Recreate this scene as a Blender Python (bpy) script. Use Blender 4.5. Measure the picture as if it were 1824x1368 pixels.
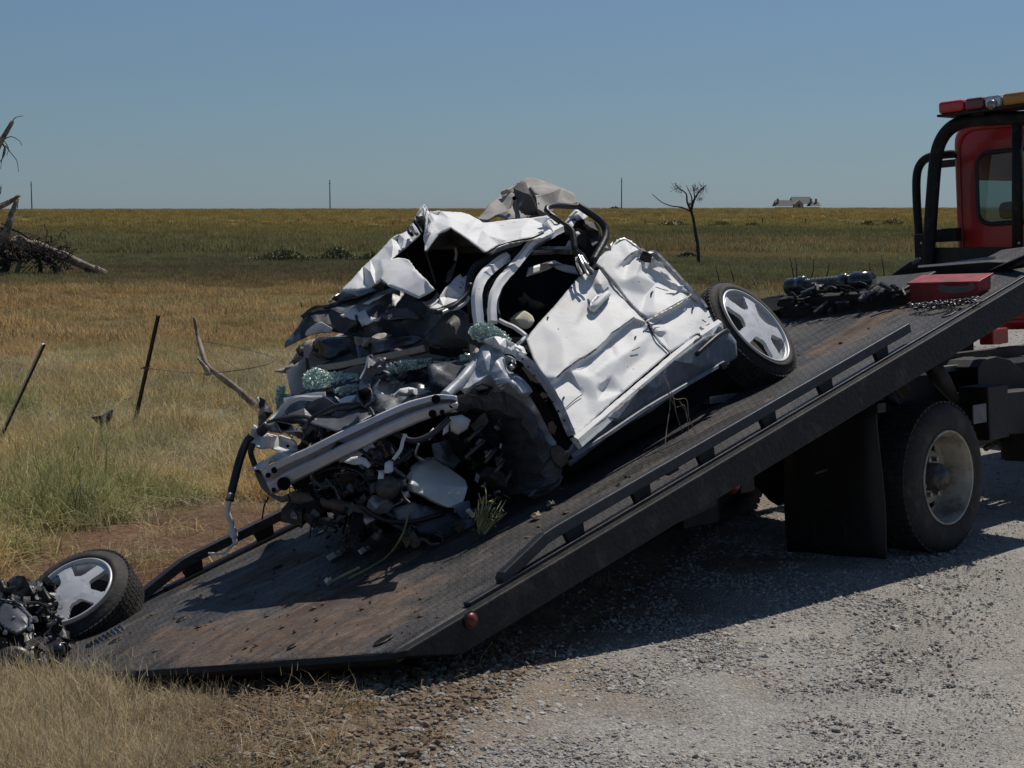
import bpy, bmesh, math, random
import numpy as np
from mathutils import Vector, Matrix, noise
from mathutils.geometry import delaunay_2d_cdt
for o in list(bpy.data.objects): bpy.data.objects.remove(o)
SC = bpy.context.scene; COL = SC.collection
rnd = random.Random(7)
PI = math.pi
# ---------------------------------------------------------------- camera
FPX = 3000.0; CAMH = 1.9; PITCH = math.atan(310/FPX)
cd = bpy.data.cameras.new('camera'); cam = bpy.data.objects.new('camera', cd); COL.objects.link(cam)
cd.sensor_width = 36; cd.lens = FPX/1824*36; cd.clip_end = 8000; cd.clip_start = .1
cam.location = (0,0,CAMH); cam.rotation_euler = (PI/2-PITCH, math.radians(0.08), 0)
SC.camera = cam
# ---------------------------------------------------------------- world, sun, exposure
SUN_EL = math.radians(60); SUN_AZ = math.radians(37)      # azimuth clockwise from +Y
w = bpy.data.worlds.new('World'); SC.world = w; w.use_nodes = True
nt = w.node_tree; nt.nodes.clear()
out = nt.nodes.new('ShaderNodeOutputWorld'); bg = nt.nodes.new('ShaderNodeBackground')
sky = nt.nodes.new('ShaderNodeTexSky'); sky.sky_type = 'NISHITA'; sky.sun_disc = False
sky.sun_elevation = SUN_EL; sky.sun_rotation = SUN_AZ
sky.air_density = 1.25; sky.dust_density = .25; sky.ozone_density = 3.2; sky.altitude = 400
hs = nt.nodes.new('ShaderNodeHueSaturation'); hs.inputs['Saturation'].default_value = .62
vm = nt.nodes.new('ShaderNodeVectorMath'); vm.operation='MULTIPLY'; vm.inputs[1].default_value=(.66,.92,1.25)
nt.links.new(sky.outputs[0], hs.inputs['Color']); nt.links.new(hs.outputs[0], vm.inputs[0]); nt.links.new(vm.outputs[0], bg.inputs[0])
bg.inputs[1].default_value = 0.056
nt.links.new(bg.outputs[0], out.inputs[0])
sd = bpy.data.lights.new('sun', 'SUN'); sun = bpy.data.objects.new('sun', sd); COL.objects.link(sun)
sd.energy = 4.9; sd.angle = math.radians(.53); sd.color = (1,.94,.85)
sv = Vector((math.sin(SUN_AZ)*math.cos(SUN_EL), math.cos(SUN_AZ)*math.cos(SUN_EL), math.sin(SUN_EL)))
sun.rotation_euler = sv.to_track_quat('Z','Y').to_euler(); sun.location = sv*50
vs = SC.view_settings; vs.view_transform = 'Standard'; vs.look = 'None'; vs.exposure = -0.38; vs.gamma = 1; vs.use_curve_mapping = False
SC.render.engine = 'CYCLES'
# ---------------------------------------------------------------- measuring frame of the place
V = Vector
CAM = V((0,0,CAMH)); cf = V((0,math.cos(PITCH),-math.sin(PITCH))); cu = V((0,math.sin(PITCH),math.cos(PITCH))); cx = V((1,0,0))
def ray(x,y): return cf + cx*((x-912)/FPX) + cu*(-(y-684)/FPX)
def hit(x,y,o,n):
    r = ray(x,y); return CAM + r*((o-CAM).dot(n)/r.dot(n))
T0 = V((2.34423,9.15572,0))                                  # contact of the outer rear tyre
FW = V((.700544,.713609,0)); LA = V((-.713609,.700544,0)); UP = V((0,0,1))
r4 = math.radians(4); LA4 = LA*math.cos(r4)-UP*math.sin(r4); UP4 = UP*math.cos(r4)+LA*math.sin(r4)
def TU(u,v,w): return T0+FW*u+LA4*v+UP4*w                     # truck: forward, to the far side, up
def PV(x,y,v): return hit(x,y,T0+LA4*v,LA4)
def PU(x,y,u): return hit(x,y,T0+FW*u,FW)
A0 = V((.01829,6.74358,.4146)); AD = V((.677856,.690497,.252439)); AL = V((-.682052,.718798,-.134666)); AN = V((-.274439,-.080892,.958195))
def BB(a,b,c=0): return A0+AD*a+AL*b+AN*c                     # tilted bed: along, across, off the deck
def PB(x,y,b): return hit(x,y,A0+AL*b,AL)
def PC(x,y,c=0): return hit(x,y,A0+AN*c,AN)
th = math.radians(41); DN = (-AL*math.cos(th)+AN*math.sin(th)).normalized(); DO = BB(1,.5,.2)
def PD(x,y,k=0): return hit(x,y,DO+DN*k*.7,DN)                   # crushed side of the car, leaning away
def bedc(P): q=P-A0; return q.dot(AD),q.dot(AL),q.dot(AN)
def PY(x,y,Y): return hit(x,y,V((0,Y,0)),V((0,1,0)))
# road frame
RD = V((math.sin(math.radians(19)),math.cos(math.radians(19)),0)); RL = V((-RD.y,RD.x,0)); RO = V((-.5611,5.5993,0))
def sm(x,a,b):
    t=min(1,max(0,(x-a)/(b-a))); return t*t*(3-2*t)
def sa(X,Y):
    dx=X-RO.x; dy=Y-RO.y; return dx*RL.x+dy*RL.y, dx*RD.x+dy*RD.y
def gz(X,Y):
    s,a = sa(X,Y); r = math.hypot(X,Y)
    z = -.16*sm(s,.0,1.9)
    z += .10*math.exp(-((s-.0)**2/.5+(a-.5)**2/2.0))
    if s>0: z += .03*noise.noise(V((X*.8,Y*.8,0)))*sm(s,0,1)
    if r>70:
        z += 2.06*sm(r,70,340)
        if r>340: z -= (r-340)*.004
    return z
def GP(x,y):
    r = ray(x,y); t=2.0
    while t<3000:
        p=CAM+r*t
        if p.z<=gz(p.x,p.y): break
        t*=1.01
    lo,hi=t/1.01,t
    for _ in range(20):
        m=(lo+hi)/2; p=CAM+r*m
        if p.z<=gz(p.x,p.y): hi=m
        else: lo=m
    return CAM+r*hi
# ---------------------------------------------------------------- materials
def mat(name, col, rough=.6, metal=0, nscale=0, namt=.0, bump=0, bscale=40, spec=.5, coat=0, col2=None, cscale=3, crange=(.45,.6), trans=0, alpha=1, coords='Object', detail=6):
    m = bpy.data.materials.new(name); m.use_nodes=True; t=m.node_tree; N=t.nodes; L=t.links
    p = N['Principled BSDF']; p.inputs['Base Color'].default_value=(*col,1); p.inputs['Roughness'].default_value=rough
    p.inputs['Metallic'].default_value=metal; p.inputs['Specular IOR Level'].default_value=spec
    if coat: p.inputs['Coat Weight'].default_value=coat; p.inputs['Coat Roughness'].default_value=.08
    if trans: p.inputs['Transmission Weight'].default_value=trans
    if alpha<1: p.inputs['Alpha'].default_value=alpha
    tc = N.new('ShaderNodeTexCoord')
    cur = None
    if col2 is not None:
        n=N.new('ShaderNodeTexNoise'); n.inputs['Scale'].default_value=cscale; n.inputs['Detail'].default_value=detail; n.inputs['Roughness'].default_value=.65
        L.new(tc.outputs[coords], n.inputs['Vector'])
        r=N.new('ShaderNodeMapRange'); r.inputs[1].default_value=crange[0]; r.inputs[2].default_value=crange[1]; L.new(n.outputs[0], r.inputs[0])
        mx=N.new('ShaderNodeMix'); mx.data_type='RGBA'; mx.inputs[6].default_value=(*col,1); mx.inputs[7].default_value=(*col2,1)
        L.new(r.outputs[0], mx.inputs[0]); cur=mx.outputs[2]
    if namt:
        n=N.new('ShaderNodeTexNoise'); n.inputs['Scale'].default_value=nscale; n.inputs['Detail'].default_value=8
        L.new(tc.outputs[coords], n.inputs['Vector'])
        r=N.new('ShaderNodeMapRange'); r.inputs[1].default_value=.3; r.inputs[2].default_value=.7; r.inputs[3].default_value=1-namt; r.inputs[4].default_value=1+namt
        L.new(n.outputs[0], r.inputs[0])
        mx=N.new('ShaderNodeMix'); mx.data_type='RGBA'; mx.blend_type='MULTIPLY'; mx.inputs[0].default_value=1
        if cur: L.new(cur, mx.inputs[6])
        else: mx.inputs[6].default_value=(*col,1)
        L.new(r.outputs[0], mx.inputs[7]); cur=mx.outputs[2]
    if cur: L.new(cur, p.inputs['Base Color'])
    if bump:
        n=N.new('ShaderNodeTexNoise'); n.inputs['Scale'].default_value=bscale; n.inputs['Detail'].default_value=5
        L.new(tc.outputs[coords], n.inputs['Vector'])
        b=N.new('ShaderNodeBump'); b.inputs['Strength'].default_value=bump; b.inputs['Distance'].default_value=.01
        L.new(n.outputs[0], b.inputs['Height']); L.new(b.outputs[0], p.inputs['Normal'])
    return m
M = {}
M['white'] = mat('white_car_paint',(.73,.735,.74),.6,0,14,.05,.08,9,col2=(.60,.575,.53),cscale=7,crange=(.52,.78),spec=.35)
def scuff(m,sc=55,thr=.10,dark=(.12,.11,.10)):
    t=m.node_tree; N=t.nodes; L=t.links; p=N['Principled BSDF']; src=p.inputs['Base Color'].links[0].from_socket; tc=N.new('ShaderNodeTexCoord')
    n=N.new('ShaderNodeTexNoise'); n.inputs['Scale'].default_value=sc; n.inputs['Detail'].default_value=3; L.new(tc.outputs['Object'],n.inputs['Vector'])
    n2=N.new('ShaderNodeTexNoise'); n2.inputs['Scale'].default_value=4; n2.inputs['Detail'].default_value=4; L.new(tc.outputs['Object'],n2.inputs['Vector'])
    a=N.new('ShaderNodeMath'); a.operation='MULTIPLY'; L.new(n.outputs[0],a.inputs[0]); L.new(n2.outputs[0],a.inputs[1])
    r=N.new('ShaderNodeMapRange'); r.inputs[1].default_value=.405; r.inputs[2].default_value=.43; L.new(a.outputs[0],r.inputs[0])
    mp_=N.new('ShaderNodeMapping'); mp_.inputs['Rotation'].default_value=(.4,.5,.9); mp_.inputs['Scale'].default_value=(2,90,20); L.new(tc.outputs['Object'],mp_.inputs[0])
    n3=N.new('ShaderNodeTexNoise'); n3.inputs['Scale'].default_value=2.2; n3.inputs['Detail'].default_value=5; L.new(mp_.outputs[0],n3.inputs['Vector'])
    r3=N.new('ShaderNodeMapRange'); r3.inputs[1].default_value=.66; r3.inputs[2].default_value=.72; r3.inputs[4].default_value=.7; L.new(n3.outputs[0],r3.inputs[0])
    mx=N.new('ShaderNodeMath'); mx.operation='MAXIMUM'; L.new(r.outputs[0],mx.inputs[0]); L.new(r3.outputs[0],mx.inputs[1])
    c=N.new('ShaderNodeMix'); c.data_type='RGBA'; L.new(mx.outputs[0],c.inputs[0]); L.new(src,c.inputs[6]); c.inputs[7].default_value=(*dark,1); L.new(c.outputs[2],p.inputs['Base Color'])
scuff(M['white'],dark=(.24,.225,.20))
M['bodyin'] = mat('grey_body_primer',(.30,.33,.38),.45,.0,20,.15,.3,18,col2=(.62,.65,.68),cscale=9,crange=(.5,.62))
M['under'] = mat('undercoated_sill',(.16,.19,.23),.55,0,25,.2,.3,20,col2=(.07,.06,.05),cscale=6,crange=(.52,.7))
M['black'] = mat('black_rubber_trim',(.012,.012,.013),.45,0,20,.2,.2,30)
M['blackgloss'] = mat('black_gloss_plastic',(.018,.02,.024),.22,0,20,.2,.2,12,coat=.5,col2=(.06,.065,.07),cscale=5,crange=(.5,.7))
M['hoodin'] = mat('dark_slate_hood_underside',(.035,.042,.052),.4,0,20,.3,.3,12,col2=(.16,.18,.2),cscale=4,crange=(.52,.6))
M['void'] = mat('near_black_shade',(.008,.008,.009),.9,0,20,.2,.2,30,spec=.1)  # near-black: shade of the cabin, holes and gaps put into the colour
M['dash'] = mat('charcoal_dashboard_plastic',(.055,.052,.052),.6,0,30,.12,.4,120)
M['headliner'] = mat('beige_grey_headliner',(.36,.34,.32),.9,0,9,.12,.5,14,col2=(.24,.225,.21),cscale=3)
M['dkliner'] = mat('dark_grey_headliner',(.10,.095,.09),.9,0,9,.2,.4,14)
M['beige'] = mat('beige_trim_plastic',(.30,.26,.23),.6,0,12,.15,.3,20)
M['cream'] = mat('cream_foam',(.62,.57,.42),.8,0,12,.15,.5,20)
M['alu'] = mat('aluminium_bumper_beam',(.60,.60,.64),.4,.1,18,.10,.12,10)
M['metal'] = mat('torn_bare_metal',(.40,.40,.40),.38,.6,30,.35,.4,25)
M['dkmetal'] = mat('oily_dark_metal',(.06,.058,.056),.40,.2,30,.5,.5,25,col2=(.15,.12,.09),cscale=12,crange=(.55,.7))
M['rust'] = mat('rusty_brown_pipe',(.10,.075,.06),.7,.1,30,.3,.4,25)
M['bottle'] = mat('milky_white_plastic',(.62,.62,.60),.45,0,12,.08,.15,10)
M['tyre'] = mat('dusty_tyre_rubber',(.022,.021,.020),.8,0,25,.3,.3,60,col2=(.07,.058,.045),cscale=9,crange=(.5,.75))
M['rim'] = mat('silver_alloy',(.60,.61,.63),.38,.25,15,.06,.05,20,col2=(.34,.32,.29),cscale=14,crange=(.58,.8))
M['rimdark'] = mat('dark_brake_metal',(.05,.045,.042),.6,.3,15,.3,.3,20)  # dark metal of brake disc and centre cap
M['truckblack'] = mat('black_truck_paint',(.008,.0085,.010),.6,0,12,.3,.3,40,col2=(.04,.035,.03),cscale=7,crange=(.52,.72),spec=.3)
M['railblue'] = mat('worn_black_rail_paint',(.010,.012,.018),.5,0,16,.3,.2,30,col2=(.05,.048,.045),cscale=10,crange=(.55,.8))
M['frame'] = mat('chassis_black',(.006,.006,.006),.6,0,12,.3,.3,30,col2=(.022,.02,.018),cscale=6,crange=(.5,.75))
M['red'] = mat('red_truck_paint',(.60,.014,.020),.35,0,8,.08,.05,5,coat=.35,col2=(.30,.02,.02),cscale=2)
M['redbox'] = mat('faded_red_toolbox_paint',(.36,.035,.045),.5,0,14,.15,.2,20,col2=(.20,.03,.03),cscale=5)
M['redlens'] = mat('red_lens',(.62,.02,.025),.25,0,30,.1,.1,60,coat=.6)
M['dkredlens'] = mat('dark_red_lens',(.17,.015,.018),.25,0,30,.1,.1,60,coat=.6)
M['amber'] = mat('amber_lens',(.50,.20,.012),.25,0,30,.1,.1,60,coat=.6)
M['clear'] = mat('clear_lens',(.62,.62,.60),.15,.4,40,.3,.3,60,coat=.6)
M['wheelcream'] = mat('weathered_steel_wheel',(.42,.385,.31),.42,.15,12,.2,.15,20,col2=(.13,.12,.11),cscale=6)
M['steel'] = mat('scratched_steel',(.32,.32,.31),.35,.8,40,.25,.2,40)
M['gunmetal'] = mat('grey_cast_housing',(.10,.105,.12),.42,.2,20,.2,.3,30)
M['glass'] = mat('window_glass',(.42,.50,.48),.02,0,0,0,trans=1)
M['shard'] = mat('green_crumbled_glass',(.40,.56,.49),.2,0,60,.4,.5,90,coat=.6,col2=(.72,.80,.77),cscale=80,crange=(.5,.6))
M['wood'] = mat('weathered_dead_wood',(.17,.135,.105),.85,0,10,.35,.8,16,col2=(.34,.28,.22),cscale=4)
M['barkdark'] = mat('dark_bark',(.045,.036,.03),.9,0,5,.3,.6,16)
M['palewood'] = mat('pale_sunlit_splinter_wood',(.55,.45,.33),.8,0,20,.2,.6,25)
M['post'] = mat('dark_green_steel_post',(.020,.024,.022),.5,.2,20,.3,.2,30)
M['postgrey'] = mat('sunlit_grey_post_edge',(.42,.42,.40),.5,.2,20,.3,.2,30)  # pale grey carries the sunlit right side of the leftmost post
M['pole'] = mat('far_utility_pole',(.06,.055,.05),.9,0,.5,.2,.0)
M['farwall'] = mat('far_house_wall',(.23,.19,.16),.9,0,.5,.15)
M['farroof'] = mat('far_house_roof',(.10,.098,.105),.9,0,.5,.15)
M['stem'] = mat('fresh_green_stem',(.19,.21,.07),.6,0,20,.3)
M['straw'] = mat('dry_straw',(.36,.29,.17),.8,0,20,.3)
M['mud'] = mat('dried_red_mud',(.13,.085,.058),.95,0,20,.3,.6,40)
M['flap'] = mat('mudflap_rubber',(.008,.008,.008),.7,0,10,.3,.3,20)
M['placard'] = mat('faded_placard',(.13,.14,.15),.5,0,20,.3)
M['wire'] = mat('fence_wire',(.10,.09,.08),.5,.5)
# ---------------------------------------------------------------- object helpers
def tag(o,label=None,cat=None,group=None,kind=None):
    if label: o['label']=label
    if cat: o['category']=cat
    if group: o['group']=group
    if kind: o['kind']=kind
    return o
def thing(name,loc,label,cat,group=None):
    o=bpy.data.objects.new(name,None); COL.objects.link(o); o.location=loc; o.empty_display_size=.1
    return tag(o,label,cat,group)
def mobj(name,verts,faces,m,parent=None,smooth=False,bevel=0,solid=0,uv=None,origin=None):
    o_ = V((0,0,0)); q=parent
    while q is not None: o_ = o_+q.location; q=q.parent
    if origin is not None: base=V(origin)
    elif parent is None and len(verts):
        base=V((sum(v[0] for v in verts)/len(verts),sum(v[1] for v in verts)/len(verts),min(v[2] for v in verts)))
    else: base=o_
    me=bpy.data.meshes.new(name)
    me.from_pydata([(v[0]-base.x,v[1]-base.y,v[2]-base.z) for v in verts],[],faces)
    me.materials.append(m)
    if uv:
        ul=me.uv_layers.new(name='UVMap')
        for li,l in enumerate(me.loops): ul.data[li].uv=uv[l.vertex_index]
    if smooth: me.polygons.foreach_set('use_smooth',[True]*len(me.polygons))
    me.validate(); me.update()
    o=bpy.data.objects.new(name,me); COL.objects.link(o)
    if parent is not None: o.parent=parent; o.location=base-o_
    else: o.location=base
    if bevel:
        b=o.modifiers.new('bevel','BEVEL'); b.width=bevel; b.segments=2; b.limit_method='ANGLE'; b.angle_limit=.6
    if solid:
        s=o.modifiers.new('solid','SOLIDIFY'); s.thickness=solid; s.offset=-1
    return o
class MB:
    def __init__(s): s.v=[]; s.f=[]
    def add(s,v,f):
        n=len(s.v); s.v+=[tuple(p) for p in v]; s.f+=[[i+n for i in q] for q in f]; return s
    def hexa(s,p): return s.add(p,[(0,3,2,1),(4,5,6,7),(0,1,5,4),(1,2,6,5),(2,3,7,6),(3,0,4,7)])
    def box(s,F,a0,a1,b0,b1,c0,c1):
        return s.hexa([F(a0,b0,c0),F(a1,b0,c0),F(a1,b1,c0),F(a0,b1,c0),F(a0,b0,c1),F(a1,b0,c1),F(a1,b1,c1),F(a0,b1,c1)])
    def obox(s,c,X,Y,Z):
        return s.hexa([c-X-Y-Z,c+X-Y-Z,c+X+Y-Z,c-X+Y-Z,c-X-Y+Z,c+X-Y+Z,c+X+Y+Z,c-X+Y+Z])
    def tube(s,pts,r,n=8,cap=True,jit=0):
        pts=[V(p) for p in pts]; k=len(pts)
        rs=r if isinstance(r,(list,tuple)) else [r]*k
        t0=(pts[1]-pts[0]).normalized(); ref=V((0,0,1)) if abs(t0.z)<.9 else V((1,0,0))
        nx=t0.cross(ref).normalized(); V_=[]; F_=[]
        for i,p in enumerate(pts):
            t=(pts[min(i+1,k-1)]-pts[max(i-1,0)])
            t = t.normalized() if t.length>1e-9 else t0
            nx=(nx-t*nx.dot(t)).normalized(); ny=t.cross(nx)
            for j in range(n):
                a=2*PI*j/n; rr=rs[i]*(1+(rnd.uniform(-jit,jit) if jit else 0))
                V_.append(p+nx*math.cos(a)*rr+ny*math.sin(a)*rr)
        for i in range(k-1):
            for j in range(n):
                a=i*n+j; b=i*n+(j+1)%n; F_.append((a,b,b+n,a+n))
        if cap: F_.append(tuple(range(n-1,-1,-1))); F_.append(tuple((k-1)*n+j for j in range(n)))
        return s.add(V_,F_)
    def lathe(s,c,ax,prof,n=32,close=False):
        ax=ax.normalized(); ref=V((0,0,1)) if abs(ax.z)<.9 else V((1,0,0)); x=ax.cross(ref).normalized(); y=ax.cross(x)
        V_=[];F_=[]; k=len(prof)
        for (h,r) in prof:
            for j in range(n):
                a=2*PI*j/n; V_.append(c+ax*h+x*(math.cos(a)*r)+y*(math.sin(a)*r))
        m=k if close else k-1
        for i in range(m):
            for j in range(n):
                a=i*n+j; b=i*n+(j+1)%n; i2=(i+1)%k; F_.append((a,b,i2*n+(j+1)%n,i2*n+j))
        return s.add(V_,F_)
    def prism(s,poly,ext):
        n=len(poly); P=[V(p) for p in poly]; Q=[p+ext for p in P]
        return s.add(P+Q,[tuple(range(n-1,-1,-1)),tuple(range(n,2*n))]+[(i,(i+1)%n,(i+1)%n+n,i+n) for i in range(n)])
    def build(s,name,m,parent=None,**k): return mobj(name,s.v,s.f,m,parent,**k)
def spl(pts,k=5):
    """Catmull-Rom through points"""
    P=[V(p) for p in pts]; P=[P[0]*2-P[1]]+P+[P[-1]*2-P[-2]]; o=[]
    for i in range(1,len(P)-2):
        for j in range(k):
            t=j/k; a,b,c,d=P[i-1:i+3]
            o.append(.5*((2*b)+(c-a)*t+(2*a-5*b+4*c-d)*t*t+(3*b-a-3*c+d)*t**3))
    o.append(P[-2]); return o
KD={}
def kdepth(name,x,y):
    for (a,b,c) in KD[name]:
        d=(b[1]-c[1])*(a[0]-c[0])+(c[0]-b[0])*(a[1]-c[1])
        if abs(d)<1e-9: continue
        u=((b[1]-c[1])*(x-c[0])+(c[0]-b[0])*(y-c[1]))/d; v=((c[1]-a[1])*(x-c[0])+(a[0]-c[0])*(y-c[1]))/d
        if u>-.02 and v>-.02 and u+v<1.02: return u*a[2]+v*b[2]+(1-u-v)*c[2]
    q=min((p for t in KD[name] for p in t),key=lambda p:(p[0]-x)**2+(p[1]-y)**2); return q[2]
def crump(name,outline,m,parent,fn=PB,inner=(),amp=.008,fine=1.0,thick=.004,cuts=3,smooth=0,seed=0,jag=0.0,label=None,autos=True):
    """a crumpled panel: traced facets at their own depth, then dented and given thickness"""
    pts=list(outline)+list(inner); n=len(outline)
    v2=[V((p[0],p[1])) for p in pts]
    vo,eo,fo,ov,oe,of=delaunay_2d_cdt(v2,[],[list(range(n))],1,1e-4)
    P=[];KS=[]
    for i,v in enumerate(vo):
        src=ov[i]; k=sum(pts[j][2] for j in src)/len(src) if src else min(pts,key=lambda q:(q[0]-v.x)**2+(q[1]-v.y)**2)[2]
        P.append(fn(v.x,v.y,k)); KS.append((v.x,v.y,k))
    KD[name]=[tuple(KS[i] for i in f) for f in fo if len(f)==3]
    bm=bmesh.new(); bv=[bm.verts.new(p) for p in P]
    for f in fo:
        try: bm.faces.new([bv[i] for i in f])
        except ValueError: pass
    bmesh.ops.subdivide_edges(bm,edges=bm.edges[:],cuts=cuts,use_grid_fill=True)
    L=[e.calc_length() for e in bm.edges]
    big=[e for e in bm.edges if e.calc_length()>.028]
    if big: bmesh.ops.subdivide_edges(bm,edges=big,cuts=1,use_grid_fill=True)
    bmesh.ops.triangulate(bm,faces=bm.faces[:])
    inn=[v for v in bm.verts if not v.is_boundary]
    for _ in range(smooth): bmesh.ops.smooth_vert(bm,verts=inn,factor=.5,use_axis_x=True,use_axis_y=True,use_axis_z=True)
    bm.normal_update(); sd_=V((seed*3.1,seed*1.7,seed*.9))
    for v in bm.verts:
        q=v.co+sd_
        d1=noise.noise(q*6*fine); d2=abs(noise.noise(q*11*fine)); d3=noise.noise(q*38)
        dv=(d1*1.0+(.35-d2)*1.1)*amp+d3*amp*.12
        v.co+=v.normal*dv
        if v.is_boundary and jag: v.co+=V((noise.noise(q*60),noise.noise(q*60+V((9,0,0))),noise.noise(q*60+V((0,9,0)))))*jag
    me=bpy.data.meshes.new(name); 
    bm.normal_update()
    # face the camera
    tot=V((0,0,0)); c=V((0,0,0))
    for f in bm.faces: tot+=f.normal*f.calc_area(); c+=f.calc_center_median()
    c/=max(1,len(bm.faces))
    if tot.dot(CAM-c)<0: bmesh.ops.reverse_faces(bm,faces=bm.faces[:])
    vv=[v.co.copy() for v in bm.verts]; bm.verts.index_update(); ff=[[v.index for v in f.verts] for f in bm.faces]; bm.free()
    bpy.data.meshes.remove(me)
    o=mobj(name,vv,ff,m,parent,smooth=True,solid=thick)
    if autos:
        me=o.data; 
        try: me.set_sharp_from_angle(angle=math.radians(32))
        except Exception: pass
    if label: o['label']=label
    return o
def ptube(name,pts,r,m,parent,fn=PB,k=5,n=8,**kw):
    P=spl([fn(*p) for p in pts],k); o=MB().tube(P,r,n).build(name,m,parent,smooth=True,**kw); return o
def strip(name,pts,w,m,parent,fn=PB,k=5,depth=.02,nrm=None,**kw):
    """a pressed-metal strip following traced points, w wide in the facing plane, with returned edges"""
    P=spl([fn(*p) for p in pts],k); B=MB(); vs_=[]; 
    for i,p in enumerate(P):
        t=(P[min(i+1,len(P)-1)]-P[max(i-1,0)]).normalized(); d=(CAM-p).normalized()
        if nrm is not None: d=nrm
        s=t.cross(d).normalized(); nn=s.cross(t).normalized()
        ww=w*(1+.12*noise.noise(p*25))
        vs_+= [p-s*ww*.5-nn*depth, p-s*ww*.5, p-s*ww*.15+nn*depth*.35, p+s*ww*.25+nn*depth*.1, p+s*ww*.5, p+s*ww*.5-nn*depth]
    f=[]
    for i in range(len(P)-1):
        for j in range(6):
            a=i*6+j; b=i*6+(j+1)%6; f.append((a,b,b+6,a+6))
    f.append((0,1,2,3,4,5)); q=(len(P)-1)*6; f.append((q+5,q+4,q+3,q+2,q+1,q))
    B.add(vs_,f); return B.build(name,m,parent,smooth=False,**kw)
# ================================================================ SETTING
def lerp3(a,b,t): return tuple(a[i]*(1-t)+b[i]*t for i in range(3))
def fbm(x,y,s,o=0): return noise.fractal(V((x*s+o,y*s+o*1.3,o)),1.0,2.0,4)
def fieldcol(X,Y):
    """colour of the plants growing at a spot, in bands across the field"""
    wob=fbm(X,Y,.05,3)*6; Yw=Y+wob*(Y/40.0 if Y>20 else .5)
    stops=[(5,(.15,.11,.062)),(9,(.16,.12,.062)),(13,(.17,.135,.068)),(17,(.155,.13,.062)),(22,(.165,.122,.062)),(34,(.165,.12,.060)),(44,(.135,.10,.048)),(50,(.092,.072,.038)),(62,(.070,.064,.036)),(74,(.098,.092,.044)),(100,(.105,.094,.044)),(135,(.125,.104,.042)),(165,(.15,.115,.042)),(340,(.165,.125,.048)),(900,(.17,.14,.04))]
    if X>.06*Y and Y>30:     # right of the wreck the bands sit differently
        stops=[(30,(.12,.10,.048)),(44,(.09,.073,.038)),(52,(.070,.070,.034)),(66,(.085,.082,.042)),(76,(.13,.10,.052)),(98,(.12,.10,.050)),(118,(.075,.077,.036)),(150,(.12,.105,.042)),(180,(.15,.115,.042)),(340,(.165,.125,.048)),(900,(.17,.14,.04))]
    c=stops[0][1]
    for (a,ca),(b,cb) in zip(stops,stops[1:]):
        if a<=Yw<b: c=lerp3(ca,cb,(Yw-a)/(b-a)); break
        if Yw>=b: c=cb
    g=fbm(X,Y,.45,11)-.03 if Y<30 else fbm(X,Y,.10,11)
    near=1 if Y<24 else .4
    if g>.06: c=lerp3(c,(.105,.118,.052),min(1,(g-.06)*4.5)*near*.75)
    g2=fbm(X,Y,.9,21)
    if g2>.1 and Y<24: c=lerp3(c,(.24,.195,.11),min(1,(g2-.1)*4)*.7)
    return c
def soilmask(X,Y):
    """bare reddish soil beside the bed"""
    s,a=sa(X,Y)
    m=math.exp(-((X+1.95)**2/1.3+(Y-10.0)**2/4.5))*1.35
    m=max(m,math.exp(-((s-1.0)**2/.5+(a+.2)**2/2.2))*.8)
    return m+fbm(X,Y,1.6,5)*.35
mg=bpy.data.materials.new('field_soil'); mg.use_nodes=True; t=mg.node_tree; N=t.nodes; L=t.links; p=N['Principled BSDF']
p.inputs['Roughness'].default_value=.95; p.inputs['Specular IOR Level'].default_value=.1
at=N.new('ShaderNodeAttribute'); at.attribute_name='col'
tc=N.new('ShaderNodeTexCoord')
def mulnoise(N,L,tc,cur,scale,lo,hi,det=8):
    n=N.new('ShaderNodeTexNoise'); n.inputs['Scale'].default_value=scale; n.inputs['Detail'].default_value=det; L.new(tc.outputs['Object'],n.inputs['Vector'])
    r=N.new('ShaderNodeMapRange'); r.inputs[1].default_value=.3; r.inputs[2].default_value=.7; r.inputs[3].default_value=lo; r.inputs[4].default_value=hi; L.new(n.outputs[0],r.inputs[0])
    m=N.new('ShaderNodeMix'); m.data_type='RGBA'; m.blend_type='MULTIPLY'; m.inputs[0].default_value=1; L.new(cur,m.inputs[6]); L.new(r.outputs[0],m.inputs[7]); return m.outputs[2]
c=mulnoise(N,L,tc,at.outputs['Color'],1.3,.75,1.25); c=mulnoise(N,L,tc,c,22,.65,1.3); L.new(c,p.inputs['Base Color'])
n=N.new('ShaderNodeTexNoise'); n.inputs['Scale'].default_value=30; n.inputs['Detail'].default_value=8; L.new(tc.outputs['Object'],n.inputs['Vector'])
b=N.new('ShaderNodeBump'); b.inputs['Strength'].default_value=.9; b.inputs['Distance'].default_value=.04; L.new(n.outputs[0],b.inputs['Height']); L.new(b.outputs[0],p.inputs['Normal'])
angs=[]; a=-180.0
while a<180-1e-6:
    angs.append(a); a+= .3 if -21<=a<21 else 3.0
rads=[.5]; 
while rads[-1]<5500: rads.append(rads[-1]*(1.026 if 4<rads[-1]<60 else 1.06))
vv=[];cc=[]
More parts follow.
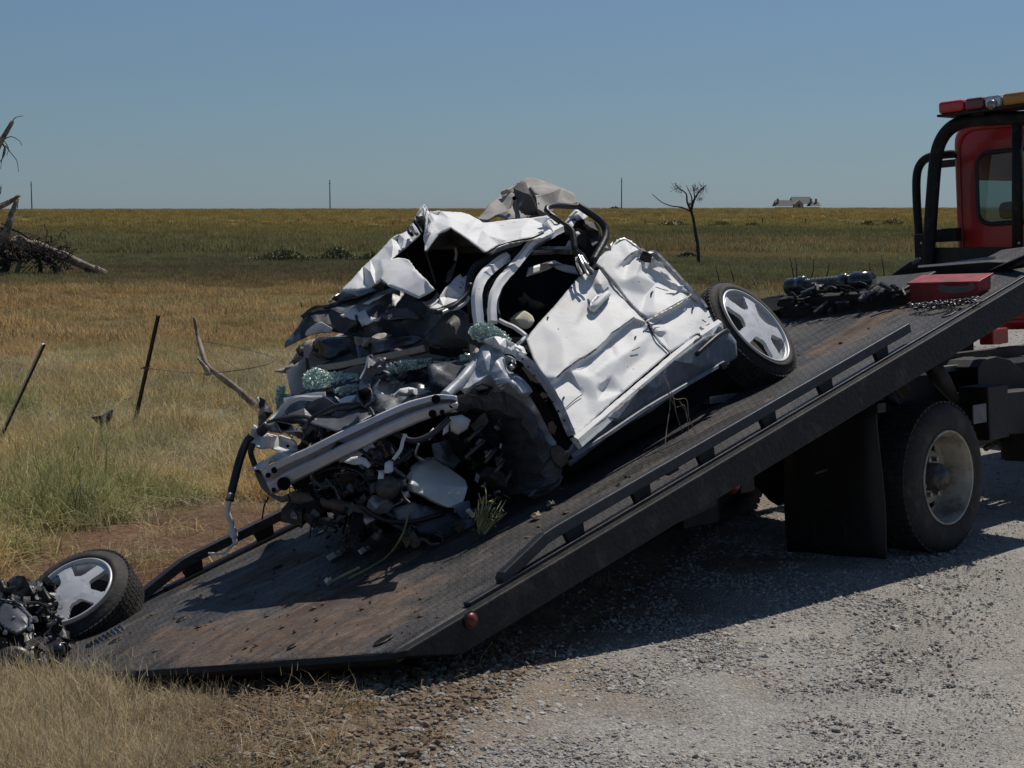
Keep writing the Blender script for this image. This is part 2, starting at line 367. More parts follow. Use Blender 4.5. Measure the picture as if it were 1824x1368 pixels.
for r in rads:
    for a in angs:
        X=r*math.sin(math.radians(a)); Y=r*math.cos(math.radians(a)); z=gz(X,Y)
        s,al=sa(X,Y)
        if s>-6.6: z-=.0
        if -6.4<s<-.25: z-=.05
        if r<60 and s>0: z+=.02*noise.noise(V((X*2.5,Y*2.5,4)))
        vv.append((X,Y,z)); 
        c=fieldcol(X,Y if Y>0 else 20)
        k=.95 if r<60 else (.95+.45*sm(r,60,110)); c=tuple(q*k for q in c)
        m=sm(soilmask(X,Y),.45,.8)
        if r<40: c=lerp3(c,(.14,.084,.054),m)
        c=lerp3(c,(.20,.15,.105),sm(-s+fbm(X,Y,1.5,9)*.5,-.9,.1)*(1 if s<1.5 else 0))
        cc.append((*c,1))
na=len(angs); ff=[(i*na+j,i*na+(j+1)%na,(i+1)*na+(j+1)%na,(i+1)*na+j) for i in range(len(rads)-1) for j in range(na)]
ff.append(tuple(range(na-1,-1,-1)))
ff=[tuple(reversed(f)) for f in ff]
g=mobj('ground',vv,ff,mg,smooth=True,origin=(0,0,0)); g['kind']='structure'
ca=g.data.color_attributes.new('col','FLOAT_COLOR','POINT')
ca.data.foreach_set('color',[x for c in cc for x in c])
# ---- gravel road
mr=bpy.data.materials.new('gravel_surface'); mr.use_nodes=True; t=mr.node_tree; N=t.nodes; L=t.links; p=N['Principled BSDF']
p.inputs['Roughness'].default_value=.9; p.inputs['Specular IOR Level'].default_value=.2
at=N.new('ShaderNodeAttribute'); at.attribute_name='col'; tc=N.new('ShaderNodeTexCoord')
c=mulnoise(N,L,tc,at.outputs['Color'],2.0,.86,1.14); c=mulnoise(N,L,tc,c,160,.62,1.3,4); c=mulnoise(N,L,tc,c,45,.85,1.15,4)
vo=N.new('ShaderNodeTexVoronoi'); vo.inputs['Scale'].default_value=75; L.new(tc.outputs['Object'],vo.inputs['Vector'])
mp=N.new('ShaderNodeMapRange'); mp.inputs[1].default_value=0; mp.inputs[2].default_value=1; mp.inputs[3].default_value=.7; mp.inputs[4].default_value=1.25; L.new(vo.outputs['Color'],mp.inputs[0])
m_=N.new('ShaderNodeMix'); m_.data_type='RGBA'; m_.blend_type='MULTIPLY'; m_.inputs[0].default_value=1; L.new(c,m_.inputs[6]); L.new(mp.outputs[0],m_.inputs[7]); L.new(m_.outputs[2],p.inputs['Base Color'])
b=N.new('ShaderNodeBump'); b.inputs['Strength'].default_value=.8; b.inputs['Distance'].default_value=.012; b.invert=True
L.new(vo.outputs['Distance'],b.inputs['Height'])
n=N.new('ShaderNodeTexNoise'); n.inputs['Scale'].default_value=110; n.inputs['Detail'].default_value=6; L.new(tc.outputs['Object'],n.inputs['Vector'])
b2=N.new('ShaderNodeBump'); b2.inputs['Strength'].default_value=.6; b2.inputs['Distance'].default_value=.01; L.new(n.outputs[0],b2.inputs['Height']); L.new(b.outputs[0],b2.inputs['Normal']); L.new(b2.outputs[0],p.inputs['Normal'])
vv=[];cc=[];ff=[]
ss=[-6.5+.12*i for i in range(int(6.6/.12)+1)]; aa=[-12]
while aa[-1]<900: aa.append(aa[-1]+max(.12,abs(aa[-1])*.03 if aa[-1]>12 else .12))
for a_ in aa:
    for s_ in ss:
        x=RO.x+RD.x*a_+RL.x*s_; y=RO.y+RD.y*a_+RL.y*s_
        z=gz(x,y)+.006+.008*noise.noise(V((x*3,y*3,1)))-.012*(math.exp(-((s_+1.7)/.22)**2)+math.exp(-((s_+3.4)/.25)**2))
        e=(s_>-.25)
        if s_>-.35: z-=sm(s_,-.35,.1)*(.06)
        lane=sm(-s_,2.05,2.35)-sm(-s_,3.0,3.3)          # paler wheel track
        c=lerp3((.315,.298,.275),(.44,.39,.335),max(0,min(1,lane+fbm(x,y,1.2,2)*.35*(1 if lane>.02 else 0))))
        c=lerp3(c,(.215,.165,.12),sm(s_+fbm(x,y,1.1,8)*.9,-1.0,-.25))
        c=lerp3(c,(.34,.305,.265),max(0,min(.3,fbm(x,y,.7,41)*1.0)))
        vv.append((x,y,z)); cc.append((*c,1))
k=len(ss)
for i in range(len(aa)-1):
    for j in range(k-1): ff.append((i*k+j,i*k+j+1,(i+1)*k+j+1,(i+1)*k+j))
ff=[tuple(reversed(f)) for f in ff]
rdm=mobj('gravel_road',vv,ff,mr,smooth=True,origin=(0,0,0)); rdm['kind']='structure'
ca=rdm.data.color_attributes.new('col','FLOAT_COLOR','POINT'); ca.data.foreach_set('color',[x for c in cc for x in c])
# ---- scatter (stuff only)
def tintmat(name,rough=.9,transl=0,namt=.25,sc=30):
    m=bpy.data.materials.new(name); m.use_nodes=True; t=m.node_tree; N=t.nodes; L=t.links; p=N['Principled BSDF']
    p.inputs['Roughness'].default_value=rough; p.inputs['Specular IOR Level'].default_value=.15
    at=N.new('ShaderNodeAttribute'); at.attribute_type='INSTANCER'; at.attribute_name='tint'
    tc=N.new('ShaderNodeTexCoord'); c=mulnoise(N,L,tc,at.outputs['Color'],sc,1-namt,1+namt)
    L.new(c,p.inputs['Base Color'])
    if transl:
        tr=N.new('ShaderNodeBsdfTranslucent'); L.new(c,tr.inputs[0]); mx=N.new('ShaderNodeMixShader'); mx.inputs[0].default_value=transl
        L.new(p.outputs[0],mx.inputs[1]); L.new(tr.outputs[0],mx.inputs[2]); L.new(mx.outputs[0],N['Material Output'].inputs[0])
    return m
M['blade']=tintmat('grass_blade',.7,.35); M['pebble']=tintmat('pebble_stone',.85,0,.3,60)
def scatter(name,pts,rots,scl,idx,cols,src,m):
    n=len(pts); me=bpy.data.meshes.new(name); me.from_pydata([tuple(p) for p in pts],[],[])
    a=me.attributes.new('rot','FLOAT_VECTOR','POINT'); a.data.foreach_set('vector',np.array(rots,'f').ravel())
    a=me.attributes.new('scl','FLOAT_VECTOR','POINT'); a.data.foreach_set('vector',np.array(scl,'f').ravel())
    a=me.attributes.new('idx','INT','POINT'); a.data.foreach_set('value',np.array(idx,'i'))
    a=me.attributes.new('tint','FLOAT_COLOR','POINT'); c=np.ones((n,4),'f'); c[:,:3]=np.array(cols,'f'); a.data.foreach_set('color',c.ravel())
    o=bpy.data.objects.new(name,me); COL.objects.link(o); me.materials.append(m)
    c_=bpy.data.collections.new(name+'_kinds')
    for q in src: c_.objects.link(q)
    ng=bpy.data.node_groups.new(name,'GeometryNodeTree'); ng.interface.new_socket('Geometry',in_out='INPUT',socket_type='NodeSocketGeometry'); ng.interface.new_socket('Geometry',in_out='OUTPUT',socket_type='NodeSocketGeometry')
    I=ng.nodes.new('NodeGroupInput'); O=ng.nodes.new('NodeGroupOutput'); ci=ng.nodes.new('GeometryNodeCollectionInfo'); ci.inputs[0].default_value=c_
    ci.inputs['Separate Children'].default_value=True; ci.inputs['Reset Children'].default_value=True
    ip=ng.nodes.new('GeometryNodeInstanceOnPoints'); ip.inputs['Pick Instance'].default_value=True
    def na_(nm,ty):
        q=ng.nodes.new('GeometryNodeInputNamedAttribute'); q.data_type=ty; q.inputs[0].default_value=nm; return [s for s in q.outputs if s.enabled][0]
    ng.links.new(I.outputs[0],ip.inputs['Points']); ng.links.new(ci.outputs[0],ip.inputs['Instance'])
    ng.links.new(na_('idx','INT'),ip.inputs['Instance Index']); 
    er=ng.nodes.new('FunctionNodeEulerToRotation'); ng.links.new(na_('rot','FLOAT_VECTOR'),er.inputs[0]); ng.links.new(er.outputs[0],ip.inputs['Rotation'])
    ng.links.new(na_('scl','FLOAT_VECTOR'),ip.inputs['Scale']); ng.links.new(ip.outputs[0],O.inputs[0])
    md=o.modifiers.new('scatter','NODES'); md.node_group=ng
    o['kind']='stuff'; return o
def srcobj(name,v,f,m):
    me=bpy.data.meshes.new(name); me.from_pydata(v,[],f); me.materials.append(m); me.update(); return bpy.data.objects.new(name,me)
def tuft(name,n,h,spread,lean,wd,seedhead=0):
    v=[];f=[]
    for _ in range(n):
        a=rnd.uniform(0,2*PI); r=spread*math.sqrt(rnd.random()); x,y=r*math.cos(a),r*math.sin(a)
        b=rnd.uniform(0,2*PI); ln=rnd.uniform(.1,1)*lean; hh=h*rnd.uniform(.45,1.0); c=rnd.uniform(0,PI); dx,dy=math.cos(c)*wd/2,math.sin(c)*wd/2
        k=len(v); bx,by=math.cos(b),math.sin(b)
        for t_,w_ in ((0,1),(.35,.9),(.7,.6)):
            off=ln*hh*t_**1.8; z=hh*t_*(1-.25*ln*t_)
            v+=[(x+bx*off-dx*w_,y+by*off-dy*w_,z),(x+bx*off+dx*w_,y+by*off+dy*w_,z)]
        off=ln*hh; v.append((x+bx*off,y+by*off,hh*(1-.35*ln)))
        f+=[(k,k+1,k+3,k+2),(k+2,k+3,k+5,k+4),(k+4,k+5,k+6)]
        if seedhead and rnd.random()<seedhead:
            tx,ty,tz=v[-1]; q=len(v); s_=wd*1.6
            v+=[(tx-dx*.7,ty-dy*.7,tz-.02),(tx+dx*.7,ty+dy*.7,tz-.02),(tx+dx*.9,ty+dy*.9,tz+.01),(tx-dx*.1,ty-dy*.1,tz+.035)]; f.append((q,q+1,q+2,q+3))
    return srcobj(name,v,f,M['blade'])
kinds=[tuft('a_tuft_short',46,.11,.16,1.1,.0042),tuft('b_tuft_mid',38,.19,.15,1.0,.0042),tuft('c_tuft_tall',14,.34,.12,.6,.0042,.4),tuft('d_tuft_flat',34,.17,.18,2.4,.0045),tuft('e_tuft_far',34,.20,.32,.8,.012),tuft('f_tuft_farwide',34,.5,.8,.5,.045),tuft('g_loose',9,.30,.22,1.7,.0045,.3),tuft('h_lying',12,.26,.3,3.2,.005)]
def inhull(X,Y):
    """under the bed or the truck: trampled"""
    q=V((X,Y,0))-T0; u=q.dot(FW); v=q.dot(LA); return -4.2<u<7 and -.3<v<2.6
P=[];R=[];S=[];I_=[];C_=[]
def addt(X,Y,k,s,c,lean=0):
    P.append((X,Y,gz(X,Y)-.01)); R.append((rnd.uniform(-.15,.15)+lean,rnd.uniform(-.15,.15),rnd.uniform(0,6.28))); S.append((s,s,s*rnd.uniform(.8,1.2))); I_.append(k); C_.append(c)
def wedge(r0,r1,n,marg=1.5,a0=-34,a1=21):
    for _ in range(int(n*1.42)):
        r=math.sqrt(rnd.uniform(r0*r0,r1*r1)); a=math.radians(rnd.uniform(a0,a1)); yield r*math.sin(a),r*math.cos(a),r
def gcol(X,Y,k=2.9):
    c=fieldcol(X,Y); j=rnd.uniform(.6,1.45); w_=rnd.uniform(-.08,.05); return tuple(max(.01,q*k*j*(1+w_*(i-1)*2)) for i,q in enumerate(c))
SH=[]
for r0,r1,n in ((4.5,9,5600),(9,15,13000),(15,26,22000),(26,45,22000)):
    for X,Y,r in wedge(r0,r1,n):
        s,a=sa(X,Y)
        dens=sm(s+fbm(X,Y,1.3,4)*.9,-.25,1.2)
        if s<=-.45: continue
        m=soilmask(X,Y)
        if m>.42 and rnd.random()<min(.97,(m-.3)*4): continue
        if rnd.random()>dens: continue
        if inhull(X,Y): 
            if rnd.random()<.9: continue
        hgt=.85+fbm(X,Y,.5,31)*1.1+fbm(X,Y,1.6,33)*.7
        if -3.6<X<-1.0 and 6.9<Y<8.6 : continue
        near=s<2.4 and Y<9
        k=rnd.choices((0,1,2,3),(6,3,.5,3) if near else (4,5,1.2,3))[0]
        if r>26: k=rnd.choices((1,4),(1,3))[0]
        sc=max(.3,hgt)*(.65 if near else (1.2 if r<19 else .95))*rnd.uniform(.7,1.15)
        addt(X,Y,k,sc,gcol(X,Y))
        if r<24 and rnd.random()<.50: jj=rnd.uniform(.7,1.3); addt(X,Y,rnd.choice((6,6,7)),rnd.uniform(.5,1.15)*(.7 if near else 1),tuple(q*jj for q in rnd.choice(((.62,.53,.34),(.50,.40,.23),(.70,.64,.46),(.30,.28,.14)))))
# taller grass at the lower left corner, seen against the light
for _ in range(2100):
    x=rnd.uniform(-60,620); y=rnd.uniform(1215,1420); 
    if rnd.random()<(x-60)/430: continue
    q=GP(x,y); c=lerp3((.44,.36,.22),(.66,.56,.37),rnd.random()); j=rnd.uniform(.7,1.2)
    addt(q.x,q.y,rnd.choice((1,1,2,0)),rnd.uniform(.55,.95)*(1 if x<220 else max(.35,1-(x-220)/350)),tuple(v_*j for v_ in c))
# green clumps round the left posts
for (px_,py_,rx,ry,n) in ((140,700,70,34,170),(40,690,60,40,110),(120,850,55,40,160),(175,800,40,25,60),(300,690,60,40,150),(280,720,40,40,80),(430,690,40,45,110),(290,790,60,30,90),(110,900,60,20,60),(400,690,30,30,40),(175,925,30,20,40)):
    for _ in range(n):
        x=rnd.gauss(px_,rx*.6); y=rnd.gauss(py_,ry*.6); q=GP(x,max(640,y)); j=rnd.uniform(.7,1.4)
        addt(q.x,q.y,rnd.choice((1,1,2)),rnd.uniform(.6,1.15),tuple(v_*j for v_ in ((.21,.22,.12) if rnd.random()<.42 else (.38,.32,.19))))
tag(scatter('grass',P,R,S,I_,C_,kinds,M['blade']),'dry tawny and green grass of the roadside verge and field','grass')
P=[];R=[];S=[];I_=[];C_=[]
for r0,r1,n in ((45,80,20000),(80,150,16000),(150,350,16000)):
    for X,Y,r in wedge(r0,r1,n):
        if sa(X,Y)[0]<.5: continue
        addt(X,Y,4 if r<80 else 5,rnd.uniform(.6,1.2)*(1 if r<80 else .9),gcol(X,Y,2.1))
tag(scatter('far_field_grass',P,R,S,I_,C_,kinds,M['blade']),'bands of golden and olive grass reaching to the horizon','field grass')
# stones
def stone(name,sd_):
    bm=bmesh.new(); bmesh.ops.create_icosphere(bm,subdivisions=1,radius=1)
    for v in bm.verts:
        v.co*=1+.45*noise.noise(v.co*1.3+V((sd_*5,0,0))); v.co.z*=.62
    vv=[tuple(v.co) for v in bm.verts]; bm.verts.index_update(); ff=[[v.index for v in f.verts] for f in bm.faces]; bm.free()
    return srcobj(name,vv,ff,M['pebble'])
stones=[stone('stone_%d'%i,i+1) for i in range(6)]
P=[];R=[];S=[];I_=[];C_=[]
def rp(s_,a_): return RO.x+RD.x*a_+RL.x*s_, RO.y+RD.y*a_+RL.y*s_
def adds(X,Y,r,c,lift=.006):
    P.append((X,Y,gz(X,Y)+lift+r*.15)); R.append([rnd.uniform(0,6.28) if i==2 else rnd.uniform(-.5,.5) for i in range(3)])
    S.append((r*rnd.uniform(.7,1.3),r*rnd.uniform(.7,1.2),r*rnd.uniform(.7,1.2))); I_.append(rnd.randrange(6)); C_.append(c)
def stcol():
    b=rnd.choice(((.33,.32,.30),(.29,.285,.275),(.36,.33,.29),(.39,.375,.35),(.30,.26,.22))); j=rnd.uniform(.7,1.3); return tuple(q*j for q in b)
for _ in range(52000):                         # loose coarse gravel along the edge
    s_=rnd.gauss(-.85,.42); a_=rnd.uniform(-.9,7)
    if s_>.75: continue
    X,Y=rp(s_,a_); 
    if s_>-.3 and rnd.random()<.75: continue
    if fbm(X,Y,1.5,17)<-.22: continue
    adds(X,Y,min(.020,.003+abs(rnd.gauss(0,.0047))),stcol(),.0 if s_>-.2 else .004)
for _ in range(42000):                         # finer stones all over the road
    s_=rnd.uniform(-5,-.5); a_=rnd.uniform(-1.2,8)*rnd.uniform(.3,1); X,Y=rp(s_,a_)
    adds(X,Y,.0018+abs(rnd.gauss(0,.002)),stcol(),.005)
for _ in range(5000):
    X,Y=rp(rnd.uniform(-6,0),rnd.uniform(7,24)); adds(X,Y,.004+abs(rnd.gauss(0,.007)),stcol())
for _ in range(16000):                         # clods and pebbles of the shoulder
    s_=rnd.uniform(-.3,1.8); a_=rnd.uniform(-1.2,1.6); X,Y=rp(s_,a_)
    if rnd.random()<.45*sm(s_,.6,1.8): continue
    j=rnd.uniform(.7,1.3); c=rnd.choice(((.17,.12,.085),(.21,.16,.115),(.25,.23,.20))); adds(X,Y,.003+abs(rnd.gauss(0,.007)),tuple(q*j for q in c),.0)
tag(scatter('gravel',P,R,S,I_,C_,stones,M['pebble']),'loose grey gravel stones along the road edge','gravel')
# straw litter lying on the shoulder and verge
def strawsrc(name,L_):
    v=[];f=[]
    for _ in range(9):
        x,y=rnd.uniform(-.12,.12),rnd.uniform(-.12,.12); a=rnd.uniform(0,6.28); l=L_*rnd.uniform(.4,1); dx,dy=math.cos(a)*l,math.sin(a)*l; k=len(v); z=rnd.uniform(.004,.02); z2=rnd.uniform(.004,.04)
        w_=.0022; v+=[(x-dy/l*w_,y+dx/l*w_,z),(x+dy/l*w_,y-dx/l*w_,z),(x+dx+dy/l*w_,y+dy-dx/l*w_,z2),(x+dx-dy/l*w_,y+dy+dx/l*w_,z2)]; f.append((k,k+1,k+2,k+3))
    return srcobj(name,v,f,M['blade'])
sk=[strawsrc('straw_a',.05),strawsrc('straw_b',.09)]
P=[];R=[];S=[];I_=[];C_=[]
for X,Y,r in wedge(4.8,12,16000):
    s,a=sa(X,Y)
    if s<-.15 or rnd.random()>sm(s,-.2,.9)*.9 or soilmask(X,Y)>.6: continue
    j=rnd.uniform(.6,1.3); P.append((X,Y,gz(X,Y)+.005)); R.append((0,0,rnd.uniform(0,6.28))); S.append((1,1,1)); I_.append(rnd.randrange(2)); C_.append((.24*j,.175*j,.11*j))
tag(scatter('straw_litter',P,R,S,I_,C_,sk,M['blade']),'bits of dry straw lying on the reddish shoulder soil','straw')
# low green weeds growing through the gravel
P=[];R=[];S=[];I_=[];C_=[]
for (px_,py_,rx,ry,n) in ((925,1245,60,16,110),(1010,1190,60,10,50),(860,1225,60,20,30),(1165,1180,40,8,10),(880,1320,60,20,12),(700,1300,120,40,40)):
    for _ in range(n):
        q=GP(rnd.gauss(px_,rx*.8),rnd.gauss(py_,ry*.8)); j=rnd.uniform(.7,1.3); addt(q.x,q.y,0,rnd.uniform(.10,.28),tuple(v_*j for v_ in rnd.choice(((.16,.18,.09),(.26,.24,.13),(.3,.26,.16)))))
tag(scatter('weeds',P,R,S,I_,C_,kinds,M['blade']),'low green weeds sprouting through the gravel shoulder','weeds')
# ================================================================ FAR THINGS
def branchy(pts,Y,r0,r1,mb,k=4,n=7,jit=.12): 
    P_=spl([PY(x,y,Y+dy) for x,y,dy in pts],k); c=len(P_); mb.tube(P_,[r0+(r1-r0)*i/(c-1) for i in range(c)],n,jit=jit)
# bare small tree right of the wreck
B=GP(1245,470); t_=thing('bare_tree',B,'small bare tree with twisted branches standing in the field right of the wreck','tree')
Y=B.y; mb=MB(); branchy([(1245,472,0),(1243,440,.1),(1239,415,0),(1236,395,.1),(1230,372,0)],Y,.075,.055,mb); mb.build('trunk',M['barkdark'],t_,smooth=True)
for pts,a,b in (([(1232,378,0),(1215,370,.2),(1195,367,.3),(1178,360,.4),(1162,346,.3)],.035,.012),([(1230,375,0),(1224,360,0),(1222,345,-.2),(1208,335,-.3),(1202,326,-.2)],.045,.012),([(1231,374,0),(1236,358,.3),(1240,350,.2),(1247,340,.1),(1258,330,.1)],.055,.014),([(1233,372,0),(1232,352,-.1),(1226,338,0),(1222,330,.1)],.035,.01),([(1238,356,0),(1236,342,.2),(1234,330,.3)],.03,.01)):
    mb=MB(); branchy(pts,Y,a,b,mb,3,6); mb.build('limb',M['barkdark'],t_,smooth=True)
mb=MB()
for _ in range(300):
    cx_,cy_,rr=rnd.choice(((1238,338,9),(1252,336,7),(1246,340,8),(1247,356,6),(1230,365,5),(1203,335,7),(1210,340,7)))
    x=rnd.gauss(cx_,rr*.55); y=rnd.gauss(cy_,rr*.55); a=PY(x,y,Y+rnd.uniform(-.4,.4)); b=a+V((rnd.uniform(-.1,.1),rnd.uniform(-.1,.1),rnd.uniform(-.05,.12)))
    mb.tube([a,(a+b)/2+V((rnd.uniform(-.02,.02),0,.01)),b],.0045,3)
q=mb.build('twig',M['barkdark'],t_); q['kind']='stuff'
mb=MB()
for _ in range(90):
    cx_,cy_,rr=rnd.choice(((1238,337,8),(1250,338,7),(1231,365,5))); a=PY(rnd.gauss(cx_,rr*.4),rnd.gauss(cy_,rr*.5),Y+rnd.uniform(-.3,.3)); e=V((rnd.uniform(-1,1),rnd.uniform(-1,1),rnd.uniform(-1,1))).normalized()*.035; f=e.cross(V((rnd.random(),rnd.random(),1))).normalized()*.018
    mb.add([a-e,a+f,a+e,a-f],[(0,1,2,3)])
q=mb.build('leaf_clump',mat('dull_red_and_brown_dead_leaf',(.10,.06,.045),.9),t_); q['kind']='stuff'
# fallen shattered tree at the left
B=GP(60,490); Y=B.y; t_=thing('fallen_tree',B,'fallen shattered dead tree with a broken log end lying in the field at left','tree')
for pts,a,b,m_ in (([(-40,432,0),(20,432,0),(60,437,.2),(100,450,0),(150,472,0),(188,487,0)],.22,.11,'wood'),
                 ([(-30,440,-.3),(0,437,-.3),(10,415,-.4),(17,395,-.4),(22,375,-.3),(32,352,-.3)],.20,.05,'wood'),
                 ([(-20,372,0),(5,362,0),(20,355,0),(36,347,0)],.07,.04,'wood'),
                 ([(15,430,.4),(40,445,.5),(75,452,.4),(95,470,.3),(103,492,.2)],.13,.10,'barkdark'),
                 ([(-20,455,.5),(5,450,.5),(12,475,.4),(-10,492,.3)],.14,.12,'barkdark'),
                 ([(0,405,.4),(30,410,.4),(55,425,.3),(75,432,.2)],.05,.02,'barkdark'),
                 ([(150,472,0),(157,482,-.1),(155,492,-.2)],.09,.06,'barkdark'),([(-10,470,.2),(20,462,.2),(50,455,.3),(80,462,.3)],.09,.05,'barkdark'),([(30,440,.2),(35,462,.3),(28,490,.2)],.10,.07,'wood'),([(60,445,.3),(72,468,.2),(70,492,.2)],.08,.07,'barkdark'),([(-10,420,.1),(12,428,0),(35,420,0),(52,432,0)],.07,.03,'wood'),([(95,450,.1),(105,440,.1),(118,436,0)],.035,.012,'barkdark')):
    mb=MB(); branchy(pts,Y,a,b,mb,5,10,.2); mb.build('limb',M[m_],t_,smooth=True)
for pts,a in (([(170,474,-.1),(180,480,-.15),(190,489,-.15)],.07),([(27,352,-.35),(31,362,-.35),(30,374,-.35)],.06),([(145,458,0),(146,446,0)],.03),([(70,428,.1),(75,415,.1)],.02)):  # pale splinters; sunlit log end and trunk side put into their colour
    mb=MB(); branchy(pts,Y-.12,a,.01,mb,3,5,.4); mb.build('splinter',M['palewood'],t_)
mb=MB()
for _ in range(620):
    x=rnd.uniform(-10,125); y=440+ (x/8 if x>0 else 0)+rnd.gauss(0,14); 
    if y>488: continue
    a=PY(x,y,Y+rnd.uniform(-.7,.7)); b=a+V((rnd.uniform(-.25,.3),rnd.uniform(-.2,.2),rnd.uniform(-.22,.3))); mb.tube([a,(a+b)/2+V((.02,0,.03)),b],rnd.uniform(.006,.022),4)
q=mb.build('twig',M['barkdark'],t_); q['kind']='stuff'
# broken standing snag, cut by the left edge
B=GP(-70,500); Y=B.y; t_=thing('broken_snag',B,'broken standing snag whose bare drooping branches reach in at the left edge','tree')
mb=MB(); branchy([(-70,502,0),(-62,440,0),(-52,380,0),(-42,330,0)],Y,.3,.2,mb,4,10,.15); mb.build('trunk',M['wood'],t_,smooth=True)
for pts,a,b in (([(-44,335,0),(-25,300,0),(-5,262,0),(8,240,0),(23,214,0)],.13,.055),([(-60,420,0),(-40,390,0),(-15,375,0),(12,362,0),(34,347,0)],.10,.05),([(2,252,0),(9,262,.1),(6,278,.1),(-4,292,.1)],.035,.012)):
    mb=MB(); branchy(pts,Y,a,b,mb,4,7,.15); mb.build('limb',M['wood'],t_,smooth=True)
for pts in ([(22,216,0),(28,208,0),(42,205,0)],[(5,248,0),(20,242,0),(35,250,0),(39,258,0)],[(10,258,0),(20,272,0),(30,285,0),(33,305,0)],[(8,262,.1),(4,280,.1),(1,300,.1)],[(5,246,0),(15,262,0),(12,276,0)],[(0,345,0),(3,330,0)],[(-2,320,0),(2,342,0)]):
    mb=MB(); branchy(pts,Y,.016,.007,mb,3,4,.1); mb.build('twig',M['barkdark'],t_)
# utility poles on the skyline
for px_,py_,lb in ((57,322,'lone pole on the skyline at far left beside the broken tree'),(588,320,'lone pole on the skyline left of the wreck, in open field'),(1107,317,'lone pole on the skyline right of the wreck, above a low bush')):
    P_=GP(px_,377); d_=P_.copy(); D=430; s_=D/P_.y; X=P_.x*s_; z=gz(X,D); top=PY(px_,py_,D).z
    t_=thing('utility_pole',(X,D,z),lb,'utility pole','poles along the skyline')
    MB().tube([V((X,D,z)),V((X,D,(z+top)/2)),V((X,D,top))],[.16,.14,.12],6).build('post',M['pole'],t_,smooth=True)
    mb=MB(); mb.obox(V((X,D,top-.9)),V((.18,0,0)),V((0,.5,0)),V((0,0,.06)));mb.build('crossarm',M['pole'],t_)
# house far away
D=620; c=PY(1418,372,D); z0=gz(c.x,D); sc=D/FPX
t_=thing('farmhouse',(c.x,D,z0),'grey roofed farmhouse half hidden behind the crest at right','house')
def HX(px_): return (px_-912)*sc
def HZ(py_): return PY(1418,py_,D).z
mb=MB(); mb.obox(V((HX(1420),D+4,(HZ(371)+z0)/2)),V((HX(1455)-HX(1418),0,0)),V((0,4,0)),V((0,0,(HZ(371)-z0)/2+.25))); mb.build('wall',M['farwall'],t_)
def gable(name,x0,x1,ye,yr,y0,y1,ins,m_):
    a=[V((HX(x0),y0,HZ(ye))),V((HX(x1),y0,HZ(ye))),V((HX(x1),y1,HZ(ye))),V((HX(x0),y1,HZ(ye)))]; ym=(y0+y1)/2
    r=[V((HX(x0)+ins,ym,HZ(yr))),V((HX(x1)-ins,ym,HZ(yr)))]
    return MB().add(a+r,[(0,1,5,4),(2,3,4,5),(3,0,4),(1,2,5),(3,2,1,0)]).build(name,m_,t_)
gable('roof',1379,1420,368,357,D-.5,D+9,.4,M['farroof']); gable('roof',1409,1448,364,351,D+1,D+12,.5,M['farroof']); gable('roof',1440,1459,368,360,D-1,D+8,.3,M['farroof'])
MB().add([V((HX(1411),D-1.5,HZ(372))),V((HX(1427),D-1.5,HZ(372))),V((HX(1427),D-1.5,HZ(364))),V((HX(1419),D-1.5,HZ(357))),V((HX(1411),D-1.5,HZ(364))),V((HX(1411),D+2,HZ(372))),V((HX(1427),D+2,HZ(372))),V((HX(1427),D+2,HZ(364))),V((HX(1419),D+2,HZ(357))),V((HX(1411),D+2,HZ(364)))],[(0,1,2,3,4),(9,8,7,6,5),(0,4,9,5),(1,6,7,2),(2,7,8,3),(3,8,9,4)]).build('front_gable',mat('pale_gable',(.26,.24,.22),.9),t_)
MB().obox(V((HX(1419),D-1.6,HZ(367))),V((.35,0,0)),V((0,.12,0)),V((0,0,.5))).build('window',M['pole'],t_)
for x in (1384,1443,1452): MB().obox(V((HX(x),D+2,HZ(359))),V((.35,0,0)),V((0,.4,0)),V((0,0,.9))).build('chimney',M['farwall'],t_)
# bushes / shrubs
def bush(px_,pyb,wpx,hpx,label,Y=None,col=(.15,.16,.075),n=240,grp=None,nm='shrub'):
    B=GP(px_,pyb) if Y is None else V((PY(px_,pyb,Y).x,Y,gz(PY(px_,pyb,Y).x,Y)-.1)); s_=B.y/FPX; W=wpx*s_/2; H_=(PY(px_,pyb-hpx,B.y).z-B.z)
    t_=thing(nm,B,label,'shrub',grp); mb=MB(); ls=.05*max(1,B.y/60)*1.1
    for _ in range(n):
        u=rnd.gauss(0,.62); v_=rnd.random()**1.3; x=u*W*(1-.35*v_); z=H_*v_**.8*(1-.5*min(1,u*u)); a=B+V((x,rnd.uniform(-.5,.5)*W,max(.02,z)))
        e=V((rnd.uniform(-1,1),rnd.uniform(-1,1),rnd.uniform(-2.2,2.2))).normalized()*ls*rnd.uniform(.5,1.6); f=e.cross(V((rnd.random(),rnd.random(),1))).normalized()*ls*.6
        mb.add([a-e,a+f,a+e,a-f],[(0,1,2,3)])
    q=mb.build('foliage',mat('shrub_leaf',col,.8,0,6,.4),t_); q['kind']='stuff'
    mb=MB()
    for _ in range(6): a=B+V((rnd.uniform(-.4,.4)*W,rnd.uniform(-.2,.2)*W,0)); mb.tube([a,a+V((rnd.uniform(-.2,.2)*W,0,H_*.7))],.012*max(1,B.y/60),4)
    q=mb.build('stem',M['barkdark'],t_); q['kind']='stuff'
G1='green shrubs in the middle of the field left of the wreck'
bush(505,467,105,22,'dark green shrub left of the wreck, widest of the mid-field row',n=800,grp=G1)
bush(600,466,70,26,'green shrub in the mid-field row, second from its left end',n=500,grp=G1); bush(660,466,60,18,'green shrub at the end of the mid-field row nearest the wreck',n=260,grp=G1)
bush(1095,374,30,4,'low bush on the skyline under the right-hand pole',Y=330,n=150,col=(.12,.14,.09))
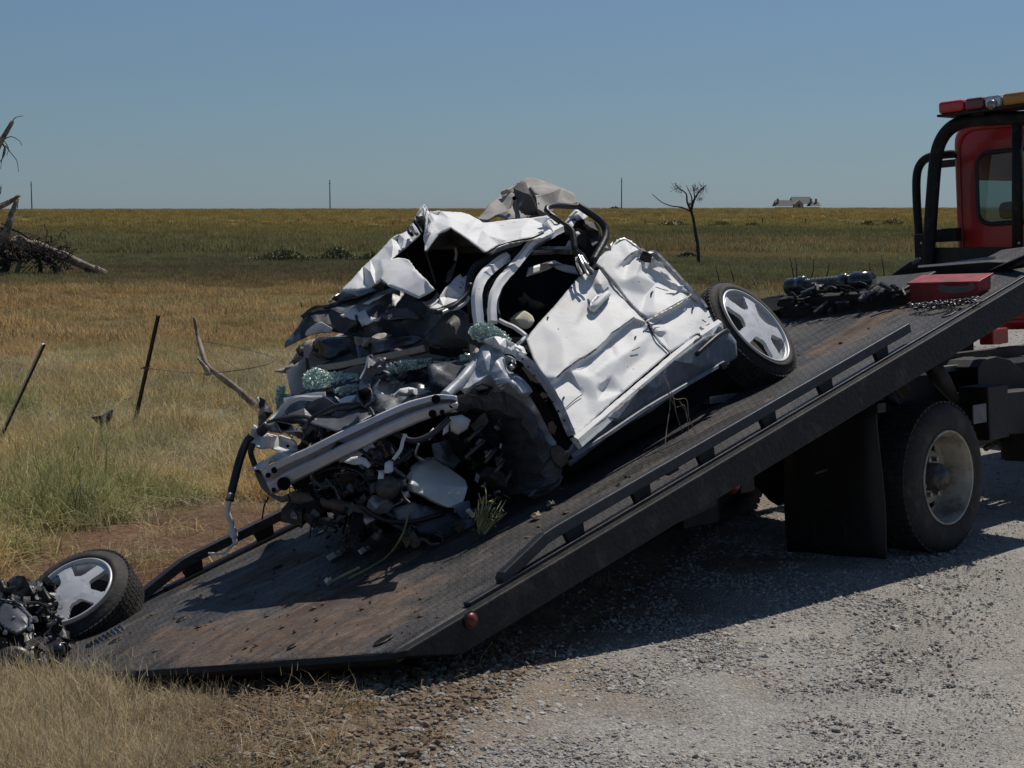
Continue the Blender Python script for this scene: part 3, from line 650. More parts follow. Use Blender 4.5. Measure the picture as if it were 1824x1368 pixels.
G2='green bushes along the field edge at right'
for x,y,w_,h_,lb in ((1285,407,40,14,'bushy green growth just right of the small bare tree'),(1340,408,36,12,'green bush in the field below and left of the farmhouse'),(1545,406,26,14,'green bush in the field midway between farmhouse and roll bar'),(1590,404,40,16,'widest green bush beside the black roll bar at right'),(1200,408,60,18,'brown-green bush behind the trunk of the bare tree')):
    bush(x,y,w_*1.3,h_*.8,lb,n=200,grp=G2,col=(.19,.19,.09))
bush(1225,462,45,12,'dark green low shrub at the foot of the bare tree',n=260,col=(.09,.10,.045))
# steel fence posts
def tpost(x0,y0,x1,y1,wd,label,base=None,lit=True,grp='leaning steel fence posts'):
    b=GP(x0,y0) if base is None else base; tp=PY(x1,y1,b.y-.25); d_=(tp-b).normalized(); b2=b-d_*.1
    t_=thing('fence_post',b,label,'fence post',grp); s=d_.cross(V((0,-1,0))).normalized(); f=s.cross(d_)
    MB().obox((b2+tp)/2,s*wd,f*.006,d_*((tp-b2).length/2)).build('post_flange',M['post'],t_,bevel=.002)
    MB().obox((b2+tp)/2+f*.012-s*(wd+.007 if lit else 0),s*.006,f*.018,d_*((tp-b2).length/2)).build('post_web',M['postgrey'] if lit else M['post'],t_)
    L_=(tp-b2).length; mb=MB(); k=int(L_/.055)
    for i in range(k): mb.obox(b2+d_*(.04+i*.055)-f*.010,s*wd*.4,f*.006,d_*.008)
    q=mb.build('stud',M['post'],t_); q['kind']='stuff'
    return tp
tpost(-8,800,80,612,.008,'leaning steel fence post cut by the left edge, its right side lit grey')
tp=tpost(236,768,282,560,.018,'dark steel fence post leaning right in the grass, wire clip halfway',lit=False)
b=GP(236,768); mb=MB(); c=b+(tp-b)*.55
mb.tube([c+V((-.05,-.02,.0)),c+V((0,-.03,.012)),c+V((.04,-.02,.02))],.006,5); mb.lathe(c+V((0,-.01,0)),V((.1,0,1)),[(-.012,.022),(.012,.022),(.012,.026),(-.012,.026)],10,True)
mb.build('wire_clip',M['wire'],bpy.data.objects['fence_post.001'])
w0=c+V((0,-.03,0)); P_=[w0,w0+V((.6,.2,-.06)),w0+V((1.1,.5,.05)),GP(352,655)+V((0,0,.35)),GP(430,690)+V((0,0,.2))]
tag(MB().tube(spl(P_,6),.0035,4).build('fence_wire',M['wire'],smooth=True),'loose rusty wire strand hanging between post and broken branch','wire')
for x0,y0,x1,y1,lb in ((1282,505,1274,474,'thin dark stake behind the upright car wheel, left of its pair'),(1309,506,1300,475,'thin dark stake behind the upright car wheel, right of its pair'),(1414,498,1407,458,'thin dark stake above the winch drum, leftmost of the four'),(1419,496,1417,461,'thin dark stake above the winch drum, second from the left'),(1444,496,1450,463,'thin dark stake above the winch drum, third from the left'),(1470,496,1477,467,'thin dark stake above the winch, rightmost of the four'),(1548,500,1549,468,'thin dark stake right of the winch'),(1575,498,1570,455,'thin dark stake beside the raised side brace of the bed'),(536,548,535,537,'short dark stake tip just left of the crumpled hood')):
    b=GP(x0,y0+6); tp=PY(x1,y1,b.y); t_=MB().tube([b,(b+tp)/2+V((.02,0,0)),tp],[.02,.016,.012],5).build('field_stake',M['barkdark'],smooth=True); tag(t_,lb,'stake','dark stakes in the field behind the truck bed')
for x,y,h,lb in ((80,412,14,'tiny far post just right of the leftmost skyline pole'),(220,402,8,'tiny far post in the golden field, left of a close pair'),(232,410,10,'tiny far post in the golden field, right of a close pair'),(700,405,12,'tiny far post in the field just left of the white peak of the wreck'),(1149,405,13,'tiny far post between the right-hand pole and the bare tree'),(1358,402,13,'tiny far post in the field just left of the farmhouse'),(1435,402,12,'tiny far post in the field directly below the farmhouse'),(627,400,9,'tiny far post in the field just right of the middle skyline pole')):
    b=GP(x,y); MBo=MB().tube([b-V((0,0,.1)),V((b.x,b.y,b.z+h*b.y/FPX))],.05,5).build('far_post',M['pole']); tag(MBo,lb,'post','tiny posts far out in the field')
# broken branch leaning near the wreck
b=GP(462,735); t_=thing('broken_branch',b,'split grey broken branch leaning in the grass left of the wreck','branch'); Y=b.y
mb=MB(); branchy([(345,564,.2),(350,590,.2),(357,618,.1),(368,650,0),(395,672,0),(425,695,0),(460,728,0)],Y-.3,.014,.040,mb,5,7,.2); mb.build('stem',M['wood'],t_,smooth=True)
mb=MB(); branchy([(352,636,.05),(358,645,0),(366,655,0),(372,668,0)],Y-.35,.014,.03,mb,4,6,.3); mb.build('side_shoot',M['wood'],t_,smooth=True)
mb=MB(); branchy([(364,662,0),(362,675,0),(360,690,0)],Y-.35,.008,.004,mb,3,5); mb.build('splinter',M['palewood'],t_)
# dry weed stalks behind the car wheel
b=GP(1350,525); t_=thing('dry_weed',b,'pale dry weed with forked stalk standing behind the upright car wheel','weed'); Y=b.y
for pts,r in (([(1350,530,0),(1345,505,0),(1336,488,0),(1331,465,0)],.018),([(1340,492,0),(1352,488,0),(1354,472,0)],.01),([(1352,488,0),(1360,478,0)],.007),([(1352,486,0),(1346,476,0)],.007),([(1336,486,0),(1328,476,0)],.006)):
    mb=MB(); branchy(pts,Y,r,.006,mb,3,5); mb.build('stalk',M['straw'],t_)
# dark plastic scrap in the grass
b=GP(183,775); Y=b.y
o=crump('plastic_scrap',[(162,742,0),(180,739,0),(201,727,0),(199,745,0),(189,757,0),(190,770,0),(183,771,0),(178,756,0)],mat('slate_plastic_scrap',(.045,.048,.065),.5),None,fn=lambda x,y,k:PY(x,y,Y-.1+k),inner=[(185,745,-.12),(176,747,.05)],amp=.006,thick=.006,cuts=2)
tag(o,'dark slate plastic scrap standing up in the grass beside the fence post','debris')
for x,y,lb in ((141,699,'tiny white scrap in the grass left of the dark plastic piece'),(219,850,'pale upright straw stub in the trampled grass')):
    b=GP(x,y)+V((0,0,.1 if y<800 else .03))
    if y<800: o=crump('white_scrap',[(x-3,y-3,0),(x+2,y-4,0),(x+4,y+2,.01),(x-1,y+4,0)],M['white'],None,fn=lambda X_,Y_,k:PY(X_,Y_,b.y+k-.3),amp=.001,cuts=1,thick=.003)
    else: o=MB().tube([b,b+V((.005,0,.12))],.008,5).build('straw_stub',M['straw'])
    tag(o,lb,'scrap')
# ================================================================ TOW TRUCK
truck=thing('tow_truck',T0,'black and red flatbed tow truck with its bed tilted down to the ground','tow truck')
# deck material: diamond plate, mud and wear, in bed coordinates through the UV map
md=bpy.data.materials.new('muddy_tread_plate'); md.use_nodes=True; t=md.node_tree; N=t.nodes; L=t.links; p=N['Principled BSDF']
uvn=N.new('ShaderNodeUVMap'); mp=N.new('ShaderNodeMapping'); L.new(uvn.outputs[0],mp.inputs[0])
def nz(scale,det=8,dis=0,vec=None,rough=.6,sx=1,sy=1):
    n=N.new('ShaderNodeTexNoise'); n.inputs['Scale'].default_value=scale; n.inputs['Detail'].default_value=det; n.inputs['Distortion'].default_value=dis; n.inputs['Roughness'].default_value=rough
    m=N.new('ShaderNodeMapping'); m.inputs['Scale'].default_value=(sx,sy,1); L.new(uvn.outputs[0],m.inputs[0]); L.new(m.outputs[0],n.inputs['Vector']); return n.outputs[0]
def rng(x,a,b,c=0,d=1):
    r=N.new('ShaderNodeMapRange'); r.inputs[1].default_value=a; r.inputs[2].default_value=b; r.inputs[3].default_value=c; r.inputs[4].default_value=d; L.new(x,r.inputs[0]); return r.outputs[0]
def mth(op,a,b):
    m=N.new('ShaderNodeMath'); m.operation=op
    for i,x in enumerate((a,b)):
        if isinstance(x,(int,float)): m.inputs[i].default_value=x
        else: L.new(x,m.inputs[i])
    return m.outputs[0]
def mixc(f,a,b):
    m=N.new('ShaderNodeMix'); m.data_type='RGBA'
    for i,x in ((6,a),(7,b)):
        if isinstance(x,tuple): m.inputs[i].default_value=(*x,1)
        else: L.new(x,m.inputs[i])
    L.new(f,m.inputs[0]); return m.outputs[2]
base=mixc(rng(nz(3),.4,.6),(.040,.039,.041),(.072,.067,.066))
base=mixc(rng(nz(2.0,8,1,sx=.5,sy=4),.52,.60),base,(.024,.023,.024))
wear=rng(nz(5,10,1.5,sx=.35,sy=2.2),.55,.70); base=mixc(wear,base,(.13,.115,.10))
att=N.new('ShaderNodeAttribute'); att.attribute_name='mud'
mk=mth('ADD',mth('ADD',att.outputs['Fac'],.16),mth('MULTIPLY',mth('SUBTRACT',nz(2.6,10,1.2),.5),1.6))
mud=rng(mk,.50,.70); mk2=rng(mk,.75,1.0)
mc=mixc(rng(nz(14),.35,.65),(.135,.090,.063),(.20,.138,.10)); mc=mixc(mk2,mc,(.085,.050,.034))
fine=rng(nz(90,4),.35,.6); mud2=mth('MULTIPLY',mth('MULTIPLY',mud,rng(nz(30,6),.3,.5,.4,1)),rng(nz(7,8,1,sx=.4,sy=2.4),.35,.6,1,.35))
colr=mixc(mud2,base,mc); speck=rng(nz(120,3),.66,.72); colr=mixc(mth('MULTIPLY',speck,.6),colr,(.25,.22,.18))
L.new(colr,p.inputs['Base Color']); L.new(rng(mud,0,1,.58,.95),p.inputs['Roughness']); p.inputs['Specular IOR Level'].default_value=.3
# raised diamond lugs
sepx=N.new('ShaderNodeSeparateXYZ'); mp2=N.new('ShaderNodeMapping'); mp2.inputs['Rotation'].default_value=(0,0,PI/4); mp2.inputs['Scale'].default_value=(26,26,26); L.new(uvn.outputs[0],mp2.inputs[0]); L.new(mp2.outputs[0],sepx.inputs[0])
ch=N.new('ShaderNodeTexChecker'); ch.inputs['Scale'].default_value=1; L.new(mp2.outputs[0],ch.inputs['Vector'])
fx=mth('ABSOLUTE',mth('SUBTRACT',mth('FRACT',sepx.outputs[0],0),.5),0); fy=mth('ABSOLUTE',mth('SUBTRACT',mth('FRACT',sepx.outputs[1],0),.5),0)
ex=mth('MAXIMUM',mth('MULTIPLY',fx,2.4),mth('MULTIPLY',fy,7)); ey=mth('MAXIMUM',mth('MULTIPLY',fx,7),mth('MULTIPLY',fy,2.4))
sel=N.new('ShaderNodeMix'); sel.data_type='FLOAT'; L.new(ch.outputs['Fac'],sel.inputs[0]); L.new(ex,sel.inputs[2]); L.new(ey,sel.inputs[3])
lug=rng(sel.outputs[0],.8,1.1,1,0); lug=mth('MULTIPLY',lug,rng(mud,0,1,1,.12))
b=N.new('ShaderNodeBump'); b.inputs['Strength'].default_value=.9; b.inputs['Distance'].default_value=.004; L.new(lug,b.inputs['Height'])
b2=N.new('ShaderNodeBump'); b2.inputs['Strength'].default_value=.7; b2.inputs['Distance'].default_value=.012; L.new(mth('MULTIPLY',nz(40,8),mud),b2.inputs['Height']); L.new(b.outputs[0],b2.inputs['Normal']); L.new(b2.outputs[0],p.inputs['Normal'])
# deck top: fine grid, trimmed to the tail line, slightly battered
def tail(b): return -.71-.27*max(0,b+.05) if b<1.45 else -1.10-.03*(b-1.45)
nb=60; na2=150; vv=[];uv=[];mudv=[]
def mudf(a,b):
    g=lambda a0,b0,sa_,sb,k: k*math.exp(-((a-a0)/sa_)**2-((b-b0)/sb)**2)
    m=g(-.75,1.0,.40,1.0,.62)+g(-.25,.65,.28,.45,.50)+g(.0,1.75,.30,.22,.62)+g(.35,.9,.5,.3,.28)+g(.9,.35,1.2,.12,.35)+g(2.2,.22,1.2,.10,.36)+g(3.55,.62,.7,.16,.62)+g(4.4,.45,.35,.3,.45)+g(-.15,.9,.5,.06,.5)
    return min(1,m)
for i in range(na2+1):
    for j in range(nb+1):
        b_=-.03+(2.25+.03)*j/nb; t_=i/na2; a_=tail(b_)+((5.2 if b_<.62 else 4.42)-tail(b_))*t_
        wv=.006*noise.noise(V((a_*1.2,b_*1.5,3)))-.012*math.exp(-((a_-tail(b_))/.12)**2)*(.5+noise.noise(V((b_*4,1,1))))
        vv.append(BB(a_,b_,wv)); uv.append((a_,b_)); mudv.append(mudf(a_,b_))
k=nb+1; ff=[(i*k+j,(i+1)*k+j,(i+1)*k+j+1,i*k+j+1) for i in range(na2) for j in range(nb)]
deck=mobj('bed',vv,ff,md,truck,smooth=True,uv=uv,solid=.04)
a_=deck.data.attributes.new('mud','FLOAT','POINT'); a_.data.foreach_set('value',mudv)
BK=M['truckblack']; RB=M['railblue']
# near and far side channels
def channel(b0,b1,nm,ao=-.62):
    mb=MB(); mb.add([BB(-.70,b0,-.02),BB(-.45,b0,-.13),BB(5.2,b0,-.155),BB(5.2,b0,.012),BB(-.70,b0,.004),
                     BB(-.74,b1,-.02),BB(-.45,b1,-.13),BB(5.2,b1,-.155),BB(5.2,b1,.012),BB(-.74,b1,.004)],[(0,1,2,3,4),(9,8,7,6,5),(0,4,9,5),(4,3,8,9),(3,2,7,8),(2,1,6,7),(1,0,5,6)])
    return mb.build(nm,BK,deck,bevel=.006)
channel(-.085,-.031,'side_channel')
MB().add([BB(-1.08,2.251,-.03),BB(-.8,2.251,-.13),BB(4.42,2.251,-.155),BB(4.42,2.251,.012),BB(-1.08,2.251,.004),BB(-1.08,2.31,-.03),BB(-.8,2.31,-.13),BB(4.42,2.31,-.155),BB(4.42,2.31,.012),BB(-1.08,2.31,.004)],[(4,3,2,1,0),(5,6,7,8,9),(0,5,9,4),(4,9,8,3),(3,8,7,2),(2,7,6,1),(1,6,5,0)]).build('side_channel',BK,deck,bevel=.006)
# near edge strip standing just above the deck
MB().box(BB,-.30,5.2,-.028,.012,.0,.018).build('edge_strip',RB,deck,bevel=.004)
MB().box(BB,-.30,4.42,2.21,2.249,.0,.018).build('edge_strip',RB,deck,bevel=.004)
# tail roll plate
mb=MB(); P_=[]
for j in range(13):
    b_=-.03+2.28*j/12; P_+= [BB(tail(b_)+.004,b_,-.002),BB(tail(b_)-.012,b_,-.022),BB(tail(b_)+.0,b_,-.05),BB(tail(b_)+.10,b_,-.11),BB(tail(b_)+.12,b_,-.055)]
ff=[(i*5+j,i*5+(j+1)%5,(i+1)*5+(j+1)%5,(i+1)*5+j) for i in range(12) for j in range(5)]; mb.add(P_,ff); mb.build('tail_plate',M['frame'],deck)
# kick rails
def rail(bb,a0,a1,posts):
    mb=MB(); path=[(a0,.018),(a0+.02,.035),(a0+.29,.112),(a0+.36,.116),(a1,.116)]
    h=.022; V_=[]
    for a,c in path:
        for (db,dc) in ((-h,-.05),(h,-.05),(h,0),(-h,0)): V_.append(BB(a,bb+db,c+dc if c>.05 else c+dc+.02))
    n=len(path); F_=[(i*4+j,i*4+(j+1)%4,(i+1)*4+(j+1)%4,(i+1)*4+j) for i in range(n-1) for j in range(4)]+[(3,2,1,0),tuple((n-1)*4+j for j in range(4))]
    mb.add(V_,F_); r=mb.build('kick_rail',RB,deck,bevel=.005)
    for a in posts: MB().add([BB(a-.045,bb-.012,.0),BB(a+.045,bb-.012,.0),BB(a+.045,bb+.012,.0),BB(a-.045,bb+.012,.0),BB(a-.06,bb-.012,.070),BB(a+.06,bb-.012,.070),BB(a+.06,bb+.012,.070),BB(a-.06,bb+.012,.070)],[(0,3,2,1),(4,5,6,7),(0,1,5,4),(1,2,6,5),(2,3,7,6),(3,0,4,7)]).build('rail_post',BK,deck)
def ab(x,y): a,b,c=bedc(PC(x,y,.02)); return a
rail(-.005,bedc(PB(885,1030,0))[0],bedc(PB(1618,600,0))[0],[bedc(PB(x,y,0))[0] for x,y in ((1020,950),(1140,882),(1255,815),(1365,748),(1467,690),(1567,632))])
rail(2.23,bedc(PB(246,1075,2.23))[0],4.0,[bedc(PB(x,y,2.23))[0] for x,y in ((345,1020),(470,950))]+[.9,1.6,2.4,3.1,3.8])
MB().obox(PB(1196,838,-.01),AD*.035,AL*.012,AN*.012).build('rail_lug',BK,deck)
# marker lamp on the side channel near the tail
c=PB(837,1104,-.088); mb=MB(); mb.lathe(c,-AL,[(0,.030),(.008,.030),(.02,.022),(.026,.0)],16); mb.build('marker_lamp',mat('dull_red_marker_lens',(.11,.012,.014),.4),deck,smooth=True)
MB().lathe(c,-AL,[(-.002,.036),(.006,.036),(.006,.03),(-.002,.03)],16,True).build('lamp_ring',M['frame'],deck)
c=PB(1240,880,-.088)
# tie-down slots
for x,y,r in ((683,1139,.035),(925,985,.0),(493,1010,.022),(322,1103,.02),(205,1140,.025),(1690,560,.04),(1665,592,.03),(519,1151,.018)):
    if not r: continue
    a,b_,c_=bedc(PC(x,y,.003)); o=MB(); q=[BB(a+r*1.5*math.cos(t),b_+r*.8*math.sin(t),.004+.001*(i%2)) for i,t in enumerate([2*PI*i/14 for i in range(14)])]; q2=[BB(a+r*1.2*math.cos(t),b_+r*.6*math.sin(t),.0075) for t in [2*PI*i/14 for i in range(14)]]
    o.add(q+q2,[(i,(i+1)%14,14+(i+1)%14,14+i) for i in range(14)]); o.build('slot_rim',M['frame'],deck)
    o=MB(); o.add(q2,[tuple(range(14))]); o.build('slot',M['void'],deck)
# longitudinal bed sills and crossmembers below the deck
for b0 in (.62,1.55): MB().box(BB,-.3,4.42,b0,b0+.09,-.26,-.045).build('bed_sill',M['frame'],deck)
for a in [x*.6-.35 for x in range(8)]: MB().box(BB,a,a+.06,-.03,2.25,-.13,-.044).build('crossmember',M['frame'],deck)
# mud clods and crumbs on the deck
mb=MB()
for _ in range(700):
    a=rnd.uniform(-1.0,1.2) if rnd.random()<.75 else rnd.uniform(1,4.6); b_=rnd.uniform(.05,2.1)
    if a<tail(b_)+.05: continue
    if rnd.random()>.25+mudf(a,b_): continue
    r=abs(rnd.gauss(0,.007))+.002; c=BB(a,b_,r*.3); e=[V((rnd.uniform(.6,1.3),0,0)),V((0,rnd.uniform(.6,1.3),0)),V((0,0,rnd.uniform(.4,.9)))]
    mb.add([c+e[0]*r,c+e[1]*r,c-e[0]*r,c-e[1]*r,c+e[2]*r,c-e[2]*r],[(0,1,4),(1,2,4),(2,3,4),(3,0,4),(1,0,5),(2,1,5),(3,2,5),(0,3,5)])
q=mb.build('mud_crumbs',M['mud'],None,origin=BB(0,1,0)); q['kind']='stuff'; q['label']='crumbs of dried red mud scattered on the bed'; 
# ---- chassis
FR=M['frame']
for v0 in (.62,1.42): MB().box(TU,-1.15,5.6,v0,v0+.09,.70,.93).build('frame_rail',FR,truck,bevel=.006)
for u in (-1.1,-.2,.9,2.0,3.1,4.4): MB().box(TU,u,u+.09,.712,1.418,.74,.90).build('frame_crossmember',FR,truck)
MB().box(TU,-1.25,3.05,.55,.60,.935,.975).build('subframe_flange',M['steel'],truck,bevel=.003)
MB().box(TU,-1.2,3.05,.63,.70,.935,1.04).build('subframe_rail',FR,truck,bevel=.004)
MB().box(TU,-1.2,3.05,1.44,1.51,.935,1.04).build('subframe_rail',FR,truck,bevel=.004)
MB().tube([TU(0,.2,.42),TU(0,.85,.42),TU(0,1.02,.42),TU(0,1.2,.42),TU(0,1.85,.42)],[.07,.08,.20,.08,.07],14).build('rear_axle',FR,truck,smooth=True)
# wheels
def truck_wheel(u,v,outer,R=.42,wd=.24,face=-1,dish=.15,single=False):
    c=TU(u,v,R); ax=(-LA4)*(-face) if False else (-LA4 if face<0 else LA4)
    mb=MB(); k=.6
    prof=[(0,.26),(.006,.275),(.012,.30),(.012,.345),(.0,.385),(-.018,.405),(-.035,.418)]
    n=40; pr=[(h,r) for h,r in prof]+[(-wd+.035,.418),(-wd+.018,.405),(-wd,.385),(-wd-.01,.34),(-wd,.26)]
    mb.lathe(c,ax,pr,56,True); tyre=mb.build('wheel',M['tyre'],truck,smooth=True)
    # tread blocks
    mb=MB(); ref=V((0,0,1)); x=ax.cross(ref).normalized(); y=ax.cross(x)
    for i in range(60):
        a=2*PI*i/60; rr=x*math.cos(a)+y*math.sin(a); tt=ax.cross(rr)
        for j in range(4):
            h=-.045-j*(wd-.07)/3.3; mb.obox(c+ax*h+rr*.4195+tt*(.006*(j%2)),ax*.021,tt*.0155,rr*.006)
    q=mb.build('tread',M['tyre'],tyre); q['kind']='stuff'
    if outer:
        mb=MB(); mb.lathe(c,ax,[(.010,.252),(.012,.262),(.004,.266),(-.006,.256),(-.03,.246),(-.07,.238),(-.10,.225),(-dish,.218),(-dish-.02,.215),(-dish-.02,.24),(-.04,.258)],48,True); rim=mb.build('rim',M['wheelcream'],tyre,smooth=True)
        # disc with hand holes
        V_=[];F_=[]; rs=[.075,.12,.15,.195,.219]; n=40
        for i,r in enumerate(rs):
            for j in range(n):
                a=2*PI*j/n; V_.append(c+ax*(-dish+(.025 if i<2 else (.02 if i==2 else 0)))+(x*math.cos(a)+y*math.sin(a))*r)
        for i in range(len(rs)-1):
            for j in range(n):
                if i==2 and j%8 in (2,3,4): continue
                a=i*n+j; b2=i*n+(j+1)%n; F_.append((a,b2,b2+n,a+n))
        MB().add(V_,F_).build('wheel_disc',M['wheelcream'],tyre,solid=.008)
        MB().lathe(c,ax,[(-dish-.02,.08),(-.05,.078),(-.035,.07),(-.03,.05),(-.012,.045),(-.01,.0)],20).build('hub',M['dkmetal'],tyre,smooth=True)
        for i in range(8):
            a=2*PI*(i+.5)/8; q=c+ax*(-dish+.03)+(x*math.cos(a)+y*math.sin(a))*.105; MB().tube([q,q+ax*.04],.014,6).build('lug_nut',M['steel'],tyre)
    return tyre
truck_wheel(.11,-.02,True,wd=.25); truck_wheel(.11,.28,False,wd=.25); truck_wheel(.11,2.02,False,face=1); truck_wheel(.11,1.74,False,face=1)
truck_wheel(4.65,-.02,True,dish=.06); truck_wheel(4.65,2.0,True,face=1,dish=.06)
# mud flaps with a curved top and hanger
for v0,v1 in ((-.02,.60),(1.45,2.05)):
    V_=[];F_=[]
    for i in range(13):
        for j in range(7):
            v=v0+(v1-v0)*j/6; w_=.06+.80*i/12; V_.append(TU(-.56+.018*math.sin(j*1.7+i*.4)+.02*(1-i/12),v,w_))
    for i in range(12):
        for j in range(6): F_.append((i*7+j,i*7+j+1,(i+1)*7+j+1,(i+1)*7+j))
    MB().add(V_,F_).build('mud_flap',M['flap'],truck,smooth=True,solid=.012)
    MB().box(TU,-.60,-.52,v0-.02,v1+.02,.84,.89).build('flap_hanger',FR,truck,bevel=.004)
MB().obox((PV(1457,843,.32)+PV(1497,830,.32))/2+FW*-.02,FW*.005,(PV(1497,830,.32)-PV(1457,843,.32))/2,UP*.006).build('flap_strip',M['steel'],truck)
# embossed maker plate on the flap is unreadable: a low oval ridge
c=TU(-.585,.30,.19); mb=MB(); mb.lathe(c,-FW,[(0,.11),(.006,.108),(.006,.095),(0,.093)],24,True)
o=mb.build('flap_badge',M['flap'],truck)
# hinge tower, wheel lift (stinger) and tail lamps below the bed
MB().box(TU,-1.45,-1.15,.60,.72,.30,.98).build('hinge_bracket',FR,truck,bevel=.01); MB().box(TU,-1.45,-1.15,1.41,1.53,.30,.98).build('hinge_bracket',FR,truck,bevel=.01)
MB().box(TU,-1.42,-1.30,.25,1.9,.50,.60).build('rear_crossbar',FR,truck,bevel=.008)
mb=MB(); mb.prism([TU(-2.35,1.02,.30),TU(-1.2,1.02,.24),TU(-1.2,1.02,.40),TU(-2.3,1.02,.36)],LA4*.12); mb.build('wheel_lift_boom',M['gunmetal'],truck,bevel=.006)
mb=MB(); mb.box(TU,-2.40,-2.28,.45,1.75,.26,.36); mb.build('wheel_lift_crossbar',M['gunmetal'],truck,bevel=.006)
for i in range(6): MB().tube([TU(-2.41+.005,.52+.05*i,.31),TU(-2.27,.52+.05*i,.31)],.013,8).build('crossbar_pin',M['steel'],truck)
MB().lathe(TU(-2.41,.50,.24),-FW,[(0,.05),(.012,.05),(.012,.036),(0,.036)],18,True).build('wheel_lift_ring',M['steel'],truck)
MB().tube([TU(-1.4,.45,.45),TU(-1.75,.45,.40),TU(-2.2,.55,.36)],.03,10).build('lift_cylinder',M['gunmetal'],truck,smooth=True)
for v in (.30,1.78):
    q=MB().lathe(TU(-1.425,v,.55),-FW,[(0,.05),(.02,.05),(.03,.03),(.032,0)],16).build('tail_lamp',M['dkredlens'],truck,smooth=True)
# tilt cylinders between frame and bed
for v in (.50,1.60):
    a=TU(.55,v,.86); b2=TU(.05,v,1.20); q=MB().tube([a,a+(b2-a)*.6],.045,12).build('tilt_cylinder',FR,truck,smooth=True); MB().tube([a+(b2-a)*.6,b2],.025,10).build('cylinder_rod',M['steel'],q,smooth=True)
a=PV(1655,645,.30); b2=PV(1700,712,.30); q=MB().tube([a,a+(b2-a)*.5,b2],[.055,.055,.03],12).build('hydraulic_strut',FR,truck,smooth=True)
a=PV(1578,700,.30); b2=PV(1600,730,.30); MB().tube([a,b2],.03,10).build('hydraulic_strut',FR,truck,smooth=True)
# clutter beside the frame right of the tyre: air tank, brackets, placard
c=PV(1752,735,.25); MB().obox(c,FW*.12,LA4*.10,UP4*.16).build('control_box',FR,truck,bevel=.008)
MB().obox(PV(1744,738,.143),FW*.075,LA4*.004,UP4*.055).build('placard',M['placard'],truck)
MB().prism([PV(1742,655,.4),PV(1750,642,.4),PV(1775,636,.4),PV(1800,642,.4),PV(1824,665,.4),PV(1860,700,.4),PV(1742,700,.4)],LA4*.25).build('battery_tray',FR,truck,bevel=.006)
MB().prism([PV(1775,702,.2),PV(1900,690,.2),PV(1900,770,.2),PV(1800,775,.2),PV(1786,760,.2)],LA4*.3).build('step_box',M['frame'],truck,bevel=.008)
MB().box(TU,1.55,2.35,.05,.45,.34,.56).build('fuel_tank',FR,truck,bevel=.03)
MB().tube([TU(.6,.5,.52),TU(1.2,.45,.50),TU(2.0,.5,.5),TU(3.2,.55,.52)],.04,8).build('exhaust_pipe',M['rust'],truck,smooth=True)
MB().tube(spl([PV(1755,800,.45),PV(1775,788,.45),PV(1790,800,.45),PV(1815,785,.45),PV(1850,800,.45)],4),.02,6).build('air_line',M['dkmetal'],truck,smooth=True)
MB().tube([TU(.9,1.0,.55),TU(1.3,1.0,.52)],.11,14).build('air_tank',FR,truck,smooth=True)
MB().tube([TU(.1,1.0,.5),TU(3.2,1.02,.62)],.045,10).build('drive_shaft',M['dkmetal'],truck,smooth=True)
for u in (-.5,.45): MB().prism([TU(u,.52,.62),TU(0,.52,.40),TU(-u if False else u*.0,.52,.36),TU(u,.52,.56)],LA4*.08).build('leaf_spring',FR,truck)
MB().obox(PV(1770,600,.5),FW*.10,LA4*.05,UP4*.05).build('red_hose_box',M['red'],truck,bevel=.01)
# hydraulic valve levers near the cab, red
MB().obox(PU(1768,585,2.8),FW*.02,LA4*.06,UP4*.12).build('red_side_panel',M['red'],truck,bevel=.01)
# ---- cab
CU=3.35
def rrect(v0,v1,w0,w1,r,nc=6,nw=()):
    P_=[]
    def seg(a,b,ks): P_.extend([(a[0]+(b[0]-a[0])*k,a[1]+(b[1]-a[1])*k) for k in ks])
    hs=[(x-w0-r)/(w1-w0-2*r) for x in nw]
    P_.append((v0,w0+r)); seg((v0,w0+r),(v0,w1-r),hs)
    for i in range(nc+1): a=PI-PI/2*i/nc; P_.append((v0+r+r*math.cos(a),w1-r+r*math.sin(a)))
    for i in range(nc+1): a=PI/2-PI/2*i/nc; P_.append((v1-r+r*math.cos(a),w1-r+r*math.sin(a)))
    seg((v1,w1-r),(v1,w0+r),[1-h for h in reversed(hs)])
    for i in range(nc+1): a=-PI/2*i/nc; P_.append((v1-r+r*math.cos(a),w0+r+r*math.sin(a)))
    for i in range(nc+1): a=-PI/2-PI/2*i/nc; P_.append((v0+r+r*math.cos(a),w0+r+r*math.sin(a)))
    return P_
def vw(P): q=P-T0; return q.dot(LA4), q.dot(UP4)
vA,wA=vw(PU(1697,232,CU)); v1=vA; v0=v1-1.98; w1=wA+.03; w0=1.12
nw=(1.62,2.25); base=rrect(v0,v1,w0,w1,.13,nw=nw); n=len(base)
rings=[]
vc,wc=(v0+v1)/2,(w0+w1)/2
for u,ins in ((CU,.06),(CU+.02,.022),(CU+.06,.0),(CU+.35,0),(CU+1.05,0),(CU+1.3,0)):
    rings.append([TU(u,v+(ins if v<vc else -ins)*(1 if abs(v-vc)>.8 else .0),w_-(ins if w_>wc else -ins)*(1 if abs(w_-wc)>.6 else 0)) for v,w_ in base])
V_=[q for r in rings for q in r]; F_=[]
for i in range(len(rings)-1):
    for j in range(n):
        k2=(j+1)%n; a,bq=base[j],base[k2]
        if i==3 and abs(a[0]-bq[0])<1e-6 and {round(a[1],3),round(bq[1],3)}=={1.62,2.25}: continue
        F_.append((i*n+j,i*n+k2,(i+1)*n+k2,(i+1)*n+j))
cab=MB().add(V_,F_).build('cab',M['red'],truck,smooth=True,solid=.02)
try: cab.data.set_sharp_from_angle(angle=math.radians(50))
except Exception: pass
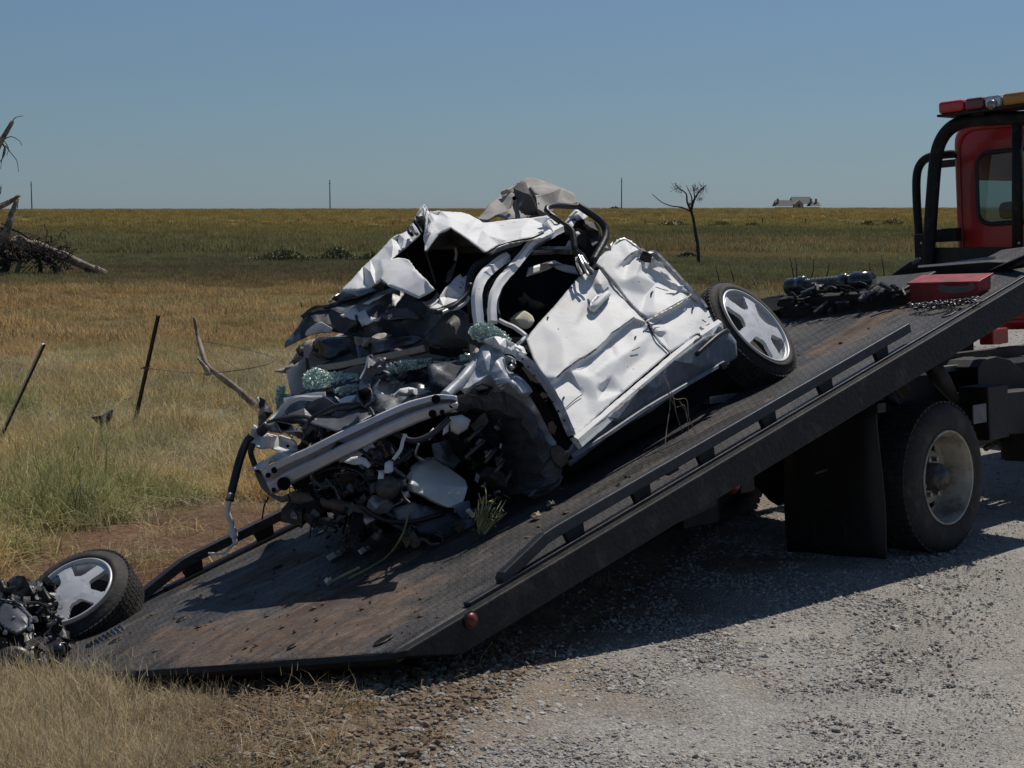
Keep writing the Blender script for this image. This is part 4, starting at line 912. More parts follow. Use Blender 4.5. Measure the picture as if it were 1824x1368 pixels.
# rear wall ring with the window opening
vL,wT=vw(PU(1741,275,CU)); _,wB=vw(PU(1745,402,CU)); win=rrect(v0+(v1-vL),vL,wB,wT,.10,nw=((wB+wT)/2-.1,(wB+wT)/2+.1))
inner=[TU(CU-.002,v,w_) for v,w_ in win]; V_=rings[0]+[TU(CU-.004,(v*.35+q[0]*.65),(w_*.35+q[1]*.65)) for (v,w_),q in zip(base,win)]+inner
F_=[(k*n+j,(k)*n+(j+1)%n,(k+1)*n+(j+1)%n,(k+1)*n+j) for k in range(2) for j in range(n)]
MB().add(V_,F_).build('rear_wall',M['red'],cab,solid=.012)
gk=[TU(CU-.02,v,w_) for v,w_ in win]; mb=MB(); mb.tube(gk+[gk[0],gk[1]],.017,6,cap=False); mb.build('window_gasket',M['black'],cab,smooth=True)
o=MB().add([TU(CU+.006,v,w_) for v,w_ in win],[tuple(range(n))]).build('rear_window',M['glass'],cab,solid=.005)
# side glass, windscreen, floor, dash, seats
for v in (v0+.008,v1-.008): MB().add([TU(CU+.35,v,1.62),TU(CU+1.05,v,1.62),TU(CU+1.05,v,2.25),TU(CU+.35,v,2.25)],[(0,1,2,3)]).build('side_window',M['glass'],cab,solid=.005)
MB().add([TU(CU+1.3,v0+.13,1.6),TU(CU+1.3,v1-.13,1.6),TU(CU+1.3,v1-.13,w1-.1),TU(CU+1.3,v0+.13,w1-.1)],[(0,1,2,3)]).build('windscreen',M['glass'],cab,solid=.005)
MB().box(TU,CU+1.29,CU+1.34,v0+.02,v1-.02,w0+.02,1.6).build('firewall',M['red'],cab)
MB().box(TU,CU+.03,CU+1.28,v0+.03,v1-.03,w0+.01,w0+.05).build('floor_pan',M['void'],cab)
MB().box(TU,CU+1.0,CU+1.27,v0+.06,v1-.06,1.42,1.68).build('dashboard',M['dash'],cab,bevel=.03)
for vv_ in (.30,1.35):
    q=MB().box(TU,CU+.18,CU+.32,vv_-.23,vv_+.23,1.2,1.92).build('seat',M['dash'],cab,bevel=.05); MB().box(TU,CU+.19,CU+.30,vv_-.13,vv_+.13,1.93,2.06).build('headrest',M['dash'],q,bevel=.04)
# hood and fenders ahead of the cab
MB().prism([TU(CU+1.35,v0+.18,.95),TU(CU+2.5,v0+.25,.95),TU(CU+2.5,v0+.25,1.38),TU(CU+1.35,v0+.18,1.6)],LA4*(v1-v0-.4)).build('hood',M['red'],truck,bevel=.08)
for vv_ in (v0-.02,v1-.30):
    prof=[TU(4.65+.52*math.cos(a),vv_,.42+.52*math.sin(a)) for a in [PI*i/10 for i in range(11)]]; prof2=[TU(4.65+.60*math.cos(a),vv_,.42+.60*math.sin(a)) for a in [PI*i/10 for i in range(10,-1,-1)]]
    MB().prism(prof+prof2,LA4*.32).build('front_fender',M['red'],truck)
MB().box(TU,CU+2.5,CU+2.6,v0,v1,.5,.8).build('front_bumper',M['steel'],truck,bevel=.03)
MB().box(TU,CU+.1,CU+.9,v0+.02,v0+.3,.55,.62).build('cab_step',M['steel'],truck,bevel=.01)
# ---- headache rack
CH=CU-.35
def pu(pts,u,k=6): return spl([PU(x,y,u) for x,y in pts],k)
outerp=[(1652,475),(1656,420),(1661,350),(1667,285),(1676,252),(1694,229),(1722,217),(1765,213),(1824,211),(1900,207),(1990,202),(2050,205),(2080,225),(2088,300),(2086,420),(2080,520)]
rack=MB().tube(pu(outerp,CH),.050,12).build('headache_rack',BK,truck,smooth=True)
MB().tube(pu([(1640,478),(1637,420),(1633,360),(1633,315),(1640,293),(1655,281),(1680,277),(1702,275)],CH-.0+.10),.032,10).build('rack_hoop',BK,rack,smooth=True)
MB().tube([PU(1812,212,CH),PU(1812,330,CH),PU(1812,470,CH)],.038,10).build('rack_upright',BK,rack,smooth=True)
mb=MB(); c0=PU(1634,430,CH+.02); c1=PU(2085,440,CH+.02); c2=PU(2085,560,CH+.02); c3=PU(1634,492,CH+.02)
mb.prism([PU(1660,442,CH+.03),PU(2085,440,CH+.03),PU(2085,560,CH+.03),PU(1634,500,CH+.03),PU(1634,474,CH+.03),PU(1660,470,CH+.03)],FW*.03); mb.build('rack_panel',FR,rack,bevel=.004)
MB().obox(PU(1642,455,CH+.0),FW*.02,LA4*.05,UP4*.155).build('rack_foot',BK,rack,bevel=.004)
for x,y in ((1642,434),(1640,461),(1816,434)): MB().lathe(PU(x,y,CH-.03),-FW,[(0,.012),(.012,.010),(.013,0)],6).build('rack_bolt',M['steel'],rack)
MB().obox(PU(1687,420,CH+.2),FW*.05,LA4*.10,UP4*.05).build('mirror_bracket',FR,rack,bevel=.01)
# mirror seen through hoop
MB().obox(PU(1683,293,CU+1.0),FW*.02,LA4*.12,UP4*.03).build('visor_edge',FR,truck)
# ---- light bar
def lbx(px_): return vw(PU(px_,190,CH))[0]
_,wt=vw(PU(1750,176,CH)); _,wb=vw(PU(1750,203,CH)); x0=lbx(1683); lb_end=x0-1.65
lbar=MB().box(lambda u,v,w_:TU(u,v,w_),CH-.12,CH+.14,lb_end,x0,wb,wb+.018).build('light_bar',FR,truck,bevel=.004)
seg=[(1684,1731,'redlens'),(1731,1767,'dkredlens'),(1767,1798,'clear'),(1798,1860,'amber'),(1860,1930,'dkredlens'),(1930,1965,'clear'),(1965,2020,'dkredlens'),(2020,2075,'redlens')]
for a,b2,m_ in seg:
    va,vb=lbx(a),max(lbx(b2),lb_end)
    if va<=lb_end: continue
    q=MB().box(TU,CH-.115,CH+.135,vb+.004,va-.004,wb+.02,wt).build('lens',M[m_],lbar,bevel=.022)
MB().box(TU,CH-.04,CH+.05,lbx(1757),lbx(1735),wb-.075,wb-.001).build('light_bar_foot',FR,lbar); MB().box(TU,CH-.04,CH+.05,lb_end+.2,lb_end+.3,wb-.075,wb-.001).build('light_bar_foot',FR,lbar)
mb=MB(); c=PU(1782,189,CH-.0)-FW*.13; mb.lathe(c,-FW,[(0,.035),(.01,.03),(.018,.015),(.02,0)],16); mb.build('reflector',M['steel'],lbar,smooth=True)
# ---- winch and front end of the bed
def bq(x,y,c=0): return PC(x,y,c)
wa=PC(1400,512,.20); 
a_w,b_w,_=bedc(PC(1405,548,.0)); 
AW=4.15
def W(b_,c_,a=AW): return BB(a,b_,c_)
def pa(x,y,a): return hit(x,y,A0+AD*a,AD)
L0=pa(1400,512,AW); L1=pa(1424,511,AW); L2=pa(1438,510,AW); L3=pa(1500,505,AW); L4=pa(1512,504,AW); L5=pa(1552,500,AW)
axw=(L5-L0).normalized(); rk=4.0/FPX
dd=(L0-CAM).length/FPX
winch=MB().tube([L2,L3],11*dd,18).build('winch',M['gunmetal'],deck,smooth=True)
mb=MB()
for i in range(9):
    c=L2+(L3-L2)*((i+.5)/9); mb.lathe(c,axw,[(-.018,12*dd),(0,13.5*dd),(.018,12*dd)],18)
mb.build('winch_cable',M['dkmetal'],deck,smooth=True)
MB().lathe(L0,axw,[(0,0),(0,10*dd),(.02,15*dd),((L1-L0).length,15*dd),((L1-L0).length+.01,0)],20).build('winch_gearbox',M['blackgloss'],deck,smooth=True)
MB().tube([L1,L2],18*dd,20).build('winch_flange',M['blackgloss'],deck,smooth=True)
MB().tube([L3,L4],16*dd,20).build('winch_flange',M['blackgloss'],deck,smooth=True)
MB().tube([L4,L4+(L5-L4)*.3,L5],[13*dd,17*dd,15*dd],20).build('winch_motor',M['blackgloss'],deck,smooth=True)
MB().tube([pa(1530,500,AW),pa(1530,535,AW),pa(1538,556,AW-.15)],[.045,.055,.04],12).build('cable_guide',M['gunmetal'],deck,smooth=True)
# winch base and front crossbeam, with the shade around them put into near-black
MB().box(BB,4.02,4.42,.85,2.2,.004,.05).build('winch_shade_deck',M['void'],deck,bevel=.01)
MB().prism([pa(1386,534,3.98),pa(1560,522,3.98),pa(1606,517,3.98),pa(1612,556,3.98),pa(1530,565,3.98),pa(1392,578,3.98)],AD*.40).build('winch_base',M['frame'],deck,bevel=.008)
MB().tube([pa(1540,552,AW-.1),pa(1590,520,AW-.1)],.022,8).build('release_lever',M['steel'],deck,smooth=True)
q=MB().tube([pa(1583,523,AW-.1),pa(1592,518,AW-.1)],.030,8).build('lever_knob',M['bottle'],deck,smooth=True)
for s in ((1493,548,1512,522),(1515,556,1521,524)): MB().tube([pa(s[0],s[1],AW-.08),pa(s[2],s[3],AW-.08)],.010,6).build('guide_bar',M['metal'],deck)
MB().lathe(pa(1526,556,AW-.1),AN,[(0,.03),(.02,.03),(.03,.015),(.03,0)],8).build('bolt_head',M['metal'],deck)
MB().tube([pa(1366,532,AW+.25),pa(1396,527,AW+.25)],.010,6).build('lit_edge_bar',M['steel'],deck)  # pale bar put in for the plate's lit top edge
MB().tube([pa(1574,511,AW+.3),pa(1622,504,AW+.3)],.014,6).build('lit_edge_bar',M['steel'],deck)
MB().tube([pa(1600,484,AW+.7),pa(1772,461,AW+.7)],.014,6).build('lit_headboard_edge',M['steel'],deck)  # another pale bar drawing the sunlit edge line of the headboard
MB().prism([pa(1545,521,AW+.45),pa(1560,509,AW+.45),pa(1604,480,AW+.45),pa(1760,468,AW+.45),pa(1860,470,AW+.45),pa(1860,520,AW+.45),pa(1700,545,AW+.45),pa(1600,545,AW+.45)],AD*.06).build('headboard',M['frame'],deck,bevel=.004)
MB().prism([pa(1550,517,AW+.3),pa(1622,466,AW+.3),pa(1625,474,AW+.3),pa(1618,497,AW+.3),pa(1570,515,AW+.3)],AD*.09).build('side_brace',RB,deck,bevel=.006)
# near headboard gusset rising at the right edge
MB().prism([pa(1740,492,AW+.45),pa(1860,440,AW+.2),pa(1860,452,AW+.2),pa(1775,492,AW+.45)],AD*.05).build('side_brace',RB,deck,bevel=.006)
# brackets, plates and hoses cluttering the winch end
mats_=['frame','dkmetal','gunmetal']; mbs={m:MB() for m in mats_}
for _ in range(80):
    x=rnd.uniform(1385,1615); y=rnd.uniform(515,556)-(x-1385)*.05; c=pa(x,y,rnd.uniform(3.93,4.1)); m=rnd.choice(mats_); X=V((rnd.uniform(-1,1),rnd.uniform(-1,1),rnd.uniform(-.4,.6))).normalized(); Y=X.cross(V((rnd.random(),rnd.random(),1))).normalized(); Z=X.cross(Y); s_=rnd.uniform(.02,.07)
    if rnd.random()<.5: mbs[m].obox(c,X*s_,Y*s_*.35,Z*s_*.15)
    else: mbs[m].tube(spl([c-X*s_*1.4,c+Y*s_*.3,c+X*s_*1.2+Z*s_*.3],3),s_*.16,6)
for m in mats_: q=mbs[m].build('winch_fittings',M[m],deck); q['kind']='stuff'
# red toolbox on the bed
ba,bb_,_=bedc(PC(1622,541,0)); ba2,bb2,_=bedc(PC(1745,530,0))
TA=ba
def tp_(x,y): return hit(x,y,A0+AD*TA,AD)
f=[tp_(1622,541),tp_(1742,533),tp_(1742,504),tp_(1619,507)]
box=MB().prism(f,AD*.15).build('red_toolbox',M['redbox'],deck,bevel=.004)
lidf=[tp_(1617,508)-AD*.01,tp_(1745,505)-AD*.01,tp_(1745,501)-AD*.01,tp_(1617,504)-AD*.01]; MB().prism(lidf,AD*.17).build('toolbox_lid',M['redbox'],deck,bevel=.003)
# chain heap and strap lying by the toolbox
c0=PC(1680,538,.02); t_=thing('tow_chain',PC(1680,542,0),'heap of dull steel tow chain lying in front of the red toolbox','chain')
for i in range(46):
    s_=i/45; x=1626+118*s_; y=548-13*s_+2.6*math.sin(i*1.9); c=PC(x,y,.014+.012*(i%3)); a1=V((rnd.uniform(-1,1),rnd.uniform(-1,1),rnd.uniform(-.5,.5))).normalized(); a2=a1.cross(V((rnd.random(),rnd.random(),rnd.random()+.2))).normalized()
    P_=[c+a1*(.022*math.cos(t2))+a2*(.013*math.sin(t2)) for t2 in [2*PI*k_/10 for k_ in range(10)]]; MB().tube(P_+[P_[0],P_[1]],.0045,5,cap=False).build('link',M['dkmetal'] if i%3 else M['metal'],t_,smooth=True)
o=strip('tow_strap',[(1672,512,-.12),(1688,517,-.1),(1705,517,-.1),(1722,516,-.1),(1734,509,-.08)],.035,mat('grey_webbing',(.12,.115,.10),.85),None,fn=lambda x,y,k:hit(x,y,A0+AD*(TA+k),AD),depth=.003); tag(o,'grey webbing strap lying against the red toolbox above the chain','strap')
M['deadstraw']=mat('grey_brown_dead_straw',(.20,.16,.11),.9,0,20,.3)
M['slateliner']=mat('dusty_black_liner',(.045,.050,.060),.5,0,14,.4,.5,20,col2=(.11,.11,.11),cscale=5,crange=(.5,.75))
# ================================================================ WRECKED CAR
car=thing('wrecked_car',BB(1.4,1.2,0),'crushed white car loaded nose down on the tow bed, one rear wheel splayed','wrecked car')
W_=M['white']
# solid dark heart of the cabin and floor so the shell is not hollow
def blob(name,outline,m,parent,depth,fn=PB,inner=(),amp=.02,cuts=2,seed=0,label=None,smooth=1,rnd_back=.8):
    """closed lump: traced front, swelling back to a shrunken rear face"""
    cxx=sum(p[0] for p in outline)/len(outline); cyy=sum(p[1] for p in outline)/len(outline)
    n=len(outline); F=[fn(*p) for p in outline]; c=fn(cxx,cyy,sum(p[2] for p in outline)/n)
    dirv=(c-CAM).normalized()
    dirv=V((dirv.x,dirv.y,0)).normalized()*.6+AL*.5; dirv.normalize()
    mid=[c+(p-c)*1.06+dirv*depth*.4 for p in F]; back=[c+(p-c)*rnd_back+dirv*depth for p in F]
    bm=bmesh.new(); f_=[bm.verts.new(c+(p-c)*.86-dirv*depth*.05) for p in F]; a=[bm.verts.new(p) for p in F]; b=[bm.verts.new(p) for p in mid]; d=[bm.verts.new(p) for p in back]
    fc=bm.verts.new(c-dirv*depth*.10)
    for i in range(n):
        j=(i+1)%n; bm.faces.new((fc,f_[i],f_[j])); bm.faces.new((f_[i],a[i],a[j],f_[j])); bm.faces.new((a[i],b[i],b[j],a[j])); bm.faces.new((b[i],d[i],d[j],b[j]))
    bm.faces.new(list(reversed(d)))
    bmesh.ops.triangulate(bm,faces=[f for f in bm.faces if len(f.verts)>4]); bmesh.ops.subdivide_edges(bm,edges=bm.edges[:],cuts=cuts,use_grid_fill=True)
    for _ in range(smooth): bmesh.ops.smooth_vert(bm,verts=bm.verts[:],factor=.5,use_axis_x=True,use_axis_y=True,use_axis_z=True)
    bm.normal_update()
    for v in bm.verts: q=v.co+V((seed*2.3,0,seed)); v.co+=v.normal*(noise.noise(q*7)+(.3-abs(noise.noise(q*15)))*.7)*amp
    bmesh.ops.recalc_face_normals(bm,faces=bm.faces[:])
    vv=[v.co.copy() for v in bm.verts]; bm.verts.index_update(); ff=[[v.index for v in f.verts] for f in bm.faces]; bm.free()
    o=mobj(name,vv,ff,m,parent,smooth=True)
    try: o.data.set_sharp_from_angle(angle=math.radians(38))
    except Exception: pass
    if label: o['label']=label
    return o
# underbody pan: from the sill back across, just off the deck
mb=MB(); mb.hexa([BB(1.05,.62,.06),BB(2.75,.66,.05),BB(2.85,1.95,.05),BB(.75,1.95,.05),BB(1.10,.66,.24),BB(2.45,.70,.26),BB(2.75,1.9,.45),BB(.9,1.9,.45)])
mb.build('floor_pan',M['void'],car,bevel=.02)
# far side of the body, seen only from other places
crump('far_side_panel',[(0,0,0),(1,0,0),(1,1,0),(.62,1,0),(.0,.75,0)],W_,car,fn=lambda x,y,k:BB(.55+2.1*x,2.02+.04*x-.15*y+k,.10+.98*y),inner=[(.3,.4,.06),(.6,.5,-.06),(.8,.3,.05),(.45,.75,-.04)],amp=.02,seed=31)
crump('rear_panel',[(0,0,0),(1,0,0),(1,1,0),(0,1,0)],W_,car,fn=lambda x,y,k:BB(2.55+k-.1*y,1.1+.85*x,.12+.55*y),inner=[(.3,.4,.06),(.6,.6,-.07)],amp=.02,seed=33)
# cabin darkness put into the near-black colour of an inner shell
cab_out=[(697,461),(735,425),(760,400),(803,400),(866,440),(925,430),(985,405),(1060,395),(1078,430),(1068,462),(1052,484),(985,548),(937,600),(880,600),(835,560),(815,545),(790,555),(745,530)]
crump('cabin_shade_lining',[(x,y,(1.68 if x<880 else 1.62)) for x,y in cab_out],M['void'],car,inner=[(790,480,1.85),(900,520,1.6),(985,470,1.75)],amp=.02,cuts=1,seed=2,thick=.01)
# ---- side: front and rear door on the leaning plane
fd=[(937,603,.0),(960,574,.005),(985,548,.0),(1010,518,.01),(1032,492,.0),(1052,484,.0),(1068,480,.012),(1084,497,.005),(1098,514,0),(1112,531,.0),(1127,548,0),(1139,561,.0),(1150,574,.015),(1161,595,.0),(1173,611,0),(1191,629,0),(1150,664,.01),(1110,698,.0),(1066,738,.01),(1024,779,0),(1012,757,.0),(1000,732,.0),(988,707,.0),(977,685,.0),(966,668,0),(950,640,.005)]
fin=[(1129,566,.045),(1118,573,.05),(1103,584,.055),(1090,592,.05),(1080,605,.05),(1062,621,.055),(1042,634,.05),(1030,640,.05),(1007,656,.055),(990,672,.05),
     (1127,574,-.02),(1112,584,-.03),(1094,601,-.03),(1084,613,-.035),(1064,631,-.03),(1044,644,-.03),(1010,666,-.025),(993,682,-.02),
     (1083,645,.03),(1072,697,-.045),(1092,668,.012),(1050,672,.035),(1017,662,.02),(1060,690,.03),(1040,705,-.01),(1100,640,.03),(1130,620,.02),(1150,630,-.01),(1110,665,-.01),(1045,735,.0),(1065,715,.02),
     (1040,540,.02),(1000,600,.028),(975,620,.005),(1020,585,.035),(1085,560,.03),(1062,540,-.012),(1050,555,.0),(1080,525,-.008),(1055,512,-.015),(1070,508,.03),(1105,555,.03)]
front_door=crump('front_door',fd,W_,car,fn=PD,inner=fin,amp=.0022,cuts=3,smooth=1,thick=.006,seed=4,jag=.002,fine=.8)
rd_=[(1071,478,-.01),(1058,468,.0),(1078,449,0),(1098,429,.0),(1113,424,.01),(1128,434,.0),(1140,444,.012),(1155,456,-.01),(1168,455,.03),(1186,470,.0),(1200,486,-.01),(1215,505,.0),(1229,524,.012),(1248,540,.0),(1268,562,0),(1281,577,0),(1262,594,0),(1230,604,0),(1194,627,0),(1176,609,0),(1164,593,0),(1153,572,.0),(1141,559,0),(1129,546,0),(1114,529,0),(1100,512,0),(1086,495,0)]
rin=[(1151,571,.04),(1172,559,.045),(1195,546,.05),(1214,535,.05),(1230,524,.05),(1156,578,-.015),(1176,568,-.03),(1198,556,-.03),(1217,545,-.03),(1236,533,-.01),
     (1112,462,.02),(1124,451,.035),(1128,449,.03),(1131,456,-.035),(1120,468,-.03),(1140,470,.025),(1133,489,.045),(1150,478,-.04),(1168,505,-.03),(1150,525,-.035),(1185,520,-.01),(1110,500,.02),(1095,480,.01),(1125,520,-.005),(1165,540,.03),(1190,590,.0),(1175,590,.02),(1220,575,-.01),(1245,562,.01),(1178,600,-.02)]
rear_door=crump('rear_door',rd_,W_,car,fn=PD,inner=rin,amp=.0024,cuts=3,smooth=1,thick=.006,seed=6,jag=.003,fine=.8)
# dark ground behind the seams
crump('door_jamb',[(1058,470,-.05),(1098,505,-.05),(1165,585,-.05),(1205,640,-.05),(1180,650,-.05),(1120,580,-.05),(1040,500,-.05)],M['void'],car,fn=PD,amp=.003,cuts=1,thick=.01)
# torn black edges along the folds
def tear(name,pts,w,parent,off=.006,m='black',fn=PD,seed=0,step=4):
    P=spl([V((x,y,0)) for x,y in pts],step); mb=MB(); V_=[]
    for i,p in enumerate(P):
        t=(P[min(i+1,len(P)-1)]-P[max(i-1,0)]).normalized(); nx,ny=-t.y,t.x
        a=w*(.35+1.1*abs(noise.noise(V((p.x*.21,p.y*.21,seed))))+rnd.uniform(-.15,.35)); b_=w*rnd.uniform(.1,.5)
        V_+=[fn(p.x-nx*a,p.y-ny*a,off),fn(p.x+nx*b_,p.y+ny*b_,off+.004)]
    mb.add(V_,[(2*i,2*i+1,2*i+3,2*i+2) for i in range(len(P)-1)]); return mb.build(name,M[m],parent,solid=.003)
tear('torn_fold',[(1151,573),(1172,561),(1195,549),(1214,538),(1231,525)],2.2,rear_door,.040,seed=1,step=9)
tear('torn_fold',[(1130,565),(1118,573),(1104,584),(1091,593)],1.2,front_door,.045,seed=2,step=6)
tear('torn_fold',[(1062,622),(1043,636),(1030,641),(1008,657),(992,672)],1.6,front_door,.046,seed=3,step=6)
tear('torn_fold',[(1113,463),(1121,454),(1129,450)],1.5,rear_door,.02,seed=4)
tear('door_seam',[(1070,481),(1099,514),(1128,548),(1151,574),(1164,594)],1.3,front_door,.010,seed=6,step=8)
tear('door_seam',[(1164,594),(1172,607),(1186,620),(1196,632)],.9,front_door,.012,seed=7,m='metal')
tear('door_seam',[(1151,573),(1162,578),(1178,571)],.9,rear_door,.03,seed=8)
tear('scratch',[(1006,727),(1024,711),(1037,702)],.6,front_door,.008,seed=9); tear('scratch',[(1125,625),(1140,618)],.5,front_door,.03,seed=10)
for x,y in ((1004,708),(994,587),(1018,513),(976,565),(1162,520),(1235,548),(1132,600)):
    MB().lathe(PD(x,y,.015),DN,[(-.05,.006),(.004,.005),(.004,.0)],6).build('paint_chip',M['black'],front_door if x<1150 else rear_door)
# upper torn edge of the rear door
tear('torn_edge',[(1098,429),(1112,425),(1128,434),(1142,445)],1.6,rear_door,.012,seed=11,m='metal')
strip('torn_edge_strip',[(1140,446,.03),(1152,455,.05),(1165,452,.05),(1176,462,.05),(1190,476,.05),(1203,490,.05),(1216,504,.05),(1230,520,.04),(1246,536,.02),(1256,550,.01)],.035,M['metal'],rear_door,fn=PD,depth=.02)
strip('torn_edge_strip',[(1142,454,.035),(1152,459,.04),(1160,460,.04)],.05,M['black'],rear_door,fn=PD,depth=.02)
for pts in ([(1163,464,.05),(1175,467,.06),(1184,478,.04),(1172,476,.03)],[(1175,482,.05),(1189,487,.06),(1196,500,.04),(1183,497,.03)],[(1192,502,.05),(1206,507,.06),(1210,517,.04),(1196,512,.03)],[(1203,510,.06),(1219,508,.05),(1226,522,.04),(1206,520,.02)]):
    crump('torn_flap',pts,W_,rear_door,fn=PD,amp=.005,cuts=2,thick=.004,jag=.003)
# handle
hd=crump('handle_recess',[(1047,545,-.004),(1051,536,-.004),(1060,526,-.004),(1075,520,-.004),(1084,522,-.004),(1085,533,-.004),(1076,546,-.004),(1064,556,-.004),(1052,557,-.004)],M['bodyin'],front_door,fn=lambda x,y,k:PD(x,y,k+.026),amp=.002,cuts=1,inner=[(1066,540,-.02)],thick=.004)
MB().tube(spl([PD(1052,553,.03),PD(1059,546,.055),PD(1068,537,.06),PD(1077,528,.055),PD(1083,523,.03)],5),[.013]+[.018]*19+[.013],10).build('door_handle',W_,front_door,smooth=True)
MB().tube([PD(1074,522,.05),PD(1083,513,.052)],.006,6).build('lock_rod',M['steel'],front_door)
# sill: bright upper lip and dark lower sill
lip=[(1026,786),(1060,757),(1095,727),(1130,697),(1165,668),(1200,638),(1240,606),(1282,577)]
P_=[PD(x,y,.012) for x,y in lip]; mb=MB(); V_=[]
Pk=spl(P_,6)
for i,p in enumerate(Pk):
    r=.020+.004*noise.noise(p*12)
    for j in range(9):
        a=PI*.95-PI*1.2*j/8; V_.append(p+AN*(.028*math.sin(a)+.004*noise.noise(p*40+V((j,0,0)))-.008)+(-AL)*(.026*math.cos(a-PI/2)*1.0+.014*(j/8)))
sill_lip=strip('sill_lip',[(x+3,y+1,.015) for x,y in lip],.062,W_,car,fn=PD,depth=.03)
sill=crump('sill',[(1024,790,0),(1080,743,0),(1140,693,0),(1200,642,0),(1255,600,0),(1297,590,.02),(1311,608,.03),(1313,637,.03),(1290,652,.04),(1240,676,.04),(1190,712,.05),(1150,738,.05),(1100,768,.06),(1055,800,.06),(1016,832,.06),(1008,812,.02)],M['under'],car,fn=lambda x,y,k:PB(x,y,.53+k),inner=[(1100,745,-.01),(1170,700,.0),(1240,650,-.01),(1060,780,-.01)],amp=.006,cuts=2,thick=.01,seed=9)
strip('sill_flange',[(1020,812,.51),(1080,775,.51),(1150,728,.51),(1215,690,.52),(1290,646,.54)],.02,M['under'],sill,depth=.01)
tear('torn_fold',[(1047,766),(1070,750),(1095,728),(1122,708),(1150,688),(1182,663)],2.0,sill_lip,.028,m='under',seed=13,step=8)
for pts in ([(1228,601),(1242,594),(1248,600)],[(1236,608),(1250,597)],[(1250,570),(1258,574)],[(1268,562),(1262,566)]): tear('torn_fold',pts,2.0,sill_lip,.035,seed=14)
MB().obox(PB(1287,652,.53),AD*.02,AL*.01,AN*.015).build('sill_clip',M['black'],sill)
crump('quarter_panel',[(1282,578,.0),(1290,590,.01),(1300,602,.02),(1290,620,.03),(1303,616,.0),(1309,625,.02),(1311,640,.02),(1296,650,.04),(1270,648,.06),(1262,612,.03)],W_,car,fn=lambda x,y,k:PB(x,y,.60+k),amp=.01,cuts=2,jag=.006,thick=.005,seed=12)
ptube('inner_seal',[(1240,632,.52),(1262,612,.52),(1280,597,.53),(1295,590,.56),(1302,603,.6)],.012,M['black'],car)
# ---- roof and pillars
roof=crump('roof_panel',[(753,366,1.55),(765,378,1.52),(786,376,1.6),(808,377,1.65),(822,378,1.67),(834,381,1.68),(848,388,1.65),(861,396,1.6),(880,394,1.6),(900,392,1.55),(922,390,1.5),(945,388,1.45),(974,384,1.35),(988,389,1.25),(1001,399,1.15),(986,413,1.05),(962,424,1.0),(945,426,1.0),(930,430,.98),(912,436,1.0),(895,441,1.0),(866,450,1.0),(848,437,1.1),(826,420,1.2),(803,405,1.25),(781,416,1.3),(768,434,1.3),(760,447,1.3),(754,425,1.38),(757,395,1.5)],W_,car,
 inner=[(800,388,1.42),(830,398,1.38),(845,400,1.5),(870,420,1.15),(890,405,1.42),(930,408,1.22),(929,417,1.05),(950,402,1.3),(965,398,1.35),(975,395,1.1),(900,428,1.02),(775,395,1.45),(780,382,1.6),(858,408,1.3)],amp=.0035,cuts=3,seed=15,thick=.006,jag=.003)
lift=lambda P:[(x,y,b+.42*((518-y)/154-.62)) for x,y,b in P]
left=crump('front_roof_and_pillar',lift([(736,395,1.75),(724,411,1.78),(711,417,1.8),(697,424,1.82),(684,438,1.84),(672,451,1.86),(660,462,1.88),(647,474,1.9),(638,484,1.9),(629,494,1.92),(607,517,1.98),(636,516,1.9),(660,511,1.8),(668,505,1.7),(678,496,1.62),(692,509,1.55),(716,518,1.5),(745,530,1.42),(758,523,1.38),(773,514,1.30),(764,505,1.33),(755,494,1.36),(740,479,1.42),(727,462,1.50),(712,458,1.58),(697,461,1.66),(715,447,1.66),(735,430,1.62),(752,414,1.55),(745,408,1.6)]),W_,car,
 inner=lift([(700,440,1.70),(678,462,1.78),(660,484,1.78),(648,481,1.90),(683,482,1.62),(668,483,1.80),(650,502,1.88),(720,425,1.68),(708,430,1.85)]),amp=.003,cuts=3,seed=18,thick=.006,jag=.003)
crump('peak_shard',[(755,363,1.6),(748,370,1.62),(736,392,1.66),(738,400,1.66),(743,392,1.5),(750,384,1.55),(757,375,1.55),(762,374,1.5)],W_,car,amp=.006,cuts=2,seed=19,inner=[(749,380,1.58)])
crump('hanging_shard',[(764,384,1.42),(768,395,1.40),(770,415,1.38),(766,430,1.34),(760,446,1.30),(756,446,1.3),(757,425,1.38),(761,400,1.42)],W_,car,amp=.006,cuts=2,seed=20,inner=[(763,412,1.30)])
for i,pts in enumerate(([(738,394,1.5),(745,404,1.5),(752,416,1.48)],[(731,402,1.52),(737,412,1.5),(744,418,1.5)],[(727,405,1.6),(729,412,1.55),(735,420,1.55)])): strip('torn_rib',pts,.018,M['metal'] if i==1 else M['black'],car,depth=.02)
crump('torn_knot',[(742,386,1.5),(752,382,1.5),(758,390,1.5),(756,402,1.5),(748,404,1.5),(742,396,1.52)],M['dkmetal'],car,amp=.02,cuts=2,seed=3,thick=.02)
crump('inner_panel',[(765,548,1.15),(783,530,1.18),(798,508,1.2),(812,493,1.22),(820,487,1.22),(824,494,1.2),(834,488,1.2),(835,510,1.15),(826,530,1.12),(811,541,1.1),(790,545,1.1),(774,549,1.1)],W_,car,inner=[(806,538,1.06),(795,528,1.2),(780,540,1.2)],amp=.005,cuts=2,seed=22,thick=.006)
crump('pale_lining_scrap',[(752,537,1.3),(765,528,1.3),(778,518,1.28),(782,524,1.25),(770,548,1.2),(760,545,1.25)],M['headliner'],car,amp=.006,cuts=2,seed=23)
crump('dark_lining_scrap',[(744,529,1.36),(770,516,1.3),(780,515,1.28),(770,528,1.25),(752,537,1.3)],M['void'],car,amp=.004,cuts=1,seed=24)
